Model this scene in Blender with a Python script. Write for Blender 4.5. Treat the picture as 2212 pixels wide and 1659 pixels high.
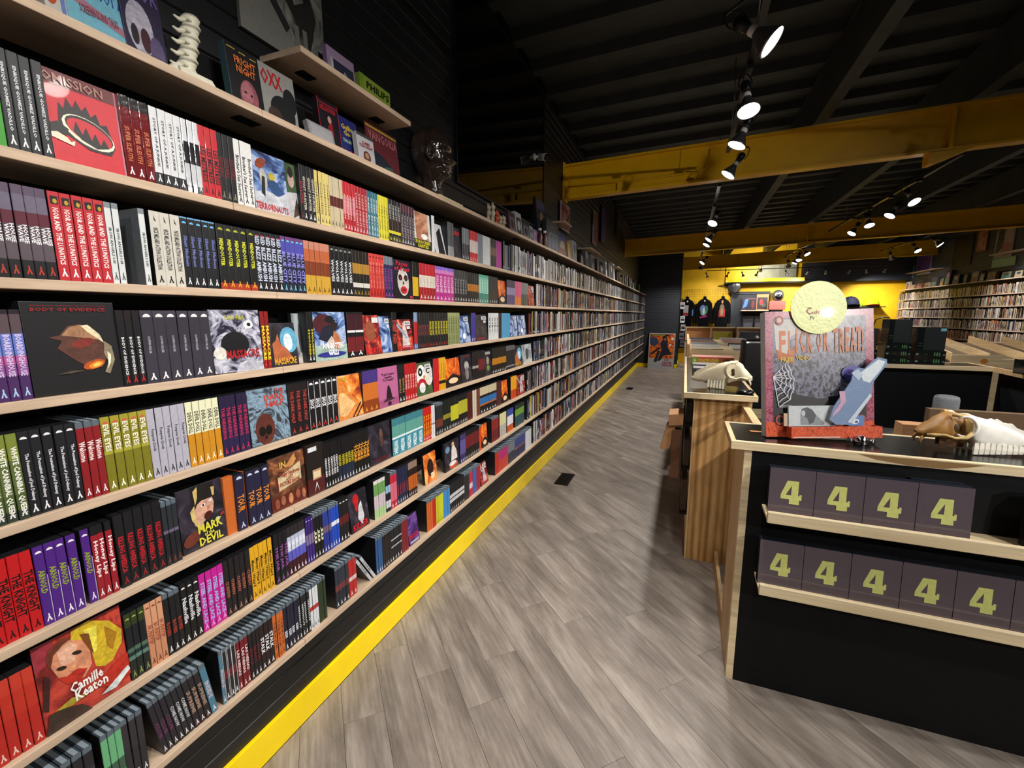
import bpy, bmesh, math, random
from math import sin, cos, pi, radians, sqrt
from mathutils import Vector, Matrix, Quaternion

for o in list(bpy.data.objects):
    bpy.data.objects.remove(o, do_unlink=True)
SC = bpy.context.scene
COL = SC.collection
PI = pi
random.seed(7)

# ---------------------------------------------------------------- camera
HC = 1.66                       # eye height
FPX, YAW, PITCH = 955.1, -.3716, -.1565
cd = bpy.data.cameras.new('camera'); cam = bpy.data.objects.new('camera', cd); COL.objects.link(cam)
cd.sensor_fit = 'HORIZONTAL'; cd.sensor_width = 36.0; cd.lens = 36.0 * FPX / 2212.0
cd.clip_start = .05; cd.clip_end = 100
cam.location = (0, 0, HC); cam.rotation_euler = (PI / 2 + PITCH, 0, -YAW)
SC.camera = cam

# ---------------------------------------------------------------- world, exposure, lamp powers
W = bpy.data.worlds.new('night_room'); SC.world = W; W.use_nodes = True
W.node_tree.nodes['Background'].inputs[0].default_value = (.75, .85, 1, 1)
W.node_tree.nodes['Background'].inputs[1].default_value = .02
SC.view_settings.view_transform = 'Standard'; SC.view_settings.look = 'None'
SC.view_settings.gamma = 1.0; SC.view_settings.use_curve_mapping = False
SC.view_settings.exposure = 0.55
LAMP_W = 62.0                   # watts of one track lamp
LAMP_COL = (1.0, .955, .90)

# ---------------------------------------------------------------- camera ray helpers (pixel -> point on a known plane)
_cy, _sy, _cp, _sp = cos(YAW), sin(YAW), cos(PITCH), sin(PITCH)
vF = Vector((_sy * _cp, _cy * _cp, _sp)); vR = Vector((_cy, -_sy, 0)); vU = vR.cross(vF)
def _ray(x, y): return vF + vR * ((x - 1106) / FPX) - vU * ((y - 829.5) / FPX)
def onx(x, y, X): w = _ray(x, y); return w * (X / w.x) + Vector((0, 0, HC))
def ony(x, y, Y): w = _ray(x, y); return w * (Y / w.y) + Vector((0, 0, HC))
def onz(x, y, Z): w = _ray(x, y); return w * ((Z - HC) / w.z) + Vector((0, 0, HC))
def row_y(px, X, z):
    t = (px - 1106) / FPX; zr = z - HC
    return (t * (X * vF.x + zr * vF.z) - X * vR.x) / (vR.y - t * vF.y)

# ---------------------------------------------------------------- colours
def hx(s):
    if isinstance(s, (tuple, list)): return (s[0], s[1], s[2], 1)
    if len(s) == 3: s = ''.join(c * 2 for c in s)
    v = []
    for i in (0, 2, 4):
        c = int(s[i:i + 2], 16) / 255
        v.append(c / 12.92 if c <= .04045 else ((c + .055) / 1.055) ** 2.4)
    return (v[0], v[1], v[2], 1)

# ---------------------------------------------------------------- materials
def newmat(name):
    m = bpy.data.materials.new(name); m.use_nodes = True
    nt = m.node_tree; b = nt.nodes['Principled BSDF']
    return m, nt, b
def N(nt, t, **kw):
    n = nt.nodes.new(t)
    for k, v in kw.items():
        if k.startswith('i_'):
            key = k[2:]; key = int(key) if key.isdigit() else key.replace('_', ' ')
            n.inputs[key].default_value = v
        else: setattr(n, k, v)
    return n
def ramp(nt, stops):
    r = nt.nodes.new('ShaderNodeValToRGB'); e = r.color_ramp.elements
    while len(e) > 1: e.remove(e[-1])
    e[0].position = stops[0][0]; e[0].color = hx(stops[0][1])
    for p, c in stops[1:]:
        q = e.new(p); q.color = hx(c)
    return r
def bump(nt, b, src, strength=.3, dist=.002):
    bp = N(nt, 'ShaderNodeBump'); bp.inputs['Strength'].default_value = strength; bp.inputs['Distance'].default_value = dist
    nt.links.new(src, bp.inputs['Height']); nt.links.new(bp.outputs[0], b.inputs['Normal'])

def m_plain(name, c, rough=.5, metal=0, noise=.12, nscale=30, bmp=0, spec=.5, coat=0):
    m, nt, b = newmat(name)
    tc = N(nt, 'ShaderNodeTexCoord'); no = N(nt, 'ShaderNodeTexNoise'); no.inputs['Scale'].default_value = nscale
    no.inputs['Detail'].default_value = 4
    nt.links.new(tc.outputs['Object'], no.inputs['Vector'])
    c = hx(c); lo = tuple(x * (1 - noise) for x in c[:3]); hi = tuple(min(1, x * (1 + noise)) for x in c[:3])
    r = ramp(nt, [(.3, lo), (.7, hi)]); nt.links.new(no.outputs[0], r.inputs[0]); nt.links.new(r.outputs[0], b.inputs['Base Color'])
    b.inputs['Roughness'].default_value = rough; b.inputs['Metallic'].default_value = metal
    b.inputs['Specular IOR Level'].default_value = spec; b.inputs['Coat Weight'].default_value = coat
    if bmp: bump(nt, b, no.outputs[0], bmp)
    return m
def m_vc(name, rough=.4, bmp=0, nscale=60, coat=0, spec=.5, mottled=.06, ink=1.0):
    """colour comes from the face colours of the mesh (what is printed on the thing)"""
    m, nt, b = newmat(name)
    a = N(nt, 'ShaderNodeAttribute', attribute_name='col')
    tc = N(nt, 'ShaderNodeTexCoord'); no = N(nt, 'ShaderNodeTexNoise'); no.inputs['Scale'].default_value = nscale; no.inputs['Detail'].default_value = 3 if mottled < .5 else 8; no.inputs['Distortion'].default_value = 0 if mottled < .5 else 1.5
    nt.links.new(tc.outputs['Object'], no.inputs['Vector'])
    mr = N(nt, 'ShaderNodeMapRange'); mr.inputs[3].default_value = ink * (1 - mottled); mr.inputs[4].default_value = ink * (1 + mottled)
    nt.links.new(no.outputs[0], mr.inputs[0])
    mx = N(nt, 'ShaderNodeVectorMath', operation='SCALE'); nt.links.new(a.outputs['Color'], mx.inputs[0]); nt.links.new(mr.outputs[0], mx.inputs[3])
    nt.links.new(mx.outputs[0], b.inputs['Base Color'])
    b.inputs['Roughness'].default_value = rough; b.inputs['Coat Weight'].default_value = coat; b.inputs['Specular IOR Level'].default_value = spec
    if bmp: bump(nt, b, no.outputs[0], bmp, .003)
    return m
def m_obj(name, rough=.5):
    m, nt, b = newmat(name)
    a = N(nt, 'ShaderNodeObjectInfo'); nt.links.new(a.outputs['Color'], b.inputs['Base Color'])
    tc = N(nt, 'ShaderNodeTexCoord'); no = N(nt, 'ShaderNodeTexNoise'); no.inputs['Scale'].default_value = 300
    nt.links.new(tc.outputs['Object'], no.inputs['Vector'])
    mr = N(nt, 'ShaderNodeMapRange'); mr.inputs[3].default_value = rough - .1; mr.inputs[4].default_value = rough + .1
    nt.links.new(no.outputs[0], mr.inputs[0]); nt.links.new(mr.outputs[0], b.inputs['Roughness'])
    return m
def m_art(name, cols, scale=14, dist=2.0, rough=.42, coat=.05, stretch=(1, 1, 1)):
    """printed picture: warped cloud of the cover's colours"""
    m, nt, b = newmat(name)
    tc = N(nt, 'ShaderNodeTexCoord'); mp = N(nt, 'ShaderNodeMapping'); mp.inputs['Scale'].default_value = stretch
    mp.inputs['Location'].default_value = (random.random() * 9, random.random() * 9, random.random() * 9)
    no = N(nt, 'ShaderNodeTexNoise'); no.inputs['Scale'].default_value = scale; no.inputs['Detail'].default_value = 5
    no.inputs['Distortion'].default_value = dist; no.inputs['Roughness'].default_value = .6
    nt.links.new(tc.outputs['Object'], mp.inputs[0]); nt.links.new(mp.outputs[0], no.inputs['Vector'])
    n = len(cols); st = [(.30 + .42 * i / max(1, n - 1), c) for i, c in enumerate(cols)]
    r = ramp(nt, st); nt.links.new(no.outputs[0], r.inputs[0]); nt.links.new(r.outputs[0], b.inputs['Base Color'])
    b.inputs['Roughness'].default_value = rough; b.inputs['Coat Weight'].default_value = coat
    return m
def m_wood(name, c1, c2, c3, scale=9, stretch=(.12, 1, 1), rough=.5, rot=(0, 0, 0), per_obj=False, bmp=.15, coat=0, rings=False, dark=0):
    m, nt, b = newmat(name)
    tc = N(nt, 'ShaderNodeTexCoord'); mp = N(nt, 'ShaderNodeMapping')
    mp.inputs['Scale'].default_value = stretch; mp.inputs['Rotation'].default_value = rot
    nt.links.new(tc.outputs['Object'], mp.inputs[0])
    vec = mp.outputs[0]
    if per_obj:
        oi = N(nt, 'ShaderNodeObjectInfo'); sc_ = N(nt, 'ShaderNodeMath', operation='MULTIPLY'); sc_.inputs[1].default_value = 37
        nt.links.new(oi.outputs['Random'], sc_.inputs[0]); ad = N(nt, 'ShaderNodeVectorMath', operation='ADD')
        nt.links.new(vec, ad.inputs[0]); nt.links.new(sc_.outputs[0], ad.inputs[1]); vec = ad.outputs[0]
    n1 = N(nt, 'ShaderNodeTexNoise'); n1.inputs['Scale'].default_value = scale; n1.inputs['Detail'].default_value = 8; n1.inputs['Distortion'].default_value = .9 if rings else .35
    n1.inputs['Roughness'].default_value = .65
    nt.links.new(vec, n1.inputs['Vector'])
    n2 = N(nt, 'ShaderNodeTexNoise'); n2.inputs['Scale'].default_value = scale * 9; n2.inputs['Detail'].default_value = 5
    mp2 = N(nt, 'ShaderNodeMapping'); mp2.inputs['Scale'].default_value = (.25, 1, 1); nt.links.new(vec, mp2.inputs[0]); nt.links.new(mp2.outputs[0], n2.inputs['Vector'])
    src = n1.outputs[0]
    if rings:
        wv = N(nt, 'ShaderNodeTexWave', wave_type='BANDS', bands_direction='X'); wv.inputs['Scale'].default_value = scale * .55
        wv.inputs['Distortion'].default_value = 9; wv.inputs['Detail'].default_value = 3; wv.inputs['Detail Scale'].default_value = .6
        nt.links.new(vec, wv.inputs['Vector'])
        mxx = N(nt, 'ShaderNodeMix'); mxx.inputs[0].default_value = .3; nt.links.new(n1.outputs[0], mxx.inputs[2]); nt.links.new(wv.outputs['Fac'], mxx.inputs[3]); src = mxx.outputs[0]
    r = ramp(nt, [(.28, c1), (.5, c2), (.72, c3)]); nt.links.new(src, r.inputs[0])
    mr = N(nt, 'ShaderNodeMapRange'); mr.inputs[1].default_value = .3; mr.inputs[2].default_value = .7; mr.inputs[3].default_value = .78; mr.inputs[4].default_value = 1.12
    nt.links.new(n2.outputs[0], mr.inputs[0])
    sc2 = N(nt, 'ShaderNodeVectorMath', operation='SCALE'); nt.links.new(r.outputs[0], sc2.inputs[0]); nt.links.new(mr.outputs[0], sc2.inputs[3])
    out = sc2.outputs[0]
    if per_obj:
        m3 = N(nt, 'ShaderNodeMapRange'); m3.inputs[3].default_value = .92; m3.inputs[4].default_value = 1.07
        nt.links.new(oi.outputs['Random'], m3.inputs[0])
        s3 = N(nt, 'ShaderNodeVectorMath', operation='SCALE'); nt.links.new(out, s3.inputs[0]); nt.links.new(m3.outputs[0], s3.inputs[3]); out = s3.outputs[0]
    nt.links.new(out, b.inputs['Base Color']); b.inputs['Roughness'].default_value = rough; b.inputs['Coat Weight'].default_value = coat
    if bmp: bump(nt, b, n2.outputs[0], bmp, .001)
    return m

M = {}
M['case'] = m_vc('printed_case', .42, 0, 110, coat=.06, mottled=.14, ink=.78)
M['wrap'] = m_vc('shrink_wrapped_print', .16, .35, 45, coat=.5)
M['cover'] = m_vc('printed_cover', .42, 0, 75, coat=.04, mottled=.2, ink=.84)
M['picture'] = m_vc('printed_picture', .42, 0, 55, coat=.04, mottled=.75, ink=.8)
M['moon'] = m_vc('embossed_yellow_card', .34, .5, 70, coat=.12)
M['matte'] = m_vc('painted_matte', .75, 0, 40, spec=.3, mottled=.1)
M['print'] = m_obj('printed_lettering', .45)
M['shelf'] = m_wood('shelf_board_wood', 'a68f78', 'b8a088', 'c8b098', 6, (1, .1, 1), .55, bmp=.1)
M['pine'] = m_wood('pine_panel', 'b89468', 'd0ac7c', 'e0c498', 5, (1, 1, .1), .5, rings=False, bmp=.1)
M['pinering'] = m_wood('pine_plywood_face', 'a0703c', 'c8985c', 'dcb47c', 13, (1, 1, .06), .5, bmp=.1, rings=True)
M['trimx'] = m_wood('pine_trim_across', 'cbb088', 'ddc8a0', 'e8d8b6', 7, (.1, 1, 1), .5, bmp=.08)
M['trimy'] = m_wood('pine_trim_along', 'c4a070', 'd8b888', 'e4cca0', 7, (1, .1, 1), .5, bmp=.08)
M['plank'] = m_wood('grey_vinyl_plank', '635a52', '867c73', 'a89e94', 9, (.22, 1, 1), .40, per_obj=True, bmp=.22)
M['black'] = m_plain('black_paint', '06070a', .6, noise=.25, spec=.25)
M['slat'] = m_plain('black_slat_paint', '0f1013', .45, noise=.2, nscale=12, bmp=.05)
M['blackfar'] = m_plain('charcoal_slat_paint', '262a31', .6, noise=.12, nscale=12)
M['laminate'] = m_plain('black_laminate', '0b0b0c', .22, noise=.3, nscale=9, bmp=.06)
M['deck'] = m_plain('charcoal_deck_paint', '303431', .6, noise=.25, nscale=5)
M['yellow'] = m_plain('yellow_beam_paint', 'd8a404', .36, noise=.08, nscale=6)
M['yellowtrim'] = m_plain('yellow_baseboard_paint', 'f0d000', .35, noise=.04, nscale=8)
M['yellowwall'] = m_plain('yellow_wall_paint', 'f0bc08', .6, noise=.08, nscale=5)
M['brightyellow'] = m_plain('lemon_wall_paint', 'f2d400', .5, noise=.04, nscale=5)
M['metalblack'] = m_plain('black_metal', '101012', .35, metal=.3, noise=.2)
M['silver'] = m_plain('brushed_silver', '9a9ca0', .3, metal=.9, noise=.1)
M['grey'] = m_plain('grey_plastic', '5a5d60', .5, noise=.1)
M['white'] = m_plain('white_plastic', 'd8d8d4', .45, noise=.04)
M['card'] = m_plain('brown_cardboard', 'a97c54', .8, noise=.1, nscale=20)
M['leather'] = m_plain('black_leather', '08080a', .3, noise=.3, nscale=60, bmp=.2, coat=.2)
M['concrete'] = m_plain('pale_plaster', '9c9c86', .8, noise=.15, nscale=4)
M['fabric'] = m_plain('black_cotton', '08080b', .95, noise=.3, nscale=90, bmp=.3, spec=.1)
M['bone'] = m_vc('bone', .5, .25, 35, spec=.4, mottled=.14)
M['foil'] = m_plain('silver_foil', 'b8b8bc', .12, metal=1, noise=.3, nscale=60, bmp=.8)
M['mesh'] = m_plain('grey_knit_mesh', '6e7276', .9, noise=.3, nscale=400, bmp=.5)
def m_glassy():
    m, nt, b = newmat('black_tinted_glass'); tc = N(nt, 'ShaderNodeTexCoord'); no = N(nt, 'ShaderNodeTexNoise'); no.inputs['Scale'].default_value = 2
    nt.links.new(tc.outputs['Object'], no.inputs[0]); r = ramp(nt, [(.3, '2c2c2e'), (.7, '323234')]); nt.links.new(no.outputs[0], r.inputs[0]); nt.links.new(r.outputs[0], b.inputs['Base Color'])
    b.inputs['Metallic'].default_value = 1; b.inputs['Roughness'].default_value = .03; return m
M['mirror'] = m_glassy()
def m_clear():
    m, nt, b = newmat('clear_moulded_glass'); tc = N(nt, 'ShaderNodeTexCoord'); no = N(nt, 'ShaderNodeTexNoise'); no.inputs['Scale'].default_value = 40
    nt.links.new(tc.outputs['Object'], no.inputs[0]); r = ramp(nt, [(.3, '54443c'), (.7, '6c5a50')]); nt.links.new(no.outputs[0], r.inputs[0]); nt.links.new(r.outputs[0], b.inputs['Base Color'])
    b.inputs['Coat Weight'].default_value = 1; b.inputs['Coat Roughness'].default_value = .08; b.inputs['Transmission Weight'].default_value = .8; b.inputs['Roughness'].default_value = .02; b.inputs['IOR'].default_value = 1.35; bump(nt, b, no.outputs[0], .8, .008); return m
M['glass'] = m_clear()
def m_emit(name, c, s):
    m, nt, b = newmat(name); b.inputs['Base Color'].default_value = hx('fff'); b.inputs['Emission Color'].default_value = c + (1,); b.inputs['Emission Strength'].default_value = s
    tc = N(nt, 'ShaderNodeTexCoord'); g = N(nt, 'ShaderNodeTexNoise'); g.inputs['Scale'].default_value = 20; nt.links.new(tc.outputs['Object'], g.inputs[0])
    mr = N(nt, 'ShaderNodeMapRange'); mr.inputs[3].default_value = s * .9; mr.inputs[4].default_value = s * 1.1; nt.links.new(g.outputs[0], mr.inputs[0]); nt.links.new(mr.outputs[0], b.inputs['Emission Strength'])
    return m
M['lens'] = m_emit('lit_bulb_face', (1, .95, .88), 14)

# ---------------------------------------------------------------- mesh builder
class MB:
    def __init__(s): s.v = []; s.f = []; s.c = []; s.sm = []
    def poly(s, pts, c='888', smooth=False):
        n = len(s.v); s.v += [tuple(p) for p in pts]; s.f.append(tuple(range(n, n + len(pts)))); s.c.append(c); s.sm.append(smooth); return s
    def idx(s, base, faces, c='888', smooth=False):
        for f in faces: s.f.append(tuple(base + i for i in f)); s.c.append(c); s.sm.append(smooth)
    def box(s, x0, y0, z0, x1, y1, z1, c='888', cs=None):
        """cs: dict of face colours with keys f(-y) b(+y) l(-x) r(+x) t(+z) d(-z)"""
        n = len(s.v); s.v += [(x0, y0, z0), (x1, y0, z0), (x1, y1, z0), (x0, y1, z0), (x0, y0, z1), (x1, y0, z1), (x1, y1, z1), (x0, y1, z1)]
        for k, f in (('d', (0, 3, 2, 1)), ('t', (4, 5, 6, 7)), ('f', (0, 1, 5, 4)), ('r', (1, 2, 6, 5)), ('b', (2, 3, 7, 6)), ('l', (3, 0, 4, 7))):
            s.f.append(tuple(n + i for i in f)); s.c.append((cs or {}).get(k, c)); s.sm.append(False)
        return s
    def obox(s, o, u, v, w, c='888'):
        """box from corner o along vectors u, v, w"""
        o, u, v, w = Vector(o), Vector(u), Vector(v), Vector(w)
        n = len(s.v); P = [o, o + u, o + u + v, o + v]; P += [p + w for p in P]; s.v += [tuple(p) for p in P]
        if u.cross(v).dot(w) < 0: F = ((0, 1, 2, 3), (4, 7, 6, 5), (0, 4, 5, 1), (1, 5, 6, 2), (2, 6, 7, 3), (3, 7, 4, 0))
        else: F = ((0, 3, 2, 1), (4, 5, 6, 7), (0, 1, 5, 4), (1, 2, 6, 5), (2, 3, 7, 6), (3, 0, 4, 7))
        s.idx(n, F, c); return s
    def rings(s, rings, c='888', smooth=True, cap=True, closed=True):
        """rings: list of equal-length point lists; c may be a list per ring gap"""
        n = len(s.v); k = len(rings[0])
        for r in rings: s.v += [tuple(p) for p in r]
        for i in range(len(rings) - 1):
            cc = c[i] if isinstance(c, list) else c
            for j in range(k if closed else k - 1):
                a = n + i * k + j; b_ = n + i * k + (j + 1) % k
                s.f.append((a, b_, b_ + k, a + k)); s.c.append(cc); s.sm.append(smooth)
        if cap:
            s.f.append(tuple(n + j for j in reversed(range(k)))); s.c.append(c[0] if isinstance(c, list) else c); s.sm.append(False)
            e = n + (len(rings) - 1) * k
            s.f.append(tuple(e + j for j in range(k))); s.c.append(c[-1] if isinstance(c, list) else c); s.sm.append(False)
        return s
    def lathe(s, prof, o=(0, 0, 0), ax=(0, 0, 1), seg=20, c='888', smooth=True, cap=True):
        """prof: list of (radius, height along ax)"""
        ax = Vector(ax).normalized(); q = Vector((0, 0, 1)).rotation_difference(ax); o = Vector(o)
        R = [[o + q @ Vector((r * cos(2 * PI * j / seg), r * sin(2 * PI * j / seg), h)) for j in range(seg)] for r, h in prof]
        return s.rings(R, c, smooth, cap)
    def tube(s, path, r, seg=8, c='888', smooth=True):
        path = [Vector(p) for p in path]; R = []
        rr = r if isinstance(r, (list, tuple)) else [r] * len(path)
        up = None
        for i, p in enumerate(path):
            d = (path[min(i + 1, len(path) - 1)] - path[max(i - 1, 0)]).normalized()
            if up is None: up = d.orthogonal().normalized()
            up = (up - d * up.dot(d)).normalized(); sd = d.cross(up)
            R.append([p + (up * cos(2 * PI * j / seg) + sd * sin(2 * PI * j / seg)) * rr[i] for j in range(seg)])
        return s.rings(R, c, smooth)
    def ball(s, o, rx, ry=None, rz=None, seg=14, rg=8, c='888', rot=None):
        ry = ry or rx; rz = rz or rx; o = Vector(o); R = []
        for i in range(rg + 1):
            th = PI * i / rg; th = min(max(th, .06), PI - .06)
            ring = [Vector((rx * sin(th) * cos(2 * PI * j / seg), ry * sin(th) * sin(2 * PI * j / seg), -rz * cos(th))) for j in range(seg)]
            if rot: ring = [rot @ p for p in ring]
            R.append([o + p for p in ring])
        return s.rings(R, c)
    def add(s, other, mat=None, c=None):
        n = len(s.v); s.v += [tuple(mat @ Vector(p)) if mat else p for p in other.v]
        s.f += [tuple(n + i for i in f) for f in other.f]; s.c += [c or x for x in other.c]; s.sm += other.sm; return s
    def mesh(s, name, mat):
        me = bpy.data.meshes.new(name); me.from_pydata(s.v, [], s.f); me.materials.append(mat)
        at = me.color_attributes.new('col', 'FLOAT_COLOR', 'CORNER')
        buf = []; cache = {}
        for f, c in zip(s.f, s.c):
            if c not in cache: cache[c] = list(hx(c))
            buf += cache[c] * len(f)
        at.data.foreach_set('color', buf); me.polygons.foreach_set('use_smooth', s.sm); me.update()
        return me
    def build(s, name, mat, parent=None, loc=None, rotz=None, bevel=0):
        o = bpy.data.objects.new(name, s.mesh(name, mat)); COL.objects.link(o)
        if parent: o.parent = parent
        if loc is not None: o.location = loc
        if rotz is not None: o.rotation_euler = (0, 0, rotz)
        if bevel:
            b = o.modifiers.new('edge', 'BEVEL'); b.width = bevel; b.segments = 2; b.limit_method = 'ANGLE'
        return o
def tag(o, label=None, cat=None, group=None, kind=None):
    if label:
        n = len(label.split())
        if not 4 <= n <= 16: print('BADLABEL', n, label)
        o['label'] = label
    if cat: o['category'] = cat
    if group: o['group'] = group
    if kind: o['kind'] = kind
    return o
def empty(name, loc=(0, 0, 0), rotz=0, label=None, cat=None, group=None, kind=None, parent=None):
    o = bpy.data.objects.new(name, None); COL.objects.link(o); o.location = loc; o.rotation_euler = (0, 0, rotz); o.empty_display_size = .05
    if parent: o.parent = parent
    return tag(o, label, cat, group, kind)
def inst(name, me, parent=None, loc=(0, 0, 0), rotz=0, color=None):
    o = bpy.data.objects.new(name, me); COL.objects.link(o); o.location = loc; o.rotation_euler = (0, 0, rotz)
    if parent: o.parent = parent
    if color: o.color = hx(color)
    return o

# ---------------------------------------------------------------- flat print: lettering and emblems (local frame: x right, z up, faces -y)
_TXT = {}
def text_raw(s, bold=.02):
    k = (s, bold)
    if k in _TXT: return _TXT[k]
    cu = bpy.data.curves.new('t', 'FONT'); cu.body = s; cu.resolution_u = 1; cu.offset = bold; cu.space_line = .85; cu.align_x = 'CENTER' if '\n' in s else 'LEFT'
    ob = bpy.data.objects.new('t', cu); me = bpy.data.meshes.new_from_object(ob)
    vs = [(v.co.x, v.co.y) for v in me.vertices]; fs = [tuple(p.vertices) for p in me.polygons]
    bpy.data.objects.remove(ob); bpy.data.curves.remove(cu); bpy.data.meshes.remove(me)
    x0 = min(v[0] for v in vs); x1 = max(v[0] for v in vs); y0 = min(v[1] for v in vs); y1 = max(v[1] for v in vs)
    vs = [((x - x0) / (x1 - x0), (y - y0) / (y1 - y0)) for x, y in vs]
    _TXT[k] = (vs, fs, (x1 - x0) / (y1 - y0)); return _TXT[k]
def text_mb(s, x0, z0, x1, z1, y, c, down=False, bold=.02, keep=False):
    """lettering inside the rectangle; down=True reads from top to bottom (spines)"""
    vs, fs, asp = text_raw(s, bold); mb = MB()
    w, h = x1 - x0, z1 - z0
    if keep and not down:
        if w / h > asp: d = (w - h * asp) / 2; x0 += d; w = h * asp
        else: d = (h - w / asp) / 2; z0 += d; h = w / asp
    if down: P = [(x0 + b * w, y, z0 + (1 - a) * h) for a, b in vs]
    else: P = [(x0 + a * w, y, z0 + b * h) for a, b in vs]
    mb.v = P
    for f in fs: mb.f.append(f); mb.c.append(c); mb.sm.append(False)
    return mb
FIG = [(0, 0), (.28, 0), (.48, .42), (.68, 0), (1, 0), (.62, .62), (.64, .86), (.5, 1), (.36, .86), (.4, .62)]
def fig_mb(x0, z0, x1, z1, y, c):
    return MB().poly([(x0 + a * (x1 - x0), y, z0 + b * (z1 - z0)) for a, b in FIG], c)
def ell(cx, cz, rx, rz, rot=0, n=18):
    r = radians(rot)
    return [(cx + rx * cos(t) * cos(r) - rz * sin(t) * sin(r), cz + rx * cos(t) * sin(r) + rz * sin(t) * cos(r)) for t in [2 * PI * i / n for i in range(n)]]
def draw(mb, shapes, w, h, y0=0, x0=0, z0=0):
    """shapes in cover fractions: ('e',cx,cz,rx,rz,rot,col) ('r',x0,z0,x1,z1,col) ('p',[..],col) ('t',text,x0,z0,x1,z1,col) ('T',.. reads down)"""
    y = y0
    for s in shapes:
        y -= .00018
        if s[0] == 'e': mb.poly([(x0 + a * w, y, z0 + b * h) for a, b in ell(*s[1:6])], s[6])
        elif s[0] == 'r': mb.poly([(x0 + a * w, y, z0 + b * h) for a, b in ((s[1], s[2]), (s[3], s[2]), (s[3], s[4]), (s[1], s[4]))], s[5])
        elif s[0] == 'p': mb.poly([(x0 + a * w, y, z0 + b * h) for a, b in s[1]], s[2])
        elif s[0] in 'tT': mb.add(text_mb(s[1], x0 + s[2] * w, z0 + s[3] * h, x0 + s[4] * w, z0 + s[5] * h, y, s[6], down=s[0] == 'T', bold=s[7] if len(s) > 7 else .02))
    return mb
# ================================================================ THE SETTING
XW = -1.385          # face of the left wall
XF = -1.2            # front edge of the left shelves
ST = 14.6            # black stub wall at the end of the aisle
YE = 16.4            # yellow end wall
XR, XRF = 5.9, 5.7   # right wall, its shelf fronts
def struct(o): o['kind'] = 'structure'; return o
def zceil(x): return 3.76 + .03 * (x + 1.385)

# floor: a slab and diagonal planks on it
fl = struct(MB().box(-1.5, -2.2, -.06, 6.1, 16.5, -.006).build('floor', M['black']))
def clip(poly, a, b, c):
    out = []
    for i in range(len(poly)):
        p, q = poly[i], poly[(i + 1) % len(poly)]
        dp = a * p[0] + b * p[1] - c; dq = a * q[0] + b * q[1] - c
        if dp <= 0: out.append(p)
        if dp * dq < 0: t = dp / (dp - dq); out.append((p[0] + (q[0] - p[0]) * t, p[1] + (q[1] - p[1]) * t))
    return out
rp = random.Random(11)
PW, PL = .162, 1.22
s2 = sqrt(.5)
def tolocal(p, o): dx, dy = p[0] - o[0], p[1] - o[1]; return (dx * s2 - dy * s2, dx * s2 + dy * s2)   # along (1,-1), across (1,1)
far_planks = MB(); npl = 0
k0 = int(-3.2 / PW); 
for k in range(k0, int(17 / PW)):
    off = rp.random() * PL
    t0 = -17.0 + off
    while t0 < 7:
        # plank in rotated frame: a along (1,-1)/sqrt2, b along (1,1)/sqrt2
        g = .0007
        a0, a1, b0, b1 = t0 + g, t0 + PL - g, k * PW + g, (k + 1) * PW - g
        q = [((a * s2 + b * s2), (-a * s2 + b * s2)) for a, b in ((a0, b0), (a1, b0), (a1, b1), (a0, b1))]
        t0 += PL
        for pl in ((-1, 0, 1.369), (1, 0, 5.88), (0, -1, 2.0), (0, 1, 16.35)): 
            q = clip(q, *pl)
            if len(q) < 3: break
        if len(q) < 3: continue
        area = abs(sum(q[i][0] * q[(i + 1) % len(q)][1] - q[(i + 1) % len(q)][0] * q[i][1] for i in range(len(q)))) / 2
        if area < .0015: continue
        cx = sum(p[0] for p in q) / len(q); cyy = sum(p[1] for p in q) / len(q)
        if cx < -0.2 and cyy > 14.5: 
            if all(p[1] > 14.6 for p in q): continue
        seen = (cx < .45 and cyy > .55 and cx > -1.5) or (cyy < 2.3 and cyy > .9 and cx < 1.9)
        if seen:
            L = [tolocal(p, (cx, cyy)) for p in q]
            if sum(L[i][0] * L[(i + 1) % len(L)][1] - L[(i + 1) % len(L)][0] * L[i][1] for i in range(len(L))) < 0: L = L[::-1]
            mb = MB(); n = len(L)
            mb.poly([(a, b, 0) for a, b in L]); 
            for i in range(n):
                p, r_ = L[i], L[(i + 1) % n]; mb.poly([(p[0], p[1], -.005), (r_[0], r_[1], -.005), (r_[0], r_[1], 0), (p[0], p[1], 0)])
            o = mb.build('plank', M['plank'], fl, (cx, cyy, rp.uniform(-.0004, 0)), -PI / 4); npl += 1
        else:
            if sum(q[i][0] * q[(i + 1) % len(q)][1] - q[(i + 1) % len(q)][0] * q[i][1] for i in range(len(q))) < 0: q = q[::-1]
            far_planks.poly([tuple(tolocal(p, (0, 0))) + (-.0005,) for p in q])
o = far_planks.build('plank_field', M['plank'], fl, (0, 0, 0), -PI / 4); o['kind'] = 'stuff'
print('planks', npl)

# left wall: backing and slats, baseboard
wl = struct(MB().box(XW - .12, -2.2, 0, XW - .012, YE, 3.9).build('wall_left', M['black']))
def slat_mesh(L, h=.0752, t=.012):
    # one slat, lying along local x, face towards -y, edges chamfered
    c = .0035; prof = [(0, 0), (-t + c, 0), (-t, c), (-t, h - c), (-t + c, h), (0, h)]
    mb = MB(); mb.rings([[(0, y, z) for y, z in prof], [(L, y, z) for y, z in prof]], smooth=False); return mb
sl = slat_mesh(18.6).mesh('slat', M['slat'])
for i in range(47):
    z = .118 + i * .0772
    if z > 3.7: break
    o = inst('slat', sl, wl, (XW - .012, -2.2, z), PI / 2)
struct(MB().box(XW - .002, -2.2, 0, XW + .015, ST, .132).build('baseboard_left', M['yellowtrim'], bevel=.003))
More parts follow.
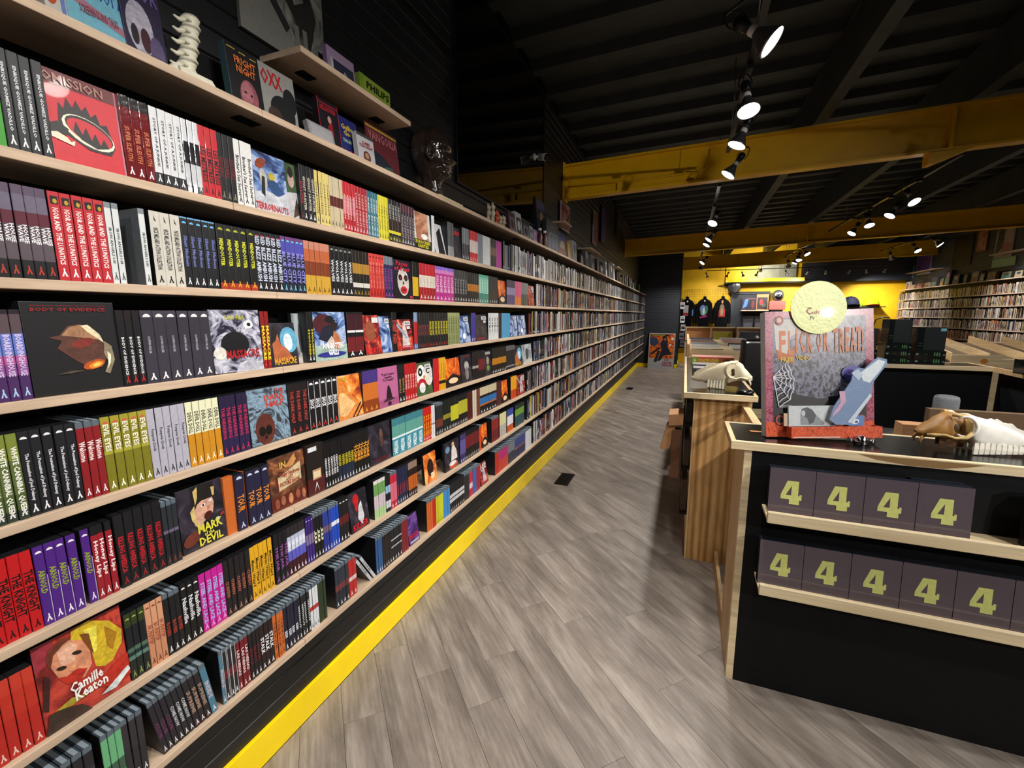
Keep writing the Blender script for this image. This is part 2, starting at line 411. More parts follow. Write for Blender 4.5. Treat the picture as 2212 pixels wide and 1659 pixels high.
# black tinted observation window high in the left wall
wn = struct(MB().box(0, 0, 0, 1.77, .01, 1.22).build('window_1', M['mirror'], loc=(XW + .012, 2.59, 2.48), rotz=PI / 2))
fb = MB(); fb.box(-.012, -.006, -.014, 1.782, .012, 0); fb.box(-.012, -.006, 0, 0, .012, 1.22); fb.box(1.77, -.006, 0, 1.782, .012, 1.22)
fb.build('window_frame', M['metalblack'], wn)

# stub wall at the end of the aisle, its slats and baseboard
ws = struct(MB().box(XW, ST + .014, 0, -.19, YE - .02, 3.72).build('wall_far', M['black']))
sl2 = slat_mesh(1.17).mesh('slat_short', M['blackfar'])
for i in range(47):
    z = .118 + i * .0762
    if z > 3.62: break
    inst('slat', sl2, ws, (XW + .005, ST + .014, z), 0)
bb = MB(); bb.box(XW + .016, ST - .018, 0, -.17, ST + .001, .12); bb.box(-.19, ST - .018, 0, -.17, YE - .1, .12)
bb.box(-.19, ST - .018, .12, -.165, ST + .02, .2)
struct(bb.build('baseboard_far', M['yellowtrim']))

# yellow end wall with a dark upper band, a storage opening and its ledge
we = struct(MB().box(-.19, YE, 0, XR, YE + .12, 3.9).build('wall_back', M['yellowwall']))
e = MB(); e.box(3.25, YE - .35, 2.62, XR - .01, YE - .001, 3.82)
e = e.build('trim_1', M['black']); struct(e)
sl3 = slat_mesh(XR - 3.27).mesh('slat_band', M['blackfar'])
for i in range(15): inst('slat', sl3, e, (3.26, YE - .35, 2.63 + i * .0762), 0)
lo = MB(); lo.box(1.10, YE - .50, 2.62, 3.25, YE - .001, 2.66)
struct(lo.build('trim_2', M['black']))
struct(MB().box(1.10, YE - .52, 2.66, 3.25, YE - .46, 2.76).build('trim_3', M['brightyellow']))
op = MB(); op.box(1.13, YE - .03, 2.67, 2.05, YE - .001, 3.3); struct(op.build('trim_4', M['brightyellow']))
op = MB(); op.box(2.06, YE - .06, 2.67, 3.1, YE - .001, 3.3); op.box(2.30, YE - .075, 2.67, 2.33, YE - .06, 3.3); op.box(2.62, YE - .075, 2.67, 2.65, YE - .06, 3.3)
struct(op.build('window_2', M['concrete']))

# right wall
wr = struct(MB().box(XR, -2.2, 0, XR + .12, YE, 4.1).build('wall_right', M['black']))
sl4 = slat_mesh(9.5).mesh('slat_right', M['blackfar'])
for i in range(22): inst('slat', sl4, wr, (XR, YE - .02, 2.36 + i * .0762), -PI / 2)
struct(MB().box(-1.5, -2.3, 0, 6.1, -2.2, 4.1).build('wall_near', M['black']))

# ceiling: ribbed steel deck, sloping up to the right
dk = MB(); PIT = .463; y = -2.3; prof = []
y0 = 4.59 - PIT * 15
while y0 < YE + .1:
    prof += [(y0 - .11, 0), (y0 - .085, -.075), (y0 + .0, -.085), (y0 + .018, 0)]
    y0 += PIT
xs = [-1.5, 6.05]
dk.rings([[(x, yy, zceil(x) + .085 + zz) for yy, zz in prof] for x in xs], smooth=False, cap=False, closed=False)
dk.box(-1.5, -2.3, 4.12, 6.05, 16.5, 4.2)
cl = struct(dk.build('ceiling', M['deck']))
# purlins under the deck, running away from the camera
for x in (1.06, 2.2, 3.45, 4.7):
    zt = zceil(x) - .005; zb = 3.315 + .03 * (x + 1.385) + .035
    j = MB(); j.box(x - .05, -2.2, zb, x + .05, YE - .02, zb + .014); j.box(x - .05, -2.2, zt - .012, x + .05, YE - .02, zt); j.box(x - .045, -2.2, zb + .014, x - .037, YE - .02, zt - .012)
    j.box(x + .044, -2.2, zb + .014, x + .05, YE - .02, zb + .034)
    o = j.build('ceiling_purlin', M['deck'])
    nm = {1.06: 'first', 2.2: 'second', 3.45: 'third', 4.7: 'fourth'}[x]
    tag(o, f'{nm} dark steel purlin from the shelf wall under the ceiling deck', 'purlin', 'dark steel purlins under the deck')
# yellow steel beams across the shop
def beam(Y, x0, x1, label, stiff):
    r = empty('steel_beam', (0, Y, 0), label=label, cat='beam', group='yellow steel beams across the ceiling')
    sl_ = .03; zb = lambda x: 2.945 + sl_ * (x + 1.385)
    H_ = .37; fw = .11; ft = .022
    def seg(ya, yb, za, zc):
        m = MB(); m.rings([[(x, ya, zb(x) + za), (x, yb, zb(x) + za), (x, yb, zb(x) + zc), (x, ya, zb(x) + zc)] for x in (x0, x1)], smooth=False); return m
    seg(-fw / 2 + fw / 2 - fw / 2, fw / 2, 0, ft).build('bottom_flange', M['yellow'], r)
    seg(-fw / 2, fw / 2, H_ - ft, H_).build('top_flange', M['yellow'], r)
    seg(-.007, .007, ft, H_ - ft).build('web', M['yellow'], r)
    MB().box(x0 - .014, -.075, zb(x0) - .02, x0 + .006, .075, zb(x0) + H_ + .02).build('end_plate', M['yellow'], r)
    for sx, haunch in stiff:
        m = MB(); m.box(sx - .012, -.06, zb(sx) + ft, sx + .012, .06, zb(sx) + H_ - ft)
        if haunch:
            m.rings([[(sx - .14, yy, zb(sx) - .0), (sx + .16, yy, zb(sx) + .005), (sx - .10, yy, zb(sx) - .10), (sx - .14, yy, zb(sx) - .10)] for yy in (-.055, .055)], smooth=False)
        m.build('stiffener_plate', M['yellow'], r)
    return r
b1 = beam(5.18, XW + .02, XR - .02, 'yellow steel beam nearest the camera with a bent conduit', [(2.02, True)])
m = MB(); z_ = 2.945 + .09
m.tube([(-1.33, -.02, z_ + .05), (-.6, -.02, z_ + .04), (.0, -.02, z_ + .06), (.10, -.02, z_ + .09), (.13, -.02, z_ + .2), (.13, -.02, z_ + .27)], .008)
m.build('conduit', M['yellow'], b1)
MB().box(-.78, -.03, 2.985, -.70, -.008, 3.07).build('conduit_clip', M['yellow'], b1)
beam(10.6, XW + .02, XR - .02, 'yellow steel beam second from the camera crossing behind the lamps', [(2.14, True)])
beam(14.8, -.17, XR - .02, 'farthest yellow steel beam starting at the black end wall', [(1.35, False)])

# ---------------------------------------------------------------- floor registers
for i, (vx, vy) in enumerate(((-1.06, 4.2), (-1.10, 10.15))):
    r = empty('floor_vent', (vx, vy, 0), label=('nearer' if i == 0 else 'farther') + ' black metal floor vent set in the grey planks beside the yellow baseboard', cat='vent', group='black floor vents')
    f = MB(); f.box(-.07, -.165, .0005, .07, .165, .004); f.build('frame', M['metalblack'], r)
    for k in range(9): MB().box(-.055, -.145 + k * .034, .004, .055, -.125 + k * .034, .0065).build('louver', M['metalblack'], r)

# ---------------------------------------------------------------- shelves on the left wall
SZ = [2.257, 1.970, 1.729, 1.493, 1.255, 1.014, .772, .515]
SN = ['topmost display shelf', 'second shelf from the top', 'third shelf from the top', 'fourth shelf from the top', 'fifth shelf from the top', 'sixth shelf from the top', 'seventh shelf from the top', 'lowest shelf']
cuts = [-.9, 1.05, 3.34, 5.78, 8.22, 10.66, 13.1, 14.45]
for k, z in enumerate(SZ):
    r = empty('long_shelf', (0, 0, z), label=f'{SN[k]}, long light wood board on the left wall', cat='shelf', group='long wooden shelves on the left wall')
    cc = cuts if k not in (1,) else [-.9, .93, 3.37, 5.78, 8.22, 10.66, 13.1, 14.45]
    for a, b in zip(cc[:-1], cc[1:]):
        o = MB().box(XW + .002, a + .0008, -.021, XF, b - .0008, 0).build('board', M['shelf'], r, bevel=.0018)
    if k == 0:
        for yy in (1.05, 3.34, 5.78): MB().box(XF - .09, yy - .035, -.0245, XF - .05, yy + .035, -.021).build('joint_plate', M['metalblack'], r)
# floating shelf above
r = empty('floating_shelf', (0, 0, 2.513), label='short wooden shelf floating above the topmost display shelf near the camera', cat='shelf')
MB().box(XW + .002, 1.215, -.02, XF, 1.83, 0).build('board', M['shelf'], r, bevel=.0018)
for yy in (1.33, 1.72): MB().box(XF - .12, yy - .03, -.0235, XF - .08, yy + .03, -.02).build('bracket', M['metalblack'], r)
for (ya, yb, z, nm) in ((4.55, 4.85, 2.60, 'small wood shelf under the pink framed poster'), (5.9, 6.6, 2.52, 'small wood shelf left of the tall narrow poster'), (8.3, 9.0, 2.52, 'small wood shelf farthest down the left wall')):
    MBs = MB().box(XW + .002, ya, z - .02, XF, yb, z).build('floating_shelf', M['shelf'], bevel=.0015); tag(MBs, nm, 'shelf')
# ================================================================ DISC CASES ON THE LEFT SHELVES
CH, CDP = .1755, .136
def bands_of(s):
    t = s.split('|'); out = []; lo = 0
    for i in range(0, len(t), 2):
        hi = float(t[i + 1]) if i + 1 < len(t) else 1.0
        out.append((lo, hi, t[i])); lo = hi
    return out
def case_mb(w, h, d, bands, top='16181c', side='141518', soft=.0012, plastic=False):
    mb = MB(); g = .0005; x0, x1 = g, w - g; c = min(soft, w * .2)
    sec = [(x0 + c, 0), (x1 - c, 0), (x1, c), (x1, d), (x0, d), (x0, c)]
    bs = bands_of(bands)
    if plastic: bs = [(a, min(b, .925), q) for a, b, q in bs if a < .925] + [(.925, 1, '5c6872')]; top = '3c4650'
    for a, b, col in bs:
        z0, z1 = a * h, b * h
        for i in range(6):
            p, q = sec[i], sec[(i + 1) % 6]; cc = col if i in (0, 1, 5) else side
            mb.poly([(p[0], p[1], z0), (q[0], q[1], z0), (q[0], q[1], z1), (p[0], p[1], z1)], cc)
    mb.poly([(p[0], p[1], h) for p in sec], top)
    if plastic: mb.box(w * .25, .001, h, w * .75, d * .9, h + .0012, '8b98a2')
    return mb
def spine_print(w, h, txt, tc, tz, fig, topm):
    """lettering + small marks on a spine as separate builders"""
    L = E_ = T_ = None
    if txt:
        c0, ln, wf = tz; x0 = w * (.5 - wf / 2); x1 = w * (.5 + wf / 2)
        L = text_mb(txt, x0, (c0 - ln / 2) * h, x1, (c0 + ln / 2) * h, -.00025, tc, down=True, bold=.03)
    if fig:
        E_ = fig_mb(w * .24, h * .045, w * .76, h * .145, -.00025, fig)
    if topm:
        T_ = MB(); q = [(w * .5 + w * .3 * cos(t), -.00025, h * .91 + w * .28 * sin(t)) for t in [PI * i / 8 for i in range(9)]]
        T_.poly(q, topm)
    return L, E_, T_

W_, K_ = 'e8e8ea', '151518'
# (left px, right px, count, description, bands bottom>top, lettering, colour, (centre, length, width), figure colour, top mark colour, flags)
ROWS = {1: [
 (-6, 19, 1, 'bright green case', '3f9a30', '', '', 0, '', '', ''),
 (19, 120, 4, 'charcoal cases with long white lettering', '24272c', 'ENRIQUE GOMEZ VADILLO', 'd8dadc', (.52, .68, .34), W_, '', ''),
 (277, 340, 3, 'wine red cases with orange lettering', '641a1e|.86|2c2a2c', 'SUPER SLEUTH', 'c06a3c', (.42, .42, .5), W_, '', 'w'),
 (340, 407, 4, 'white cases with thin black lettering', '1b1b1e|.16|dfe1e4', 'STORY OF A JUNKIE', K_, (.55, .62, .4), W_, '', ''),
 (407, 441, 3, 'glossy silver and black cases', '2a2b2f|.1|b4b7bc|.4|232327|.7|c9cbd0', '', '', 0, W_, '', 'w'),
 (441, 481, 3, 'scarlet cases with black lettering', 'c8202c', 'LES MISTRESS', K_, (.45, .5, .8), K_, '', ''),
 (481, 516, 3, 'matte black cases with maroon lettering', '17181b', 'SISTERS', '6a1a1e', (.5, .3, .7), '8a8a72', '', ''),
 (516, 554, 3, 'white cases with handwritten lettering', 'e6e6e4', "Brother's Sex Secret", K_, (.45, .62, .6), K_, '', ''),
 (653, 659, 1, 'thin black case with red lettering', '131316', 'KILLERS', 'b02028', (.5, .4, .6), 'b02028', '', ''),
 (659, 686, 3, 'black cases with cream lettering', '17171a', 'GHOST HUNTER', 'c8c0b0', (.5, .62, .55), W_, '', ''),
 (686, 717, 4, 'pale yellow cases', 'dcc878', 'COLLECTION', '3a3220', (.5, .6, .4), '3a3220', '', ''),
 (717, 745, 4, 'cream cases with brown patch', 'c8b896|.42|5c2018|.62|cbbc9c', '', '', 0, '3a3220', '', ''),
 (745, 771, 4, 'shrink-wrapped red and pink cases', 'b01c28|.35|d46878|.7|c02430', 'AMERICAN', 'e8c0b8', (.5, .5, .5), W_, '', 'w'),
 (771, 797, 4, 'shrink-wrapped crimson cases', 'a81c2a', 'LONG NIGHT', 'e0b8b4', (.5, .7, .5), W_, '', 'w'),
 (797, 820, 4, 'shrink-wrapped teal cases', '2c6c7c', 'DEEP BLUE', 'd0e0e4', (.5, .7, .4), W_, '', 'w'),
 (820, 842, 4, 'shrink-wrapped lemon cases', 'd8cc28', 'YELLOW', '60581c', (.5, .6, .4), K_, '', 'w'),
 (842, 868, 4, 'black cases with a yellow band', '1a1a1c|.2|d8cc28|.27|2a1c18|.6|1a1a1c', 'NIGHT', 'c8c8c8', (.7, .35, .4), 'd8cc28', '', 'w'),
 (868, 897, 5, 'plum black cases', '241820|.8|4a2030', 'VIOLENT', 'b8a8b0', (.45, .6, .4), W_, '', ''),
 (934, 940, 1, 'thin white case', 'd8d8da', '', '', 0, '', '', ''),
 (969, 981, 4, 'silver shrink-wrapped cases', '8a8c90|.3|44464a', '', '', 0, '', '', 'w'),
 (1000, 1014, 3, 'dark case', '30343a|.5|707478', '', '', 0, W_, '', ''),
 (1016, 1033, 4, 'red white', 'c02028|.3|d8c8c4|.7|c02430', '', '', 0, W_, '', ''),
 (1033, 1044, 3, 'grey blue', '78828c', '', '', 0, '', '', ''), (1044, 1060, 4, 'white', 'd8dadc', '', '', 0, '', '', ''),
 (1060, 1073, 4, 'brown black', '2a1c18|.4|7a5c48|.7|241a18', '', '', 0, '', '', ''), (1073, 1084, 3, 'magenta', 'b8289c', '', '', 0, '', '', '')],
2: [
 (-3, 130, 5, 'violet grey cases with white lettering', '1a181c|.2|5c5058|.45|54444c|.58|5c2030|.72|6c6478|.9|5a4a60', 'HOUSE\nWAVE', 'f0f0f4', (.48, .2, .8), 'b03a2c', '', ''),
 (130, 247, 5, 'bright red cases with cream lettering', 'c02a34|.84|c02a34', 'IGOR AND THE LUNATICS', 'ece4e0', (.5, .64, .5), W_, '', 'i'),
 (247, 277, 2, 'white plastic cases with grey lettering', 'c8cccc|.93|7c8488', 'IRON ANGELS I-III', '3c4448', (.47, .44, .4), '3c4448', '', 'w'),
 (318, 332, 1, 'white plastic case standing askew', 'c8cccc|.93|7c8488', 'IRON ANGELS I-III', '3c4448', (.47, .44, .4), '3c4448', '', 'w'),
 (340, 405, 3, 'cream cases with bold black lettering', 'cfcbc0', 'NICK MILLARD ACTION COLLECTION', '1c1c1e', (.5, .56, .5), K_, '', 'm'),
 (405, 478, 5, 'black cases with slate blue lettering', '15161a|.86|15161a|.98|6ea8d8', 'Silent Madness', '6a74b4', (.52, .44, .5), W_, '6ab0e0', ''),
 (479, 559, 5, 'black cases with neon yellow lettering', 'a8381c|.1|141416', 'MENDOUTER', 'ccd02c', (.57, .42, .5), 'e8a030', 'a0a428', ''),
 (559, 615, 5, 'black cases with red, white and blue lettering', '121218', 'RED BLIZZ AMBUSH', 'c8d0e4', (.55, .75, .75), W_, 'c02040', ''),
 (615, 664, 5, 'navy and violet cases with lilac lettering', '121a30|.72|4a48a8|.92|6a3a78', 'BLUE CITY', '8c88e0', (.45, .55, .72), '78c0d0', '5ac8e0', ''),
 (664, 718, 5, 'amber and gold cases with flame edge', 'c89c34|.36|7c3818|.62|b86038|.85|c4806a', '', '', 0, '5c3a14', '', ''),
 (718, 765, 5, 'black cases with angular white lettering', '121215', 'WOLVES', 'd0d4d8', (.5, .45, .6), W_, '8c9088', ''),
 (765, 801, 5, 'black cases with brown and white bars', '16140f|.2|d0ccc4|.3|18140f|.5|a87c28|.72|1c1410', '', '', 0, 'b89030', '', ''),
 (801, 832, 5, 'tomato red cases', 'b8201c|.75|d03c34', 'PIECES', 'e08878', (.5, .6, .4), '5a1010', '5a1010', ''),
 (832, 852, 3, 'indigo cases with violet lettering', '241c4c|.8|6c7480', 'HORROR', 'a848a8', (.45, .5, .4), 'b050a0', '', ''),
 (893, 906, 2, 'black and yellow striped cases', '15140e|.1|d0a820|.6|15140e', '', '', 0, '', '', ''),
 (908, 942, 5, 'red cases with cream label blocks', '9c1820|.35|d8ccc0|.68|b01c28', '...:...', '7a2020', (.5, .25, .4), W_, '', ''),
 (942, 982, 5, 'hot pink cases with pale lettering', 'b02884|.8|c878b8|.9|8060c0', 'COLLEGE', 'f0c8e4', (.5, .5, .6), W_, '', ''),
 (982, 1010, 5, 'black', '1c1c20|.6|34363a', 'TALES', 'a8a8ac', (.5, .5, .4), W_, '', ''), (1011, 1035, 5, 'black orange', '16161a|.15|141416|.38|b06c20|.62|17171a', '', '', 0, W_, '', ''),
 (1035, 1056, 4, 'mint', '3c8478|.35|78c0ac|.9|58a894', 'GREEN', 'd8f0e4', (.6, .5, .4), W_, '', ''), (1057, 1076, 4, 'black', '201c28', '', '', 0, W_, '', ''),
 (1095, 1113, 4, 'violet', '584878|.4|9088b0|.7|3c3450', '', '', 0, '', '', ''), (1113, 1126, 3, 'pink orange', 'd87838|.35|d45884', '', '', 0, '', '', ''), (1126, 1141, 3, 'grey', '3c484c|.5|70787c', '', '', 0, '', '', '')],
3: [
 (-2, 75, 3, 'purple cases with blue and pink lettering', '4a2a60|.28|8a4a90|.4|b05a9c|.5|6a7ccc|.74|5a4a50|.95|241c28', 'BOARDINGHOUSE', 'd8c8e8', (.5, .46, .6), 'a8c8ec', '', ''),
 (271, 321, 3, 'black cases with small white capitals', '161619|.84|1c1418', 'BODY OF EVIDENCE', 'dcdce0', (.4, .5, .36), 'c02028', '', ''),
 (321, 466, 6, 'smoky violet cases with faint lettering', '3a3642|.5|34313b|.9|403c48', 'COFFIN KILLER', 'a8a4b0', (.53, .24, .2), W_, 'dcdce0', ''),
 (572, 589, 2, 'red cases with yellow capitals', '8c1418', 'MASSACRE', 'e4dc28', (.45, .6, .7), 'd04030', '', ''),
 (669, 683, 2, 'slim black cases with yellow lettering', '121214', 'HOUSES', 'd8c828', (.4, .5, .5), W_, '', ''),
 (754, 771, 1, 'wide black case with a white stripe, left', '141216|.12|6c1a20|.45|141216|.55|e0e0e4|.6|3a1420|.95|141216', '', '', 0, W_, '', ''),
 (772, 789, 1, 'wide black case with a white stripe, right', '141216|.12|6c1a20|.45|141216|.55|e0e0e4|.6|3a1420|.95|141216', '', '', 0, W_, '', ''),
 (850, 860, 1, 'black case with red block lettering', '141417', 'DEEP RED', 'c04030', (.5, .6, .7), '', '', ''),
 (896, 904, 2, 'narrow blue and red cases', '3c6ca8|.15|b02028|.75|7c98b8', '', '', 0, W_, '', ''),
 (904, 928, 5, 'black cases with a red line of lettering', '18181b|.4|18181b', 'RITUAL', 'b02c28', (.5, .3, .5), 'b02c28', '', ''),
 (928, 969, 7, 'black cases with yellow slanted lettering', '161618', 'ANARCHY', 'c8c030', (.55, .42, .7), 'c03028', '', ''),
 (969, 994, 5, 'olive cases', '8c9460|.9|98a06c', 'THE FALL OF', '3c4420', (.5, .7, .4), '4c5430', '', ''),
 (1019, 1028, 2, 'blue', '3c3490', '', '', 0, W_, '', ''), (1056, 1077, 4, 'white', 'dcdee0', 'XTRO..', K_, (.5, .7, .5), '', '', ''), (1077, 1084, 2, 'black', '302020', '', '', 0, '', '', ''), (1084, 1102, 3, 'sky', '4c9ccc', '', '', 0, '', '', '')],
4: [
 (-8, 68, 3, 'olive cases with heavy white lettering', '2c382c|.12|4c5c30|.3|5c6a38|.7|7c8838', 'WHITE CANNIBAL QUEEN', 'f0f0e8', (.46, .78, .62), W_, '', ''),
 (68, 187, 5, 'black cases with old style white lettering', '1c1d22', 'The Possession of Joel Delaney', 'd8d8dc', (.46, .56, .4), W_, W_, ''),
 (187, 239, 3, 'brick red cases with white script', '8c1c22', 'Welcome', 'e8dcdc', (.62, .26, .75), W_, '', 'p'),
 (239, 335, 5, 'mustard green cases with white lettering', '7c7820|.5|a8a438|.55|8c8628|.9|a49a30', 'EVIL EYES', 'ece8d8', (.72, .36, .6), 'f4f0e0', 'c85a48', ''),
 (335, 415, 5, 'lavender white cases with blackletter', 'b4b2c0', 'Pompous Crook', '26262c', (.55, .32, .5), '26262c', '', ''),
 (415, 485, 5, 'cream and orange cases with black capitals', 'cc8c20|.5|e8e8c4', 'DEVIL DOLL', '2c2a24', (.68, .32, .6), 'f4ead0', '', ''),
 (485, 544, 5, 'indigo cases with crimson lettering', '2a2048|.5|241c3c', 'THE NEARING', 'b42850', (.55, .52, .6), 'c03050', '', ''),
 (630, 671, 3, 'black cases with rusty red capitals', '1b1618', 'THE DARK HALF', 'a83834', (.55, .62, .5), 'b03430', '', ''),
 (672, 734, 5, 'white edged black cases', '131316', 'SHOCK', 'e4e4e8', (.52, .2, .7), 'c03028', W_, 'e'),
 (787, 820, 3, 'orange cases with blue tops', '8c3c14|.3|c86c28|.7|44307c', '', '', 0, 'e0a040', '', ''),
 (863, 877, 2, 'black cases with tan lettering beside pink cover', '17171a|.75|17171a', 'GHOULS', 'b08c58', (.45, .4, .5), W_, '', ''),
 (877, 902, 5, 'vermilion cases with white lettering', 'b4181c', 'BLOOD', 'e8c8c0', (.5, .4, .5), W_, '', ''),
 (938, 950, 3, 'glossy red cases', 'c0181c', '', '', 0, '', '', ''), (950, 964, 4, 'yellow cases with black base', 'dc9c18|.2|18140c|.3|e0a41c', 'TALES', '7c4c10', (.6, .5, .4), '', '', ''),
 (1022, 1034, 2, 'black', '1a1618|.4|a09890|.5|1a1618', '', '', 0, '', '', ''), (1034, 1047, 4, 'black red', '1c1214|.3|6c1c20|.7|181416', '', '', 0, '', '', ''),
 (1064, 1094, 8, 'black orange', '18140f|.35|b87818|.6|1a1612', '', '', 0, W_, '', ''), (1094, 1112, 5, 'black silver', '1c1c1e|.1|8c8c90|.16|202022|.8|5c5c60', '', '', 0, '', '', '')],
5: [
 (-12, 98, 4, 'scarlet cases with thin black lettering', 'c0151b', 'THE KNIGHT', '180808', (.5, .52, .75), '2a0808', '', ''),
 (98, 188, 4, 'violet cases with olive lettering', '4c1f80', 'ARNOLD', '8c9c28', (.55, .3, .6), 'e8e0f0', W_, 's'),
 (197, 216, 1, 'violet case apart from its four neighbours', '4c1f80', 'ARNOLD', '8c9c28', (.55, .3, .6), 'e8e0f0', W_, 's'),
 (216, 261, 3, 'crimson cases with white script', '961c28|.88|141418', 'Honey Lips', 'f0e4e4', (.55, .5, .72), W_, '', ''),
 (266, 364, 5, 'wide black cases with red lettering', '17161a|.95|17161a', 'KILLING AMERICA', 'b81c28', (.45, .5, .55), '8c2028', '', ''),
 (364, 397, 3, 'slate plastic cases with lilac marks', '1c1e24|.35|1c1e24|.5|6c6078|.55|2a2e34', '', '', 0, '7c3c30', '', 'p'),
 (518, 538, 1, 'navy case apart, with orange lettering', '23213c', 'TOUR', 'd88424', (.48, .3, .75), 'b8c0dc', 'c0c8e0', ''),
 (541, 589, 3, 'navy cases with orange column lettering', '23213c', 'TOUR', 'd88424', (.48, .3, .75), 'b8c0dc', 'c0c8e0', ''),
 (705, 735, 5, 'slim black cases with white capitals', '121215', 'CREATURES', 'dcdce0', (.47, .42, .6), W_, '', ''),
 (735, 768, 5, 'black cases with yellow emblem and blue foot', '20283c|.36|121214', 'HAXAN', 'c8b820', (.5, .24, .8), W_, '', ''),
 (768, 800, 5, 'black cases with orange and yellow lettering', '141414', 'TIGRE', 'e89c30', (.52, .4, .85), W_, '', ''),
 (850, 916, 5, 'teal cases with white lower lettering', '3f8ca0|.45|e0ecec|.5|5c9c90|.8|3c7c88', 'WATERS', 'e8f4f4', (.25, .3, .6), 'f0f8f8', '', ''),
 (916, 934, 4, 'red cases with yellow lettering', 'c01c18', 'FLAME', 'e8a020', (.45, .6, .6), W_, '', ''),
 (934, 941, 2, 'white slim cases', 'd8dadc|.4|8c8c90|.45|d8dadc', '', '', 0, '', '', ''), (943, 958, 4, 'slate cases', '202226|.25|6c3428|.5|24272c', '', '', 0, W_, '', 'p'),
 (959, 975, 3, 'green black', '152018|.4|8c8424|.55|121a16', '', '', 0, W_, '', ''), (975, 992, 5, 'black yellow', '141414|.25|c0bc28|.75|151515', '', '', 0, W_, '', ''),
 (992, 1011, 5, 'black yellow', '141414|.35|b0ac30|.8|151515', '', '', 0, W_, '', ''), (1011, 1022, 3, 'dark red', '4c1418', '', '', 0, '', '', ''), (1022, 1030, 2, 'cream', 'd0c4b0', '', '', 0, '', '', ''),
 (1030, 1038, 2, 'brown', '6c3c30', '', '', 0, '', '', ''), (1038, 1073, 6, 'blue orange', '141418|.3|c06428|.36|2c6ca8|.6|161418|.7|c8b898', '', '', 0, W_, '', ''), (1073, 1084, 3, 'dark red', '4c2020', '', '', 0, '', '', ''),
 (1104, 1116, 4, 'orange yellow', 'c84818|.4|e8a420', '', '', 0, '', '', '')],
6: [
 (-3, 101, 4, 'flame red cases without lettering', 'b8261c|.5|c03020|.8|c83a28', '', '', 0, 'e8c0b8', '', ''),
 (286, 329, 3, 'green black cases with striped lower half', '1c2420|.3|5c8070|.36|1c2c30|.42|4c6c58|.48|161a20|.8|2c3a1c', '', '', 0, '8c9c50', 'a0ac4c', ''),
 (329, 367, 3, 'peach cases with dark print', 'cc8c68|.55|d89c78', 'BUNYIP', '9c4c38', (.5, .3, .7), '5c2c20', '5c3020', ''),
 (367, 404, 3, 'black cases with rust lettering in the middle', '15171a|.93|15171a', 'ROSES', 'a83828', (.42, .22, .6), W_, '', 'p'),
 (404, 443, 3, 'black cases with white ornaments', '141416', 'Nashville', 'd8d8dc', (.55, .42, .7), W_, W_, ''),
 (443, 494, 4, 'magenta cases with pale blue capitals', 'c41c94', 'STEEL AND LACE', '9cb8e8', (.5, .7, .62), 'e0a8dc', '', ''),
 (494, 549, 5, 'black cases with copper capitals', '1c191b', 'CURFEW', 'a85c48', (.48, .3, .55), 'a87868', '', ''),
 (549, 596, 5, 'golden yellow cases with black lettering', 'e0a81c', 'Maniac Wizard', '201808', (.5, .5, .6), '201808', '', ''),
 (599, 627, 3, 'black cases with mauve lettering', '17151d', 'THE JAR', '8c4c94', (.5, .5, .7), '9c5ca4', '', ''),
 (627, 666, 5, 'white, violet and maroon cases', '3c1420|.3|5c5cc0|.5|b8c0d8|.8|2a2428', 'GIRLS', 'f0f0fc', (.62, .2, .7), W_, '', ''),
 (666, 682, 3, 'plain purple cases', '3c2478|.4|7c6c98|.62|3a2270', '', '', 0, 'c8c0e0', 'c8c0e0', ''),
 (682, 702, 3, 'black cases with cream curls', '141416', 'JJJ', 'd8d4b4', (.5, .3, .7), W_, '', 'p'),
 (702, 720, 3, 'muted blue cases', '24348c|.45|6c5870|.6|2a3c94', '', '', 0, W_, '', 'p'),
 (720, 737, 3, 'royal blue cases with white marks', '1c48b8|.5|e0e4f0|.6|1c48b8', '', '', 0, W_, '', 'p'),
 (737, 757, 3, 'black cases with a red middle', '17171a|.4|5c1c1c|.6|17171a', '', '', 0, W_, W_, ''),
 (811, 835, 5, 'pale green and pink cases', 'a8c890|.25|c8b8c0|.6|6c9c58|.9|d8d4d0', '', '', 0, '', '', ''), (836, 846, 2, 'black cases with white blocks', '18181c|.1|c8ccd0|.3|18181c|.5|8cb4d0|.7|18181c', '', '', 0, '', '', ''),
 (846, 860, 2, 'rose red cases', 'b81c3c|.2|d06478|.7|c0203c', '', '', 0, W_, '', 'p'), (860, 883, 5, 'navy cases with red lettering', '1c2440', 'HOMEWORK', 'a83438', (.4, .3, .5), W_, '', ''),
 (884, 903, 5, 'orange and brown cases', '2a1410|.2|b85c20|.6|241410|.8|8c7464', '', '', 0, W_, '', ''),
 (995, 1007, 3, 'violet', '342c60|.3|5c5494|.8|3c3468', '', '', 0, W_, '', ''), (1007, 1036, 7, 'dark red', '1a1414|.4|6c1c20|.85|141014', '', '', 0, W_, '', ''), (1036, 1041, 2, 'orange', 'd04818', '', '', 0, '', '', 'p'),
 (1063, 1078, 4, 'dark red', '6c1c20|.5|8c2424', '', '', 0, '', '', 'p'), (1080, 1094, 4, 'white', 'b8b0a8|.5|d8d4a0', '', '', 0, '', '', ''), (1096, 1109, 3, 'blue white', 'c85820|.3|e0e0e8|.7|3c4c9c', '', '', 0, '', '', ''), (1113, 1132, 4, 'green', '2c4c54|.5|6c9c38|.8|20302c', '', '', 0, '', '', '')],
7: [
 (60, 222, 7, 'dark violet brown cases', '1c1a20|.4|382c38|.7|201e24', '', '', 0, W_, '', 'p'),
 (237, 281, 3, 'light green cases with grey lettering', '4c9a60|.3|3c5c48|.5|6cb480', '', '', 0, W_, '', 'p'),
 (281, 325, 3, 'dark grey cases leaning, faint lettering', '26262a|.5|302c30', '', '', 0, W_, '', 'p'),
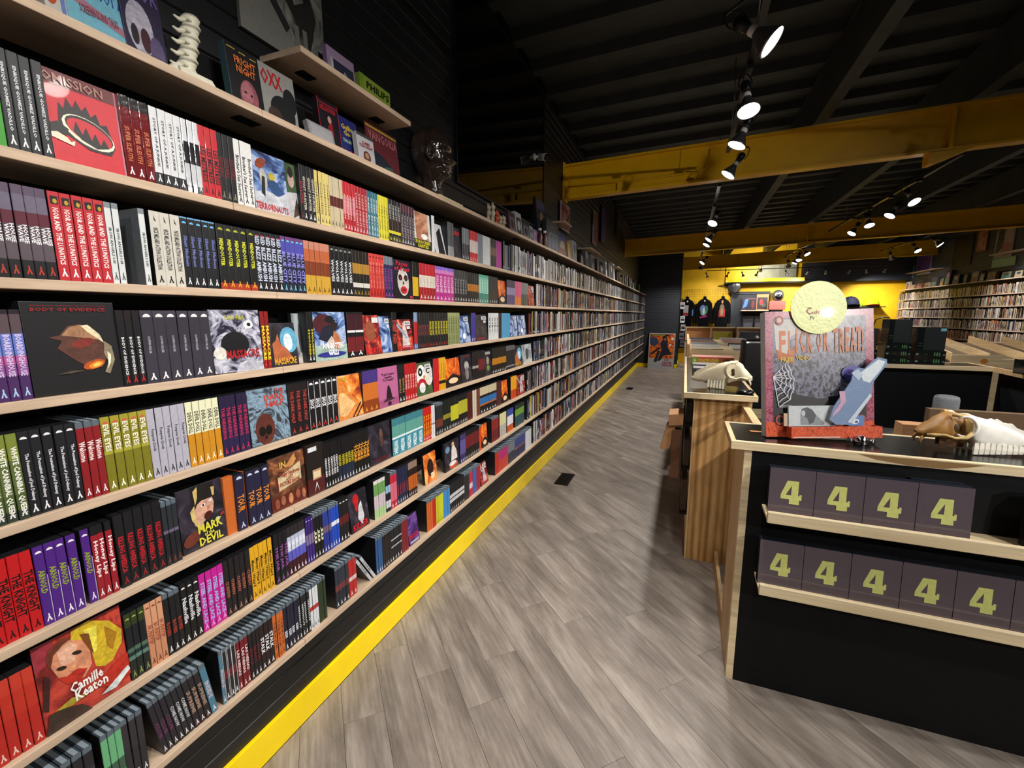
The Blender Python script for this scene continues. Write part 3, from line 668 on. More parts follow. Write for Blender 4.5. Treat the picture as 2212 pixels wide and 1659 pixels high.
 (355, 390, 3, 'black leaning cases with plum lettering', '221f28', 'CLUB', '6c2c54', (.45, .3, .6), W_, '', 'pL'),
 (390, 424, 3, 'black leaning cases with white lettering', '222127', 'COME NOW', 'c8ccd0', (.48, .4, .6), W_, '', 'pL'),
 (424, 459, 3, 'black leaning cases with tan lettering', '341a24|.12|221e22', 'SUPREME', 'a88c78', (.5, .44, .6), W_, '', 'pL'),
 (460, 473, 1, 'blue leaning case at the end', '4c7c94', 'INSIDE', 'c8b8c0', (.48, .34, .6), W_, '', 'pL'),
 (483, 491, 1, 'blue case beside the dark gap', '4c7c94', 'INSIDE', 'c8b8c0', (.48, .34, .6), W_, '', 'p'),
 (491, 519, 3, 'black cases with white edges and red band', '1c1c20', 'LEECH', '8c2028', (.5, .16, .8), W_, '', 'pe'),
 (519, 545, 3, 'dark red cases with white capitals', '701820', 'LAS NENAS', 'e0d0d0', (.52, .5, .6), W_, '', 'p'),
 (545, 569, 3, 'black cases with maroon lettering, lowest row', '181417', 'BLACK', '6c1c20', (.45, .34, .6), W_, '', 'p'),
 (569, 597, 3, 'maroon tinged cases with bold white lettering', '241416', 'STALK', 'e4e4e8', (.5, .34, .75), W_, '', 'p'),
 (597, 619, 3, 'burnt orange cases', 'c8682c', 'TERROR', '7c3818', (.5, .6, .5), '5c2c14', '', 'p'),
 (619, 649, 4, 'midnight blue cases with small white words', '1c1c30', 'REM', 'd0d4e0', (.35, .14, .7), W_, '', 'p'),
 (649, 674, 4, 'black cases with white word stacks', '181a1e', 'WITHOUT', 'd0d4d4', (.5, .5, .5), W_, '', 'p'),
 (674, 692, 3, 'white cases with a red band', 'd8dce0|.42|b03434|.52|d8dce0', '', '', 0, K_, '', 'p'),
 (692, 709, 3, 'dark green cases', '26361e', '', '', 0, '', '', 'p'),
 (728, 757, 4, 'slate leaning cases with red and blue print', '1f2630|.4|6c3434|.55|28303c', '', '', 0, W_, '', 'pL'),
 (757, 773, 2, 'red leaning cases', 'b82424|.4|e0c8c8|.5|b82424', '', '', 0, W_, '', 'pL'),
 (815, 829, 3, 'steel blue cases', '2c5488', '', '', 0, W_, '', 'p'), (829, 848, 4, 'brown black cases, lowest row', '1c1616', '', '', 0, W_, '', 'p'), (848, 870, 4, 'black cases with white words, lowest row', '16181c|.4|b0b4b8|.44|16181c|.6|b0b4b8|.64|16181c', '', '', 0, W_, '', 'p'),
 (870, 884, 3, 'red maroon', '7c1c24', '', '', 0, '', '', 'p'), (924, 936, 3, 'orange', 'd06020', '', '', 0, '', '', 'p'), (936, 944, 2, 'red', 'b82018', '', '', 0, '', '', 'p'), (944, 959, 4, 'yellow', 'c8cc20', '', '', 0, K_, '', 'p'),
 (959, 973, 3, 'blue', '3c88c8', '', '', 0, '', '', 'p'), (973, 1004, 8, 'black white', '101012|.34|c8c8cc|.46|101012|.5|c8c8cc|.62|101012', '', '', 0, W_, '', ''), (1004, 1015, 4, 'dark', '26282a', '', '', 0, '', '', 'p'),
 (1015, 1022, 2, 'red', 'c0283c|.3|e0c8cc|.5|c0283c', '', '', 0, '', '', 'p'), (1022, 1030, 2, 'blue', '3c60a8', '', '', 0, '', '', 'p'), (1030, 1038, 2, 'red', '9c2434', '', '', 0, '', '', 'p'),
 (1070, 1078, 2, 'red', 'c0301c', '', '', 0, '', '', 'p'), (1078, 1098, 4, 'red magenta', 'c84030|.5|b82c70', '', '', 0, '', '', 'p'), (1098, 1112, 3, 'dark', '30343c|.5|707478', '', '', 0, '', '', 'p'), (1112, 1135, 6, 'navy', '24284c|.4|7c5048|.5|34407c', '', '', 0, '', '', 'p'), (1135, 1148, 3, 'white', 'c8ccd0', '', '', 0, '', '', 'p')],
}
# cover-out boxes: (row, left px, right px, height, description, art key, x set back, lean degrees)
FACES = [
 (1, 120, 276, .176, 'red box with a black bear trap on its cover', 'trap', .002, 3),
 (1, 554, 627, .172, 'cover with a dark sky above snowy ground and red title', 'snow', .004, 3),
 (1, 626, 653, .172, 'cover, dark green above pale grey, half hidden', 'green', .012, 3),
 (1, 897, 933, .172, 'cover with brown figures and yellow title', 'euro', .002, 4),
 (1, 942, 965, .16, 'leaning white cover with black silhouette', 'bw', .01, 12),
 (1, 981, 998, .165, 'dark cover with a small red block', 'dkred', .004, 5),
 (2, 852, 893, .172, 'black cover with white skull and red mouth', 'skull', .002, 3),
 (2, 1078, 1094, .165, 'black cover with orange glow', 'glow', .004, 4),
 (2, 1142, 1155, .165, 'small red cover with barcode sticker', 'redc', .004, 4),
 (3, 76, 271, .192, 'large black box with a dim reclining figure', 'evid', .004, 1),
 (3, 465, 572, .180, 'cover crowded with black and white creatures', 'mass', .002, 2),
 (3, 589, 648, .140, 'short cover with orange figure and blue rays', 'rays', .002, 6),
 (3, 640, 669, .17, 'grey misty cover with a barcode sticker', 'mist', .03, 3),
 (3, 683, 752, .176, 'cover with man in hat and white title', 'gialli', .002, 2),
 (3, 792, 827, .165, 'cover with orange faces and red title', 'death', .002, 6),
 (3, 827, 850, .16, 'blue black cover with barcode sticker', 'blue1', .004, 7),
 (3, 860, 896, .145, 'cover with streaked red and white figure', 'slash', .002, 8),
 (3, 994, 1018, .16, 'blue cover with bright white spot', 'blue2', .004, 8),
 (3, 1028, 1055, .165, 'black cover with red line and sticker', 'blk', .004, 5),
 (3, 1103, 1120, .16, 'blue white cover with sticker, left one', 'blue1', .004, 8),
 (3, 1121, 1138, .16, 'blue white cover with sticker, right one', 'blue2', .004, 8),
 (4, 545, 630, .178, 'cover with blue birds and red skull', 'half', .002, 2),
 (4, 734, 787, .172, 'orange cover with a stretched hand and stripes', 'orange', .002, 6),
 (4, 820, 863, .176, 'pink cover with dark woman in water', 'pink', .002, 2),
 (4, 902, 936, .165, 'cover with white painted clown faces', 'clown', .004, 4),
 (4, 964, 997, .16, 'red orange cover with white blast', 'glow', .004, 6),
 (4, 998, 1022, .165, 'black cover with pale skeleton', 'bones', .004, 4),
 (4, 1048, 1063, .165, 'black cover with green figure', 'bones2', .004, 4),
 (4, 1112, 1128, .16, 'dark cover with pink figure', 'rays', .004, 5), (4, 1129, 1150, .16, 'purple grey cover', 'mist', .004, 5),
 (5, 397, 495, .180, 'cover of a shouting face with yellow title', 'mark', .012, 2),
 (5, 589, 668, .182, 'brown cover with glowing theatre marquee', 'marquee', .01, 2),
 (5, 800, 847, .176, 'very dark cover with lone lit figure', 'dim', .004, 2),
 (5, 1085, 1098, .165, 'yellow patterned cover', 'glow', .004, 4), (5, 1118, 1135, .16, 'red and white striped cover', 'slash', .004, 5),
 (6, 101, 285, .205, 'large rounded box, woman with yellow hair', 'camille', .002, 1),
 (6, 761, 800, .165, 'black cover with red and white figure', 'killer', .004, 6),
 (6, 919, 945, .16, 'orange cover angled on the shelf', 'orange2', .01, 4), (6, 963, 994, .165, 'cover with white dressed figure, orange below', 'white1', .004, 3),
 (6, 1042, 1054, .16, 'flame coloured cover', 'glow', .01, 4),
 (7, 886, 908, .15, 'purple black cover with red title', 'purp', .004, 8), (7, 1040, 1056, .15, 'white and red leaning cover', 'slash', .004, 10),
]
RS = ['top shelf', 'second shelf', 'third shelf', 'fourth shelf', 'fifth shelf', 'sixth shelf', 'seventh shelf', 'lowest shelf']
ORD = ['leftmost', 'second', 'third', 'fourth', 'fifth', 'sixth', 'seventh', 'eighth']
NUM = ['zero', 'one', 'two', 'three', 'four', 'five', 'six', 'seven', 'eight']
def ordlabel(i, n, d, where):
    if n == 1: return f'{d}, {where}'
    o = 'rightmost' if i == n - 1 else ORD[i]
    mid = ' from left' if 0 < i < n - 1 else ''
    s = f'{o}{mid} of {NUM[n]} {d}, {where}'
    if len(s.split()) > 16: s = f'{o} of {NUM[n]} {d}, {where}'
    return s
XS = {1: -1.206, 2: -1.206, 3: -1.206, 4: -1.209, 5: -1.213, 6: -1.213, 7: -1.213}
CUT = 742
stock = MB(); seen_labels = {}; ncase = 0
rc = random.Random(5)
for k, groups in ROWS.items():
    z = SZ[k]; X = XS[k]
    for g in groups:
        pl, pr, n, d, bands, txt, tc, tz, fig, topm, fl_ = g
        ya, yb = row_y(pl, X, z), row_y(pr, X, z); w = (yb - ya) / n
        h = CH * (.985 if 'p' in fl_ else 1.0)
        if k == 5 and pl == 266: h = .182
        cb = case_mb(w, h, CDP, bands, plastic='p' in fl_, side=('5c6064' if pl == 318 else '5c2024' if pl == 277 else '141518'))
        lt, em, tm_ = spine_print(w, h, txt, tc or K_, tz or (.5, .5, .5), fig, topm if len(topm) > 1 else '')
        ex = MB()
        if topm == 'i' or fl_ == 'i': ex.poly([(a, -.0003, b) for a, b in ((w * .18, h * .86), (w * .82, h * .86), (w * .82, h * .95), (w * .18, h * .95))], '16120c'); ex.poly([(a, -.0005, b) for a, b in ell(w * .55, h * .895, w * .18, h * .026)], 'b89a30')
        if fl_ == 'm': ex.poly([(w * .4, -.0003, h * .88), (w * .62, -.0003, h * .86), (w * .5, -.0003, h * .9), (w * .42, -.0003, h * .95)], K_)
        if 's' in fl_: ex.box(w - .0016, -.0004, .002, w - .0004, 0, h * .62, 'b8b0c8')
        if 'e' in fl_:
            for a in (.0006, w - .0018): ex.box(a, -.0004, .001, a + .0012, 0, h - .001, 'c8c8cc')
        lean = radians(8) if 'L' in fl_ else 0
        if pr <= CUT or (k in (2, 4) and pr <= 770):
            mat = M['wrap'] if 'w' in fl_ else M['case']
            me = cb.mesh('disc_case', mat); lme = lt.mesh('spine_lettering', M['cover']) if lt else None
            eme = em.mesh('spine_emblem', M['cover']) if em else None; xme = ex.mesh('spine_picture', M['cover']) if ex.v else None
            tme = tm_.mesh('maker_mark', M['cover']) if tm_ else None
            for i in range(n):
                dx = rc.uniform(-.0022, .0005)
                o = inst('disc_case', me, None, (X + dx, ya + i * w, z + (.0005)), PI / 2)
                if lean: o.rotation_euler = (0, -lean, PI / 2)
                elif rc.random() < .25: o.rotation_euler = (0, rc.uniform(-.012, .0), PI / 2)
                lab = ordlabel(i, n, d, RS[k]); assert lab not in seen_labels, lab; seen_labels[lab] = 1
                tag(o, lab, 'disc case', f'{NUM[n]} {d}, {RS[k]}' if n > 1 else None); ncase += 1
                if lme: inst('spine_lettering', lme, o)
                if eme: inst('spine_emblem', eme, o)
                if xme: inst('spine_picture', xme, o)
                if tme: inst('maker_mark', tme, o)
        else:
            for i in range(n):
                Tm = Matrix.Translation((X + rc.uniform(-.002, 0), ya + i * w, z)) @ Matrix.Rotation(PI / 2, 4, 'Z')
                stock.add(cb, Tm)
                for q in (lt, em, tm_, ex):
                    if q and q.v: stock.add(q, Tm)
print('cases', ncase)
# the unsorted stock further down the wall: too many to single out
PAL = ['e8e8e4', 'dce0e4', '101114', '16161a', '101114', 'f0ece4', 'e4e4e8', '2a2c34', 'd0c8bc', 'b02028', '8c2430', '3c4870', '5a6c84', 'c87838', 'd8c048', '4c7058', '7c5448', '9c98a0', '6a6470', 'e0dcd4', 'b8a890', '243c5c', '94607c', '101014', 'b8bcc4']
PALF = ['a0a4ac', 'b8bcc4', 'd0d4d8', '44464e', '5a5c68', '767484', '9ca0a8', '30323a', '545050', '6c5c60', '5c6478', 'a8a8ac', '3c3e48']
def stock_run(mb, y0, y1, place, r, zrow, pal, hs=(.171, .19), front=0, bright=None, dark_ys=()):
    y = y0; rep = 0
    while y < y1:
        rep -= 1; w = r.choice([.0145, .0145, .0150, .024 if r.random() < .3 else .0145]); 
        if r.random() < .012: y += .03; continue
        h = r.choice(hs) + r.uniform(-.003, .003); c = r.choice(bright if bright and r.random() < .4 else pal)
        c2 = r.choice(pal); s = r.random(); x = r.uniform(-.01, 0)
        if rep > 0: c, c2, h, s = keep
        else: rep = r.choice([1, 1, 1, 1, 2, 2, 3, 4])
        keep = (c, c2, h, s)
        m = MB(); m.box(.0007, 0, 0, w - .0007, CDP, h, c, {'t': '202226', 'l': '17181c', 'r': '17181c', 'b': '17181c'})
        if s < .45:
            a = r.uniform(.1, .5) * h; b_ = a + r.uniform(.08, .4) * h; b_ = min(b_, h * .95)
            m.poly([(.001, -.0003, a), (w - .001, -.0003, a), (w - .001, -.0003, b_), (.001, -.0003, b_)], c2)
        if s < .25 or s > .8: m.poly([(w * .3, -.0005, h * .3), (w * .7, -.0005, h * .3), (w * .7, -.0005, h * .8), (w * .3, -.0005, h * .8)], r.choice(pal))
        if r.random() < .5: m.poly([(w * .2, -.0006, h * .06), (w * .8, -.0006, h * .06), (w * .8, -.0006, h * .13), (w * .2, -.0006, h * .13)], 'c8ccd0')
        mb.add(m, place(y, x)); y += w
r_ = random.Random(21)
SP = {1: 1085, 2: 1157, 3: 1141, 4: 1152, 5: 1137, 6: 1136, 7: 1150}
for k, px in SP.items():
    z = SZ[k]; X = XS[k]; a = row_y(px, X, z) + .03
    pl = lambda y, x, X=X, z=z: Matrix.Translation((X + x, y, z)) @ Matrix.Rotation(PI / 2, 4, 'Z')
    stock_run(stock, a, 8.3, pl, r_, z, PAL, bright=['d8dadc', 'e4e4e0', 'c8ccd0'] if k in (1,) else None)
    stock_run(stock, 8.36 if k > 3 else 8.3, 14.4, pl, r_, z, PALF + PAL[:8], bright=PALF)
# gaps between the coloured groups filled with plain dark cases so rows stay full
o = stock.build('disc_cases', M['case']); tag(o, 'dense rows of assorted disc cases filling the far length of the left shelves', 'disc cases', kind='stuff')

# small things on the second shelf: an orange card divider
# ---------------------------------------------------------------- cover art
A_ = {
 'dark': m_art('art_dark', ['0c0c10', '15151c', '2a2430', '4c4450'], 9),
 'bwart': m_art('art_black_white', ['0c0c10', '24243a', '8c8c9c', 'c4c4d0', '16161e'], 16, 3),
 'orange': m_art('art_orange', ['2c1420', '9c4018', 'd87828', 'e8b068', '38244c'], 8, 2),
 'red': m_art('art_red', ['180c0e', '5c1418', 'b03020', 'd8a088'], 11, 3),
 'blue': m_art('art_blue', ['0a0e1c', '1c2c58', '5474a8', 'a8b4cc', '141826'], 9, 2.5),
 'brown': m_art('art_brown', ['140c0a', '3c2418', '7c4a30', 'b8804c'], 9, 2),
 'bird': m_art('art_slate_blue', ['28282e', '3a3e48', '7c98ac', '2c2a30', '3c3a40'], 12, 3),
 'green': m_art('art_green', ['101c10', '2c4424', '485c38', '1c2c18'], 8),
 'flame': m_art('art_flame', ['301008', 'a83010', 'e07820', 'f0c040'], 8, 3),
 'camille': m_art('art_crimson', ['3c1414', '802420', 'b84030', '64302c'], 7, 2, rough=.2),
 'grey': m_art('art_grey', ['3c4044', '7c8488', 'a8b0b4', '54585c'], 7, 1),
 'skin': m_art('art_tan', ['3c1c14', '8c5840', 'c08868', '241410'], 8, 1),
 'purple': m_art('art_purple', ['140c24', '3c2060', '6c4890', '1c1030'], 9, 2),
 'lava': m_art('art_orange_crackle', ['4c1810', 'b84028', 'd86038', '7c2418', 'e07850'], 55, 1.5, rough=.3),
 'violetlava': m_art('art_purple_crackle', ['5c2030', '8c3c50', 'a86478', '6c2c3c'], 60, 1.5, rough=.25),
 'night': m_art('art_night_street', ['141418', '24242c', '44444e', '7c7c8c', '40406c', '1c1c24'], 70, .25, rough=.28, coat=1, stretch=(1, 1, .6)),
 'poster': m_art('art_poster', ['201c28', '5c5868', '989090', 'c8b8a8'], 5, 2),
 'mono': m_art('art_mono', ['18181a', '3c3c3a', '7c7c76', 'a8a8a0'], 5, 2.5),
}
STK = [('r', .56, .80, .94, .93, 'd8dadc'), ('r', .62, .83, .88, .9, '8c8e92'), ('r', .7, .68, .9, .77, 'd0d2d4')]
ART = {
 'trap': ('c41428', None, [('r', .0, .84, 1, 1, '5c1218'), ('t', 'OMISSION', -.02, .86, .80, .965, '9c7468'), ('r', .97, 0, 1, 1, 'b8707c'),
    ('p', [(.12, .42), (.16, .66), (.22, .60), (.27, .74), (.34, .64), (.40, .74), (.46, .64), (.53, .71), (.58, .6), (.66, .66), (.70, .54), (.8, .56), (.88, .3), (.8, .2), (.5, .2), (.2, .32)], '120c10'),
    ('e', .52, .40, .36, .16, -12, 'e8e0c8'), ('e', .53, .415, .33, .135, -12, '120c10'), ('e', .53, .40, .31, .12, -12, 'c41428'),
    ('p', [(.3, .38), (.35, .5), (.42, .36), (.48, .46), (.54, .32), (.6, .42), (.66, .29), (.72, .38), (.78, .28), (.6, .24), (.4, .3)], '120c10'),
    ('p', [(-.0, .40), (.1, .44), (.24, .38), (.2, .30), (.08, .32), (0, .30)], '120c10'), ('p', [(0, .30), (.08, .32), (.2, .28), (.24, .24), (.3, .26), (.28, .2), (.16, .22), (.0, .25)], 'e0d8c0'),
    ('e', .55, .36, .38, .16, -12, 'c41428') ][:-1]),
 'snow': ('0f1526', 'blue', [('p', [(0, 0), (1, 0), (1, .42), (.7, .30), (.4, .36), (0, .30)], 'c0c4cc'), ('e', .55, .62, .1, .07, 0, 'b0a028'), ('e', .25, .8, .16, .08, 20, '8c3c18'), ('e', .3, .55, .1, .17, 10, 'b8b4a8'), ('e', .62, .44, .18, .12, -20, '244878'), ('p', [(.2, .3), (.26, .6), (.34, .58), (.3, .25)], '14141a'), ('t', 'TERRORNAUTS', .0, .02, .96, .14, 'b8202c')]),
 'green': ('2a3c22', 'green', [('p', [(0, 0), (1, 0), (1, .5), (0, .46)], 'b8b8bc'), ('e', .4, .7, .25, .14, 0, 'b89c94'), ('e', .4, .84, .2, .1, 0, '14100f'), ('p', [(.3, .0), (.7, .4), (.5, .2), (.9, .1)], '4c3830')]),
 'euro': ('d0ccc4', 'skin', [('r', 0, 0, 1, .26, '1c1c1c'), ('r', .0, .26, .12, 1, 'd0ccc4'), ('r', .84, .26, 1, 1, 'd0ccc4'), ('e', .6, .36, .2, .08, 0, 'e8e8e4'), ('t', 'EUROCRIME\nRARITIES', .05, .04, .93, .24, 'd8cc30')]),
 'bw': ('c8c8cc', None, [('p', [(.3, 0), (.9, 0), (.8, .9), (.4, .7)], '18181c')]),
 'dkred': ('1c1c20', 'dark', [('r', .2, .75, .9, .88, 'a02028')]),
 'skull': ('1b1526', None, [('r', 0, 0, 1, .6, '141218'), ('e', .52, .44, .30, .36, 0, 'c4bcb4'), ('e', .38, .55, .1, .08, 0, '1a1418'), ('e', .67, .55, .1, .08, 0, '1a1418'), ('e', .38, .54, .03, .03, 0, '8c2028'), ('e', .67, .54, .03, .03, 0, '8c2028'), ('p', [(.52, .48), (.47, .38), (.57, .38)], '1a1418'), ('e', .52, .23, .17, .1, 0, 'b8202c'), ('e', .52, .23, .08, .04, 0, '781018'), ('t', 'Faces\nof Fear', .08, .72, .9, .97, 'c0283c'), ('r', .82, .02, .95, .09, 'c03040')]),
 'glow': ('140c0a', 'flame', [('p', [(0, 0), (1, 0), (1, .3), (.5, .45), (0, .25)], '1a0f0c'), ('e', .5, .2, .3, .1, 0, 'e8c8a0')]),
 'redc': ('6c1418', 'red', STK),
 'evid': ('1b1a1d', None, [('r', .09, .955, .33, .962, '7a2226'), ('r', .35, .955, .6, .962, '7a2226'), ('r', .62, .955, .9, .962, '7a2226'), ('t', 'BODY OF EVIDENCE', .09, .90, .88, .935, 'b02028', .0),
    ('p', [(.22, .62), (.34, .64), (.44, .74), (.58, .76), (.72, .68), (.80, .58), (.86, .5), (.84, .38), (.76, .26), (.60, .28), (.5, .34), (.42, .4), (.3, .5), (.36, .58)], '5c3a30'),
    ('p', [(.36, .64), (.46, .73), (.58, .75), (.7, .68), (.76, .58), (.64, .60), (.5, .62)], 'a87c5c'), ('p', [(.58, .74), (.66, .75), (.78, .64), (.82, .54), (.74, .60), (.66, .66)], 'e8d8b4'),
    ('e', .58, .55, .13, .05, 12, '7c3028'), ('e', .67, .30, .13, .05, 12, 'b05020'), ('e', .69, .295, .09, .035, 14, 'e08428'), ('e', .70, .295, .05, .02, 14, 'f4c860'),
    ('p', [(.82, .56), (.9, .5), (.92, .34), (.84, .18), (.78, .2), (.84, .32), (.8, .42)], '8c8068'), ('p', [(.84, .44), (.88, .4), (.86, .3), (.82, .24), (.84, .34)], 'e8e0c0'),
    ('p', [(.24, .22), (.4, .25), (.55, .24), (.4, .22)], '54483c')]),
 'mass': ('14141a', 'bwart', [('e', .45, .45, .28, .2, 0, '101014'), ('e', .75, .76, .1, .07, 0, 'e8e8ec'), ('e', .76, .76, .04, .03, 0, '14141a'), ('e', .14, .32, .12, .1, 0, 'd8d4cc'), ('p', [(.4, 0), (1, 0), (.95, .12), (.7, .2), (.5, .14)], 'b8b8c4'), ('t', 'Lucio Fulci', .3, .84, .66, .92, 'c8c828'), ('t', 'MASSACRE', .25, .22, .92, .36, 'a81820', .028)]),
 'rays': ('181418', 'dark', [('e', .72, .6, .32, .3, 0, '5ca0c0'), ('e', .68, .55, .16, .2, 0, 'd8e8f0'), ('p', [(.1, .1), (.8, .15), (.6, .4), (.4, .5), (.3, .85), (.12, .7)], 'b06038'), ('p', [(.05, .5), (.2, .95), (.36, .8), (.24, .6)], '181214'), ('t', 'MASSACRE', .1, .04, .9, .2, 'd8a028')]),
 'mist': ('6c7478', 'grey', [('p', [(0, 0), (1, 0), (1, .25), (.4, .2)], 'c8c4bc'), ('e', .5, .5, .14, .3, 0, '3c4448')] + STK),
 'gialli': ('201c28', 'blue', [('r', 0, 0, 1, .32, '9cb4a8'), ('e', .3, .75, .3, .2, 0, '4c1c24'), ('e', .5, .84, .13, .08, 0, '14141a'), ('r', .34, .80, .68, .83, '14141a'), ('p', [(.12, .45), (.3, .7), (.6, .74), (.66, .5), (.5, .34), (.3, .4)], '1c2030'), ('e', .62, .7, .1, .1, 0, '281c1a'), ('p', [(.5, .3), (.6, .6), (.72, .55), (.85, .3), (.7, .2)], 'b06c44'), ('p', [(.3, .32), (.52, .5), (.6, .4), (.55, .2)], 'c8b8b0'), ('e', .5, .12, .45, .06, 0, '2c3488'), ('t', 'FORGOTTEN\nGIALLI', .22, .10, .86, .36, 'f0f0f4', .04)]),
 'death': ('3c1c18', 'red', [('e', .4, .6, .3, .25, 0, '8c4c34'), ('t', 'DEATH', .1, .03, .95, .17, 'c82020', .028)] + STK[:1]),
 'blue1': ('14182c', 'blue', STK), 'blue2': ('182448', 'blue', [('e', .45, .25, .14, .1, 20, 'f4f4f8')] + STK),
 'slash': ('201418', 'red', [('p', [(.3, .1), (.5, .9), (.62, .86), (.8, .1)], 'c8b8b4'), ('p', [(0, .9), (.1, .95), (.7, .4), (.6, .36)], '8c9cb8'), ('t', 'BODY', .1, .05, .8, .17, 'c02030', .028)] + STK),
 'blk': ('18181b', 'dark', [('r', .1, .06, .7, .12, '8c1c20')] + STK),
 'half': ('2e2e34', 'bird', [('e', .36, .27, .24, .28, 0, '5c2c24'), ('e', .28, .24, .08, .09, 0, '120c0c'), ('e', .44, .24, .08, .09, 0, '120c0c'), ('p', [(.36, .18), (.32, .1), (.4, .1)], '140c0c'), ('t', 'THE', .66, .88, .88, .955, 'c04038', .03), ('t', 'DARK\nHALF', .40, .64, .92, .87, 'c04038', .028)]),
 'orange': ('38244c', 'orange', [('p', [(0, .0), (.5, 0), (.95, .2), (.6, .5), (.3, .8), (0, .8)], 'd08038'), ('p', [(.05, .1), (.3, .06), (.7, .3), (.3, .6), (.1, .6)], 'e8b478'), ('p', [(.5, 0), (.56, .0), (.95, .3), (.9, .32)], '2c1418'), ('p', [(.66, 0), (.72, 0), (1, .22), (1, .27)], '2c1418'), ('t', 'ROCK', .04, .86, .5, .95, 'a89830')]),
 'pink': ('b0608c', None, [('r', 0, 0, 1, .2, '9c5078'), ('p', [(.36, .2), (.42, .42), (.5, .54), (.6, .42), (.66, .2)], '20141c'), ('e', .5, .46, .06, .07, 0, '20141c'), ('p', [(.2, .12), (.8, .16), (.7, .2), (.3, .2)], '3c2434'), ('p', [(.4, .02), (.6, .02), (.58, .12), (.44, .12)], '2c1a28'), ('t', '"Let\'s Scare\nJessica\nTo Death"', .2, .64, .82, .85, '201420')]),
 'clown': ('3c3420', 'green', [('e', .34, .6, .3, .34, 0, 'e8e8e4'), ('e', .8, .6, .26, .34, 0, 'd8d4cc'), ('e', .28, .72, .13, .13, 0, '121214'), ('e', .28, .72, .05, .05, 0, 'e8e8e8'), ('e', .78, .74, .14, .1, 0, '121214'), ('e', .34, .36, .26, .16, 0, 'b81c28'), ('e', .34, .24, .18, .16, 0, 'e4e4e4'), ('e', .5, .56, .05, .06, 0, 'd07820')] + STK),
 'bones': ('16151a', 'dark', [('e', .5, .6, .2, .16, 0, 'a8a49c'), ('e', .5, .3, .16, .22, 0, '7c7874'), ('t', 'RIOT', .3, .9, .8, .97, '8c2828')]),
 'bones2': ('1a1a1a', 'dark', [('e', .5, .6, .2, .16, 0, '9c8c7c'), ('e', .5, .3, .2, .12, 0, '6c8c3c'), ('r', .2, .85, .9, .95, '9c9c9c')]),
 'mark': ('14121a', 'dark', [('p', [(.34, .62), (.3, .4), (.4, .3), (.5, .4), (.62, .42), (.72, .5), (.76, .66), (.7, .86), (.5, .95), (.38, .84)], 'd0a088'),
    ('p', [(.3, .95), (.5, 1.0), (.76, .98), (.8, .86), (.74, .74), (.5, .74), (.4, .7), (.3, .56), (.28, .75)], '1c1814'), ('p', [(.34, .92), (.44, .98), (.42, .8), (.36, .7)], 'c8b06c'), ('p', [(.24, .62), (.34, .7), (.34, .5), (.46, .3), (.36, .34), (.26, .48)], 'd0b878'), ('p', [(.72, .9), (.8, .9), (.78, .76), (.74, .76)], 'c0a868'),
    ('e', .52, .66, .05, .025, 15, 'f0e8e0'), ('e', .52, .66, .02, .02, 0, '201814'), ('e', .68, .70, .04, .022, 15, 'f0e8e0'), ('p', [(.6, .62), (.68, .64), (.64, .56), (.6, .57)], 'b07c64'), ('e', .6, .48, .09, .06, 15, '4c1818'), ('p', [(.52, .42), (.66, .44), (.9, .47), (.98, .45), (.9, .41), (.62, .38)], '26262a'), ('e', .78, .36, .05, .03, 20, 'c8d8d0'), ('e', .9, .42, .05, .02, 20, 'a83028'),
    ('e', .2, .2, .18, .1, 15, '6c3428'), ('t', 'MARK', .34, .24, .88, .38, 'd8d040', .028), ('t', 'of the', .46, .17, .68, .24, 'd8d040'), ('t', 'DEVIL', .34, .04, .86, .17, 'd8d040', .028)]),
 'marquee': ('281812', 'brown', [('p', [(.2, .60), (.84, .78), (.84, .44), (.2, .34)], 'c8b890'), ('p', [(.16, .62), (.22, .60), (.22, .34), (.18, .34)], '6c1c14'), ('p', [(.42, .76), (.7, .98), (.74, .84), (.62, .74)], 'c08850'), ('t', 'IN', .28, .76, .44, .88, 'd8a850', .028), ('t', 'Vinegar Syndrome\nLOST\nPICTURE SHOW', .24, .42, .80, .68, 'a02c20'), ('r', 0, 0, 1, .26, '5c2018'), ('e', .3, .16, .06, .09, 0, 'a06848'), ('e', .5, .14, .06, .1, 0, 'b88058'), ('e', .7, .17, .06, .09, 0, '9c5840'), ('e', .86, .14, .05, .1, 0, 'a87050'), ('e', .14, .14, .06, .09, 0, '8c4c38')]),
 'dim': ('1c1416', 'dark', [('e', .56, .68, .08, .18, 0, '6c4c44'), ('p', [(.5, .4), (.62, .4), (.66, .66), (.48, .66)], '4c3834'), ('t', 'NIGHTFALL', .25, .05, .85, .14, '6c2024')]),
 'camille': ('8c2420', 'camille', [('p', [(.0, .72), (.0, .95), (.2, 1), (.3, .8)], '98303c'),
    ('p', [(.42, .98), (.62, 1.0), (.85, .88), (.98, .7), (.96, .55), (.82, .40), (.72, .38), (.62, .44), (.60, .62), (.52, .8), (.4, .88)], 'd0b028'), ('p', [(.55, .92), (.7, .9), (.66, .62), (.62, .6), (.6, .78)], 'e8dc50'), ('p', [(.78, .85), (.92, .7), (.84, .52), (.78, .6)], 'a87818'), ('p', [(.5, .9), (.6, .86), (.62, .6), (.56, .7)], '7c4818'),
    ('p', [(.2, .86), (.38, .9), (.52, .82), (.58, .66), (.58, .5), (.48, .4), (.34, .42), (.22, .54), (.16, .7)], 'd8906c'), ('p', [(.24, .84), (.38, .88), (.46, .8), (.4, .64), (.26, .66)], 'e8b498'), ('p', [(.2, .56), (.3, .42), (.44, .40), (.52, .48), (.42, .54), (.3, .52)], 'b83020'),
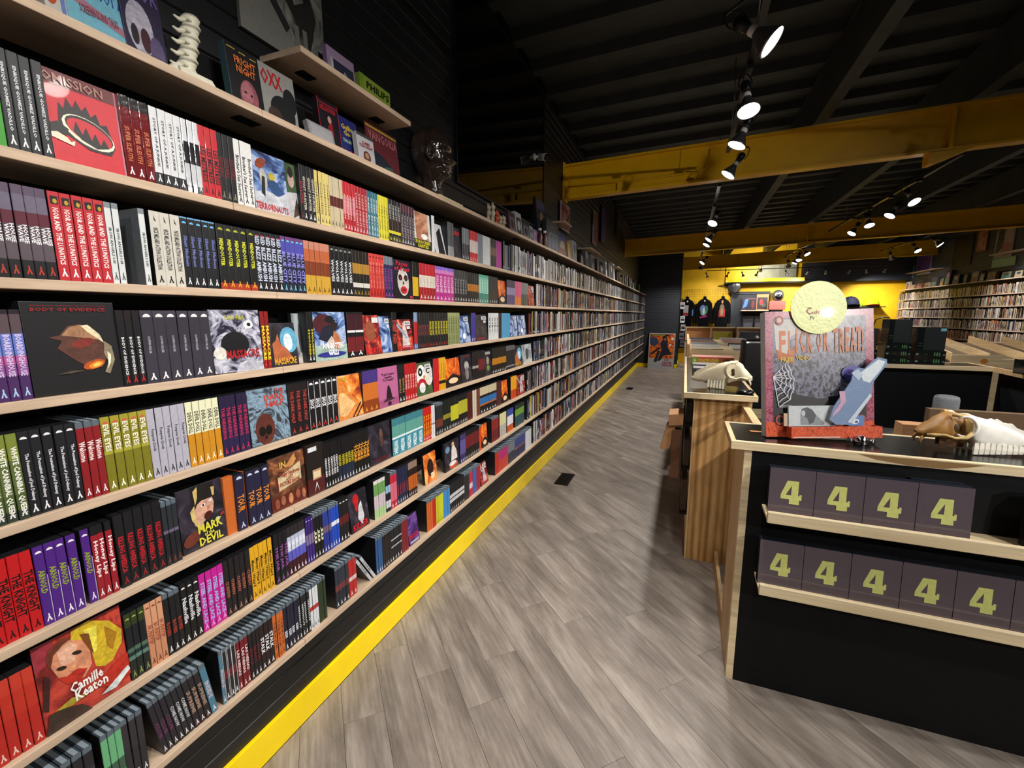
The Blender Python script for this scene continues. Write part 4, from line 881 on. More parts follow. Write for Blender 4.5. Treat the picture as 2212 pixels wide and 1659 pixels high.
    ('p', [(.16, .9), (.3, .96), (.42, .92), (.3, .88), (.2, .82), (.15, .68), (.12, .8)], '6c3420'), ('e', .44, .72, .055, .022, -18, '2c1814'), ('e', .26, .64, .055, .022, -18, '2c1814'), ('e', .37, .58, .04, .03, 0, 'e8a070'), ('e', .42, .50, .08, .025, -25, 'b02820'),
    ('p', [(.0, .0), (.5, 0), (.4, .12), (.2, .2), (.06, .22)], '3c2c24'), ('p', [(.12, .22), (.3, .26), (.5, .2), (.3, .17)], 'a89430'), ('p', [(.7, .30), (1, .4), (1, .12), (.8, .08), (.6, .2)], 'b82c1c'), ('p', [(.62, .08), (.98, .24), (1, .18), (.8, .06)], 'd8e0e0'),
    ('p', [(0, .3), (.08, .66), (.13, .6), (.06, .26)], '3c1c1c'), ('t', 'Camille', .30, .30, .68, .42, 'f0ece8', .028), ('t', 'Keaton', .34, .19, .72, .31, 'f0ece8', .028)]),
 'killer': ('14141a', 'dark', [('e', .4, .8, .16, .14, 0, 'b81c20'), ('p', [(.3, .7), (.5, .72), (.44, .5), (.34, .5)], 'b81c20'), ('p', [(.5, .6), (.66, .72), (.74, .3), (.6, .1), (.4, .3)], 'c8c8cc'), ('t', 'KILLER', .1, .04, .92, .2, 'c01c24', .028)]),
 'orange2': ('c05018', 'orange', [('e', .5, .5, .25, .3, 0, '281410'), ('r', .5, .1, .8, .3, 'e8c8a0')]),
 'white1': ('18161c', 'dark', [('p', [(.4, .3), (.5, .8), (.64, .85), (.8, .6), (.84, .3)], 'd8d0cc'), ('e', .58, .86, .09, .08, 0, 'c8a078'), ('e', .55, .12, .3, .1, 0, 'c8502c'), ('e', .5, .2, .25, .08, 0, 'e4e0dc'), ('e', .2, .75, .14, .12, 0, '6c8ca8')]),
 'purp': ('241430', 'purple', [('t', 'MASSACRE', .1, .2, .9, .36, 'b81c30', .028), ('r', .1, .05, .9, .12, 'a8a0b0')]),
}
PAINTED = set('snow green euro evid mass rays mist gialli death slash half orange clown bones bones2 mark marquee dim camille killer orange2 white1 k3 k4 k5 k7 k10 skull'.split())
def face_box(key, w, h, d, loc, rotz, lean, name, label, cat='film box', group=None, edge='15151a', lm=0):
    bg, am, shapes = ART[key]
    mb = MB().box(0, 0, 0, w, d, h, bg, {'l': edge, 'r': edge, 't': edge, 'b': edge})
    o = mb.build(name, M['cover'], None, loc, bevel=.0012); o.rotation_euler = (-radians(lean), 0, rotz)
    tag(o, label, cat, group)
    y = -.0003
    if am:
        a = MB().poly([(w * .01, y, h * .01), (w * .99, y, h * .01), (w * .99, y, h * .99), (w * .01, y, h * .99)]); a.build('cover_picture', A_[am], o); y -= .0002
    if shapes:
        pic = [s_ for s_ in shapes if s_[0] != 't']; wr_ = [s_ for s_ in shapes if s_[0] == 't']
        if pic: draw(MB(), pic, w, h, y).build('cover_print', M['picture'] if key in PAINTED else M['cover'], o)
        for s_ in wr_: draw(MB(), [s_], w, h, y - .0002 * len(pic) - .0002).build('cover_lettering', M['cover'], o)
    return o
for k, pl, pr, h, d, key, back, lean in FACES:
    z = SZ[k]; X = XS[k] - back; ya, yb = row_y(pl, X, z), row_y(pr, X, z)
    dep = {'evid': .05, 'trap': .014, 'camille': .06, 'gialli': .03, 'half': .03, 'marquee': .06}.get(key, .016)
    face_box(key, yb - ya - .001, h, dep, (X, ya, z + .0005), PI / 2, lean, 'film_box', f'{d}, {RS[k]}', 'film box', 'film boxes turned cover out on the left shelves')
# the navy box set's orange side panels and the box standing edge out beside the marquee cover
z = SZ[5]
for (pa, pb, ang) in ((497, 518, 35), (538, 541, 0)):
    ya, yb = row_y(pa, -1.215, z), row_y(pb, -1.215, z)
    o = MB().box(0, 0, 0, yb - ya, .015 if ang else .13, .176, 'c8682c').build('slip_box', M['case'], None, (-1.222, ya, z), PI / 2)
    tag(o, 'plain orange slip box ' + ('turned outward left of the navy cases' if ang else 'edge between navy cases'), 'slip box')
ya, yb = row_y(668, -1.215, z), row_y(704, -1.215, z)
o = MB().box(0, 0, 0, yb - ya, .13, .186, '1f1815', {'t': '2c2622'}).build('film_box', M['case'], None, (-1.216, ya, z), PI / 2)
tag(o, 'thick brown box edge beside the theatre marquee cover, sixth shelf', 'film box')
w = yb - ya
draw(MB(), [('r', 0, 0, 1, .34, '4c1c1c'), ('r', .3, .3, .8, .5, 'b88c6c'), ('r', .35, .33, .75, .46, 'd8c8a0'), ('p', [(.35, .04), (.5, .2), (.65, .04), (.5, .26)], 'e0e0e0'), ('r', .1, .87, .6, .96, 'd0d4d8')], w, .186, -.0003).build('cover_print', M['cover'], o)
# orange card block on the second shelf, white slab under the glass head handled later
p = onx(1366, 612, -1.215)
ya = row_y(1206, -1.212, SZ[1])
tag(MB().box(0, 0, 0, .2, .1, .06, 'b07c4c').build('cardboard_box', M['card'], None, (-1.212, ya, SZ[1]), PI / 2), 'small brown cardboard box in the gap on the second shelf', 'box')
# leaning white twin cases on the lowest shelf
for i in range(2):
    ya = row_y(800 + i * 8, -1.213, SZ[7])
    c = case_mb(.015, .17, CDP, 'c4c8cc', plastic=True); T = text_mb('TONE', .003, .05, .012, .13, -.0003, '3c4048', down=True)
    o = c.build('disc_case', M['case'], None, (-1.213, ya, SZ[7] + .001), PI / 2); o.rotation_euler = (0, -radians(32), PI / 2); T.build('spine_lettering', M['cover'], o)
    tag(o, ('left' if i == 0 else 'right') + ' of two white cases slumped sideways on the lowest shelf', 'disc case', 'two slumped white cases')
# ================================================================ TRACK LIGHTS
def lamp_meshes():
    h = MB(); h.lathe([(.012, .135), (.02, .13), (.021, .085), (.024, .075), (.045, .03), (.058, .006), (.060, 0), (.056, -.002)], seg=24, c='888', cap=False)
    s = MB(); s.lathe([(.019, .128), (.024, .132), (.026, .175), (.020, .185)], seg=18)
    n = MB(); n.lathe([(.0215, .084), (.0225, .100), (.020, .112)], seg=18, cap=False)
    l = MB(); l.lathe([(.0545, .001), (.040, -.004), (.015, -.0065), (.001, -.007)], seg=24, cap=True)
    y = MB(); y.tube([(-.031, 0, .15), (-.034, 0, .19), (-.02, 0, .235), (0, 0, .245), (.02, 0, .235), (.034, 0, .19), (.031, 0, .15)], .0035, 6)
    return h.mesh('reflector', M['silver']), s.mesh('socket', M['metalblack']), n.mesh('neck_band', M['white']), l.mesh('bulb_face', M['lens']), y.mesh('yoke', M['metalblack'])
LM = lamp_meshes()
def lamp_parts(r, q, size, on=True):
    R_ = None
    for nm, me in zip(('reflector', 'socket', 'neck_band', 'bulb_face', 'yoke'), LM):
        if nm == 'bulb_face' and not on: continue
        if nm in ('neck_band', 'bulb_face'): inst(nm, me, R_); continue
        o = inst(nm, me, r); o.rotation_mode = 'QUATERNION'; o.rotation_quaternion = q; o.scale = (size,) * 3
        if nm == 'reflector': R_ = o
def track_lamp(x, y, z, aim, label, power=None, size=1.0, group='black track spotlights', spot=100):
    """x, y, z: middle of the bulb face; aim: direction the light goes"""
    r = empty('track_spotlight', (x, y, z), label=label, cat='spotlight', group=group)
    a = Vector(aim).normalized(); q = Vector((0, 0, -1)).rotation_difference(a)
    lamp_parts(r, q, size)
    top = q @ Vector((0, 0, .24 * size)); zt = TZ[label_track(x)] - z
    st = MB().tube([top, (top.x * .6, top.y, max(top.z + .01, zt - .03)), (TX[label_track(x)] - x, 0, zt)], .006, 6); dx_ = TX[label_track(x)] - x; st.box(dx_ - .016, -.03, zt - .025, dx_ + .016, .03, zt + .0005); st.build('stem', M['metalblack'], r)
    if power is None: power = LAMP_W
    if power:
        L = bpy.data.lights.new('spot', 'SPOT'); L.energy = power; L.color = LAMP_COL; L.spot_size = radians(spot); L.spot_blend = .7; L.shadow_soft_size = .05
        lo = bpy.data.objects.new('bulb_light', L); COL.objects.link(lo); lo.parent = r; lo.location = a * .015; lo.rotation_mode = 'QUATERNION'; lo.rotation_quaternion = q
    return r
TX = [.27, 2.43, 4.6]; TZ = [3.12, 3.20, 3.26]
def label_track(x): return min(range(3), key=lambda i: abs(TX[i] - x))
def track(x, z, y0, y1, label, rods):
    r = empty('lighting_track', (x, 0, z), label=label, cat='light track', group='black lighting tracks')
    MB().box(-.018, y0, 0, .018, y1, .022).build('rail', M['metalblack'], r)
    for ry in rods: MB().tube([(0, ry, .02), (.01, ry, (zceil(x) - z) * .5), (0, ry, zceil(x) - z + .02)], .0035, 6).build('hanging_rod', M['grey'], r)
    return r
track(.27, TZ[0], -1.6, 4.75, 'black lighting track over the aisle in front of the nearest yellow beam', [-1, 1.4, 3.0, 4.55])
track(.27, TZ[0], 5.9, 14.1, 'black lighting track over the far aisle behind the nearest yellow beam', [6.4, 9.2])
track(2.43, TZ[1], 5.9, 10.3, 'black lighting track second from the shelf wall, four bright lamps', [6.3, 9.4])
track(2.43, TZ[1], 10.9, 14.5, 'black lighting track beyond the second yellow beam', [11.3, 14.0])
track(4.6, TZ[2], 10.9, 14.5, 'black lighting track near the right wall at the back', [11.2, 14.0])
lamps = [ # x y z aim label power
 (.29, 2.48, 2.87, (.72, -.12, -.62), 'track lamp nearest the camera, its bright face seen almost edge on', 46),
 (.28, 3.21, 2.87, (.12, -.34, -.93), 'second track lamp from the camera, broad oval glowing face', None),
 (.27, 3.80, 2.87, (-.38, -.10, -.92), 'third track lamp from the camera, just above the yellow beam', None),
 (.27, 4.54, 2.87, (-.55, -.10, -.83), 'fourth track lamp, hanging before the nearest yellow beam flange', None),
 (.26, 6.85, 2.88, (-.35, -.45, -.85), 'far aisle lamp nearest to us, under the dark ceiling', None),
 (.27, 8.3, 2.88, (-.6, -.15, -.8), 'far aisle lamp, upper one of two in front of second beam', None),
 (.26, 8.9, 2.88, (-.5, -.2, -.85), 'far aisle lamp, lower one of two in front of second beam', None),
 (.28, 11.9, 2.88, (-.6, -.3, -.8), 'far aisle lamp, second last before the black end wall', None),
 (.29, 13.4, 2.88, (-.95, .85, -2.2), 'far aisle lamp, last and lowest before the black end wall', None),
 (2.40, 6.75, 2.95, (.3, -.5, -.8), 'lamp at right end of four on the second track', None),
 (2.44, 7.55, 2.95, (-.5, -.2, -.85), 'lamp second from right of four on the second track', None),
 (2.44, 8.25, 2.95, (.1, -.4, -.9), 'lamp third from right of four on the second track', None),
 (2.42, 8.95, 2.95, (-.5, -.2, -.85), 'lamp at left end of four on the second track', None),
 (2.38, 11.6, 2.95, (.4, -.4, -.8), 'lamp under the stiffener of the second yellow beam', None),
 (2.46, 12.8, 2.95, (-.1, -.4, -.9), 'bright lamp behind the second beam, right of a pair', None),
 (2.50, 13.5, 2.95, (-.4, -.1, -.9), 'bright lamp behind the second beam, left of a pair', None),
 (2.52, 14.3, 2.95, (.2, .6, -.7), 'small lamp farthest along the second track by the end wall', 80),
 (4.55, 11.4, 3.0, (.6, -.3, -.75), 'lamp at right end of the third track near the right wall', 80),
 (4.55, 12.3, 3.0, (.3, -.5, -.8), 'large glowing lamp in middle of the third track', 80),
 (4.62, 13.8, 3.0, (.5, .5, -.75), 'small lamp at left end of the third track', 80)]
for x, y, z, aim, lab, pw in lamps: track_lamp(x, y, z, aim, lab, pw or (LAMP_W if y < 5 else LAMP_W * 2.0), 1.1)
track(4.6, TZ[2], -1.95, 4.6, 'black lighting track near the right wall, outside the picture', [-1.0, 3.0])
track_lamp(4.55, -1.72, 3.0, (-4.0, 3.96, -1.35), 'track lamp near the right wall behind the camera, aimed at the counter', 300, spot=60)
track_lamp(4.6, 2.5, 3.0, (.3, .3, -.9), 'track lamp near the right wall beside the sales counter, outside the picture', 80)
# the same lamps continuing outside the picture
for x, y, aim, pw in ((.27, -1.25, (-.5, .45, -.8), 60), (.27, -.4, (-.65, .1, -.75), 60), (.27, .5, (-.6, .25, -.8), 60), (.27, 1.3, (-.55, .1, -.85), 60), (.27, 1.85, (-.4, .05, -.9), 50)):
    track_lamp(x, y, 2.87, aim, f'track lamp over the aisle near {"behind" if y < 0 else "above"} the camera, {["first","second","third","fourth","fifth"][[-1.25,-.4,.5,1.3,1.85].index(y)]} of five', pw)
track(2.43, TZ[1], -1.6, 4.9, 'black lighting track above the sales counter, outside the picture', [0, 3.5])
for i, (x, y, aim) in enumerate(((2.43, .3, (-.6, .35, -.8)), (2.43, 1.5, (-.55, .35, -.8)), (2.43, 3.3, (-.6, -.1, -.85)), (2.43, 4.4, (.1, .5, -.85)))):
    track_lamp(x, y, 2.95, aim, f'track lamp over the sales counter outside the picture, {["first","second","third","fourth"][i]} of four', 95)
# rail of small lamps along the end wall
r = empty('lighting_track', (0, 15.3, 2.98), label='thin black light rail running across the shop before the end wall', cat='light track')
MB().box(.5, -.015, 0, 5.6, .015, .02).build('rail', M['metalblack'], r)
for ry in (.9, 2.6, 4.3): MB().tube([(ry, 0, .02), (ry, 0, zceil(ry) - 2.98 + .03)], .004, 6).build('hanging_rod', M['metalblack'], r)
for i, px in enumerate((1529, 1570, 1606, 1633, 1700, 1742, 1785, 1832, 1872, 1908)):
    p = ony(px, 592, 15.3); on = i in (1, 2, 5, 8)
    r = empty('track_spotlight', (p.x, 15.3, 2.80), label=f'{["first","second","third","fourth","fifth","sixth","seventh","eighth","ninth","tenth"][i]} small {"lit" if on else "unlit"} spotlight from left on the end wall rail', cat='spotlight', group='small spotlights on the end wall rail')
    a = Vector(((-.3, .5, -.8) if i % 2 else (.35, .4, -.8))).normalized(); q = Vector((0, 0, -1)).rotation_difference(a)
    lamp_parts(r, q, .8, on)
    MB().tube([(0, 0, .18), (0, 0, .19)], .006, 6).build('stem', M['metalblack'], r)
    if i in (1, 2, 5, 8):
        L = bpy.data.lights.new('spot', 'SPOT'); L.energy = 170 if i in (5, 8) else 75; L.color = LAMP_COL; L.spot_size = radians(120); L.spot_blend = .8; L.shadow_soft_size = .05
        lo = bpy.data.objects.new('bulb_light', L); COL.objects.link(lo); lo.parent = r; lo.location = a * .02; lo.rotation_mode = 'QUATERNION'; lo.rotation_quaternion = q

# ================================================================ SALES COUNTERS
def counter_top(name_parent, x0, y0, x1, y1, z, t=.036, tr=.02, sides='flrb', stain=None):
    MB().box(x0 + tr, y0 + tr, z - t, x1 - tr, y1 - tr, z - .0015).build('laminate_top', M['laminate'], name_parent)
    if 'f' in sides: MB().box(x0, y0, z - t, x1, y0 + tr, z).build('edge_trim', M['trimx'], name_parent, bevel=.002)
    if 'b' in sides: MB().box(x0, y1 - tr, z - t, x1, y1, z).build('edge_trim', M['trimx'], name_parent, bevel=.002)
    if 'l' in sides: MB().box(x0, y0 + tr + .0005, z - t, x0 + tr, y1 - tr - .0005, z).build('edge_trim', M['trimy'], name_parent, bevel=.002)
    if 'r' in sides: MB().box(x1 - tr, y0 + tr + .0005, z - t, x1, y1 - tr - .0005, z).build('edge_trim', M['trimy'], name_parent, bevel=.002)
fc = empty('sales_counter', (0, 0, 0), label='black fronted sales counter with pale wood edging and two display ledges', cat='counter')
ZC = 1.131
counter_top(fc, .208, 2.028, 3.0, 2.40, ZC)
pt = MB()
pts = [(.62, .0), (.68, -.016), (.78, -.027), (.88, -.027), (.95, -.014), (1.0, 0)]
pt.poly([(a * 1.0 + .03, 2.0275, ZC - .006 + b) for a, b in pts][::-1], '8a6c44'); o = pt.build('stain', M['matte'], fc); o['label'] = 'brown stain on the edge'
MB().box(.292, 2.045, .0, 3.0, 2.06, ZC - .036).build('front_panel', M['black'], fc)
MB().box(.262, 2.043, 0, .2915, 2.075, ZC - .036).build('corner_post', M['trimx'], fc, bevel=.0015)
MB().box(.2625, 2.076, 0, .282, 2.385, ZC - .036).build('side_panel', M['pine'], fc)
MB().box(.292, 2.37, 0, 3.0, 2.385, ZC - .036).build('back_panel', M['black'], fc)
for nm, z, xe in (('upper', .862, .345), ('lower', .548, .340)):
    lg = empty('display_ledge', (xe, 2.0445, z), label=f'{nm} pale wood display ledge on the black front of the sales counter', cat='ledge', group='display ledges on the sales counter')
    MB().box(0, -.1195, -.012, 3.0 - xe, 0, 0).build('ledge_board', M['trimx'], lg)
    MB().box(0, -.1395, -.022, 3.0 - xe, -.12, .024).build('ledge_lip', M['trimx'], lg, bevel=.003)
# low threshold board and hinged rail between the two counters
tb = MB().box(.262, 2.392, 0, .281, 3.045, .10).build('threshold_board', M['pine'], bevel=.0015); tag(tb, 'low pine board on the floor linking the two counters', 'board')
gr = MB().box(.355, 2.41, 1.062, .395, 3.045, 1.10).build('gate_rail', M['trimy'], bevel=.002); tag(gr, 'pale wood rail bridging the gap between the two counters', 'rail')
# counter with the wooden end beside the aisle
mc = empty('side_counter', (0, 0, 0), label='narrow black topped counter with a pine end panel facing the camera', cat='counter')
ZM = 1.168
counter_top(mc, .012, 2.985, .434, 5.55, ZM)
MB().box(.09, 3.062, 0, .415, 3.08, ZM - .036).build('end_panel', M['pinering'], mc, bevel=.0015)
MB().box(.078, 3.06, 0, .0895, 5.5, ZM - .036).build('side_edge', M['pine'], mc)
MB().box(.40, 3.081, 0, .415, 5.5, ZM - .036).build('inner_panel', M['black'], mc)
for z in (.30, .62, .92): MB().box(.03, 3.10, z, .0775, 5.5, z + .018).build('side_shelf', M['black'], mc)
for i, (y, z, h, c) in enumerate(((3.12, .94, .16, '241a1c'), (3.3, .94, .15, '2c1a30'), (3.5, .94, .17, '1c1618'), (3.12, .64, .2, '3c2418'), (3.34, .64, .22, '241810'), (3.12, .32, .24, '3a2214'), (3.4, .32, .22, '20160f'))):
    o = MB().box(.034, y, z, .072, y + .17, z + h - .02, c).build('record_sleeve', M['cover']); tag(o, f'dark record sleeve on the narrow side rack, {["first","second","third","fourth","fifth","sixth","seventh"][i]} of seven', 'sleeve', 'dark sleeves on the narrow side rack')
cb = empty('cardboard_box', (-.075, 3.08, .86), label='torn brown cardboard box hanging open beside the pine end panel', cat='box')
MB().obox((.005, 0, .06), (.09, 0, .012), (0, .2, 0), (0, 0, .075)).build('box_body', M['card'], cb)
MB().obox((-.008, .02, .055), (.06, 0, .01), (0, .12, .0), (-.035, 0, -.17)).build('box_flap', M['card'], cb)
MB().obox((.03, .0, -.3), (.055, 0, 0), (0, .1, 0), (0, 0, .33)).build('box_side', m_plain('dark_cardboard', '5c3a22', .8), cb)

# counter at the back of the cash desk
bc = empty('back_counter', (0, 0, 0), label='black back counter of the cash desk with pale wood edge', cat='counter')
ZB = 1.12
counter_top(bc, 1.12, 6.02, 3.0, 6.5, ZB, tr=.02, t=.045)
MB().box(1.12, 6.06, 0, 3.0, 6.08, ZB - .045).build('front_panel', M['black'], bc)
rcn = empty('right_counter', (2.99, 6.0, 0), math.radians(0), 'black right hand counter of the cash desk with worn wood edge', 'counter')
m = MB(); m.rings([[(0, 0, z), (-.17, -1.9, z), (.7, -1.9, z), (.7, 0, z)] for z in (ZB - .045, ZB)], smooth=False); m.build('laminate_top', M['laminate'], rcn)
m = MB(); m.obox((-.02, 0, ZB - .045), (-.17, -1.9, 0), (.02, 0, 0), (0, 0, .048)); m.build('edge_trim', M['pine'], rcn)
m = MB(); m.obox((.03, 0, 0), (-.17, -1.9, 0), (.02, 0, 0), (0, 0, ZB - .045)); m.build('side_panel', M['black'], rcn)

# ---------------------------------------------------------------- sealed boxes with a big 4 on the counter ledges
FOURP = [[(0, .20), (0, .38), (.28, 1), (.50, 1), (.50, .80), (.24, .38)], [(.50, .20), (.50, 1), (.83, 1), (.83, .20)], [(0, .20), (.24, .38), (.50, .38), (.50, .20)], [(.83, .20), (.83, .38), (.90, .38), (.90, .44), (1, .44), (1, .20)], [(.42, 0), (.42, .20), (.90, .20), (.90, 0)]]
fb = MB().box(0, 0, 0, .1565, .045, .19, '5a5057', {'t': '1e2430', 'l': '2a252c', 'r': '2a252c'}).mesh('sealed_box', M['wrap'])
fm = MB()
for P in FOURP:
    a = sum(P[i][0] * P[(i + 1) % len(P)][1] - P[(i + 1) % len(P)][0] * P[i][1] for i in range(len(P)))
    if a < 0: P = P[::-1]
    fm.poly([(.042 + x * .072, -.0006, .048 + z * .094) for x, z in P], 'd8dc84')
fm = fm.mesh('numeral', M['cover'])
for nm, z, xs in (('upper', .8625, [.352 + i * .1585 for i in range(4)] + [1.135]), ('lower', .5485, [.340 + i * .1585 for i in range(7)])):
    n = len(xs)
    for i, x in enumerate(xs):
        o = inst('sealed_box', fb, None, (x, 1.958, z), 0); o.rotation_euler = (-radians(4), 0, 0)
        inst('numeral', fm, o)
        wh = ['first', 'second', 'third', 'fourth', 'fifth', 'sixth', 'seventh'][i]
        tag(o, f'{wh} from left of the shrink-wrapped purple boxes marked 4, {nm} ledge', 'boxed set', f'shrink-wrapped purple boxes on the {nm} counter ledge')
    if nm == 'upper':
        o = MB().box(0, 0, 0, .1565, .03, .188, '1a1e28', {'t': '1c2836'}).build('sealed_box', M['wrap'], None, (xs[3] - .004, 2.009, z)); o.rotation_euler = (-radians(3), 0, 0)
        tag(o, 'dark box hidden behind the fourth purple box on the upper ledge', 'boxed set')

# ---------------------------------------------------------------- cardboard display box on the counter
P0 = ony(1655, 943.5, 2.13); P0.z = ZC + .004; P0.y = 2.13
P1 = onz(1888, 950, ZC + .004)
TLp = ony(1641, 675, 2.19)
u = P1 - P0; wv_ = u.length; u.normalize(); v0 = TLp - P0; v0 -= u * v0.dot(u) * .95; hv = (TLp - P0).length; vdir = (TLp - P0).normalized()
nrm = u.cross(vdir).normalized()            # towards the camera
vdir = nrm.cross(u).normalized(); vdir = (TLp - P0 + (TLp - P0).dot(vdir) * vdir * 0).normalized()
fr = Matrix(((u.x, -nrm.x, vdir.x, P0.x), (u.y, -nrm.y, vdir.y, P0.y), (u.z, -nrm.z, vdir.z, P0.z), (0, 0, 0, 1)))
w, h = wv_, hv
print('display', w, h, nrm)
dsp = MB().box(0, 0, 0, w, .045, h, 'c0c0c8', {'f': '3c1c24'}).build('display_box', M['cover'], bevel=.001); dsp.matrix_world = fr
tag(dsp, 'upright cardboard display box with orange crackle border on the sales counter', 'display box')
q = MB().poly([(0, -.0003, 0), (w, -.0003, 0), (w, -.0003, h * .12), (0, -.0003, h * .12)]); q.build('lower_border', A_['lava'], dsp)
q = MB()
for a, b, c_, d_ in ((0, .12, .07, 1), (.93, .12, 1, 1), (.07, .95, .93, 1)): q.poly([(a * w, -.0003, b * h), (c_ * w, -.0003, b * h), (c_ * w, -.0003, d_ * h), (a * w, -.0003, d_ * h)])
q.build('side_border', A_['violetlava'], dsp)
q = MB().poly([(.07 * w, -.0003, .12 * h), (.93 * w, -.0003, .12 * h), (.93 * w, -.0003, .95 * h), (.07 * w, -.0003, .95 * h)]); q.build('street_picture', A_['night'], dsp)
sh = [('p', [(.07, .12), (.93, .12), (.93, .36), (.5, .30), (.07, .38)], '1c1a1e'), ('p', [(.08, .94), (.32, .93), (.34, .84), (.24, .80), (.2, .64), (.10, .70)], 'c8c4c0'), ('p', [(.10, .70), (.2, .66), (.28, .72), (.26, .58), (.12, .62)], 'b86428'),
 *[('t', ch, x_, .665 + dz, x_ + wd, .855 + dz, 'c8764c', .028) for ch, x_, wd, dz in (('F', .13, .06, -.01), ('L', .215, .05, -.012), ('I', .285, .014, 0), ('C', .32, .055, .004), ('K', .39, .055, 0), ('O', .475, .05, 0), ('R', .54, .05, .01), ('T', .625, .05, .0), ('R', .685, .045, -.006), ('E', .738, .038, .004), ('A', .785, .045, 0), ('T', .835, .045, .004), ('!', .888, .014, 0))], ('t', 'FREE', .14, .60, .26, .635, 'c8a838', .04), ('t', 'VIDEO', .28, .61, .42, .645, 'c8a838', .04),
 ('e', .13, .93, .04, .035, 0, 'a85c58'), ('e', .13, .93, .022, .02, 0, 'c8b8b0'), ('e', .13, .135, .045, .04, 0, 'a84838'), ('e', .13, .135, .028, .025, 0, '1c1a1e'), ('e', .88, .135, .04, .036, 0, 'a84838'), ('e', .88, .135, .025, .022, 0, '1c1a1e'),
 ('r', .12, .25, .24, .253, 'b0b0b0'), ('r', .12, .243, .22, .246, 'b0b0b0'), ('r', .12, .236, .2, .239, 'b0b0b0'),
 ('r', .12, .485, .2, .492, 'c8a890'), ('r', .72, .48, .8, .487, 'd0b0a8'), ('e', .8, .5, .1, .06, 0, '4c4494')]
wb = []                                       # printed cobweb
import itertools
hub = (.07, .48)
ends = [(.20, .60), (.23, .53), (.26, .46), (.255, .38), (.22, .30), (.12, .24)]
def ln(a, b, t=.0035): 
    dx, dy = b[0] - a[0], (b[1] - a[1]) * h / w; L_ = sqrt(dx * dx + dy * dy) or 1; ox, oy = -dy / L_ * t, dx / L_ * t * w / h
    return ('p', [(a[0] - ox, a[1] - oy), (b[0] - ox, b[1] - oy), (b[0] + ox, b[1] + oy), (a[0] + ox, a[1] + oy)], 'd4d4dc')
for e_ in ends: wb.append(ln(hub, e_))
for f_ in (.45, .65, .85, 1.0):
    for a, b in zip(ends[:-1], ends[1:]):
        p1 = (hub[0] + (a[0] - hub[0]) * f_, hub[1] + (a[1] - hub[1]) * f_); p2 = (hub[0] + (b[0] - hub[0]) * f_, hub[1] + (b[1] - hub[1]) * f_)
        mid = ((p1[0] + p2[0]) / 2 - .012, (p1[1] + p2[1]) / 2); wb += [ln(p1, mid), ln(mid, p2)]
draw(MB(), sh, w, h, -.0005).build('printed_title', M['cover'], dsp)
draw(MB(), wb, w, h, -.0035).build('printed_cobweb', M['cover'], dsp)
# moon disc header, low front tray
mn = MB().rings([[(w * .49 + .112 * cos(t), yy, h * 1.02 + .112 * sin(t)) for t in [2 * PI * i / 48 for i in range(48)]] for yy in (-.006, -.009)][::1], 'ccd488', smooth=False)
o = mn.build('moon_disc', M['moon'], dsp); o['label'] = 'pale yellow round moon header'
draw(MB(), [('t', 'C', .37, .965, .425, 1.025, 'a03c30', .028), ('t', 'ult', .43, .968, .50, 1.0, 'b07860', .02), ('t', 'Pr', .41, .925, .455, .955, '585c40', .01)], w, h, -.0098).build('moon_lettering', M['cover'], dsp)
# things standing in the display
def on_disp(mb, name, mat, label, cat):
    o = mb.build(name, mat); o.matrix_world = fr; tag(o, label, cat); return o
c = MB().box(w * .19, -.022, h * .088, w * .62, -.012, h * .248, 'c4ccd0')
o = on_disp(c, 'film_case', M['cover'], 'white case with a pencil drawing of a dark haired woman, in the display', 'film case')
draw(MB(), [('e', .34, .80, .0, .0, 0, 'fff')][:0] + [('p', [(.30, .10), (.30, .196), (.34, .235), (.40, .225), (.45, .17), (.52, .11), (.50, .095)], '8c9498'), ('p', [(.305, .17), (.31, .225), (.36, .238), (.41, .215), (.44, .17), (.42, .12), (.38, .10), (.36, .15), (.345, .16)], '50545c'), ('e', .325, .19, .018, .024, 0, 'c0c4c8')], w, h, -.0223).build('drawing', M['cover'], o)
c = MB(); 
sh_ = [(.60, .10), (.74, .10), (.80, .20), (.92, .32), (.93, .42), (1.00, .50), (1.06, .56), (1.05, .60), (.98, .615), (.92, .58), (.86, .53), (.80, .54), (.76, .52), (.74, .44), (.66, .34), (.58, .24), (.54, .14)]
def ccw(P): return P if sum(P[i][0] * P[(i + 1) % len(P)][1] - P[(i + 1) % len(P)][0] * P[i][1] for i in range(len(P))) > 0 else P[::-1]
sh_ = ccw(sh_)
c.rings([[(a * w, yy, b * h) for a, b in sh_][::-1] for yy in (-.040, -.034)], '7c90b0', smooth=False)
o = on_disp(c, 'shaped_card', M['wrap'], 'die-cut pale blue card of a pistol-like shape leaning in the display', 'card')
draw(MB(), [('p', ccw([(.82, .50), (.98, .60), (1.04, .58), (1.0, .52), (.9, .42), (.84, .44)]), 'd0dce4'), ('p', ccw([(.63, .36), (.68, .36), (.69, .28), (.62, .20), (.56, .16), (.58, .2), (.64, .27)]), 'c49cb8'), ('p', ccw([(.74, .5), (.80, .53), (.84, .48), (.8, .44)]), 'b0c0d4'), ('p', ccw([(.7, .12), (.9, .34), (.92, .32), (.74, .11)]), 'c0d0e0')], w, h, -.0405).build('card_print', M['cover'], o)
c = MB().box(w * .74, -.02, h * .088, w * .88, -.013, h * .165, '5c84c0'); o = on_disp(c, 'booklet', M['cover'], 'small blue and white booklet low in the display', 'booklet')
draw(MB(), [('e', .80, .12, .035, .02, 10, 'e0e8f0'), ('e', .81, .118, .015, .009, 10, '3c5090')], w, h, -.0203).build('booklet_print', M['cover'], o)
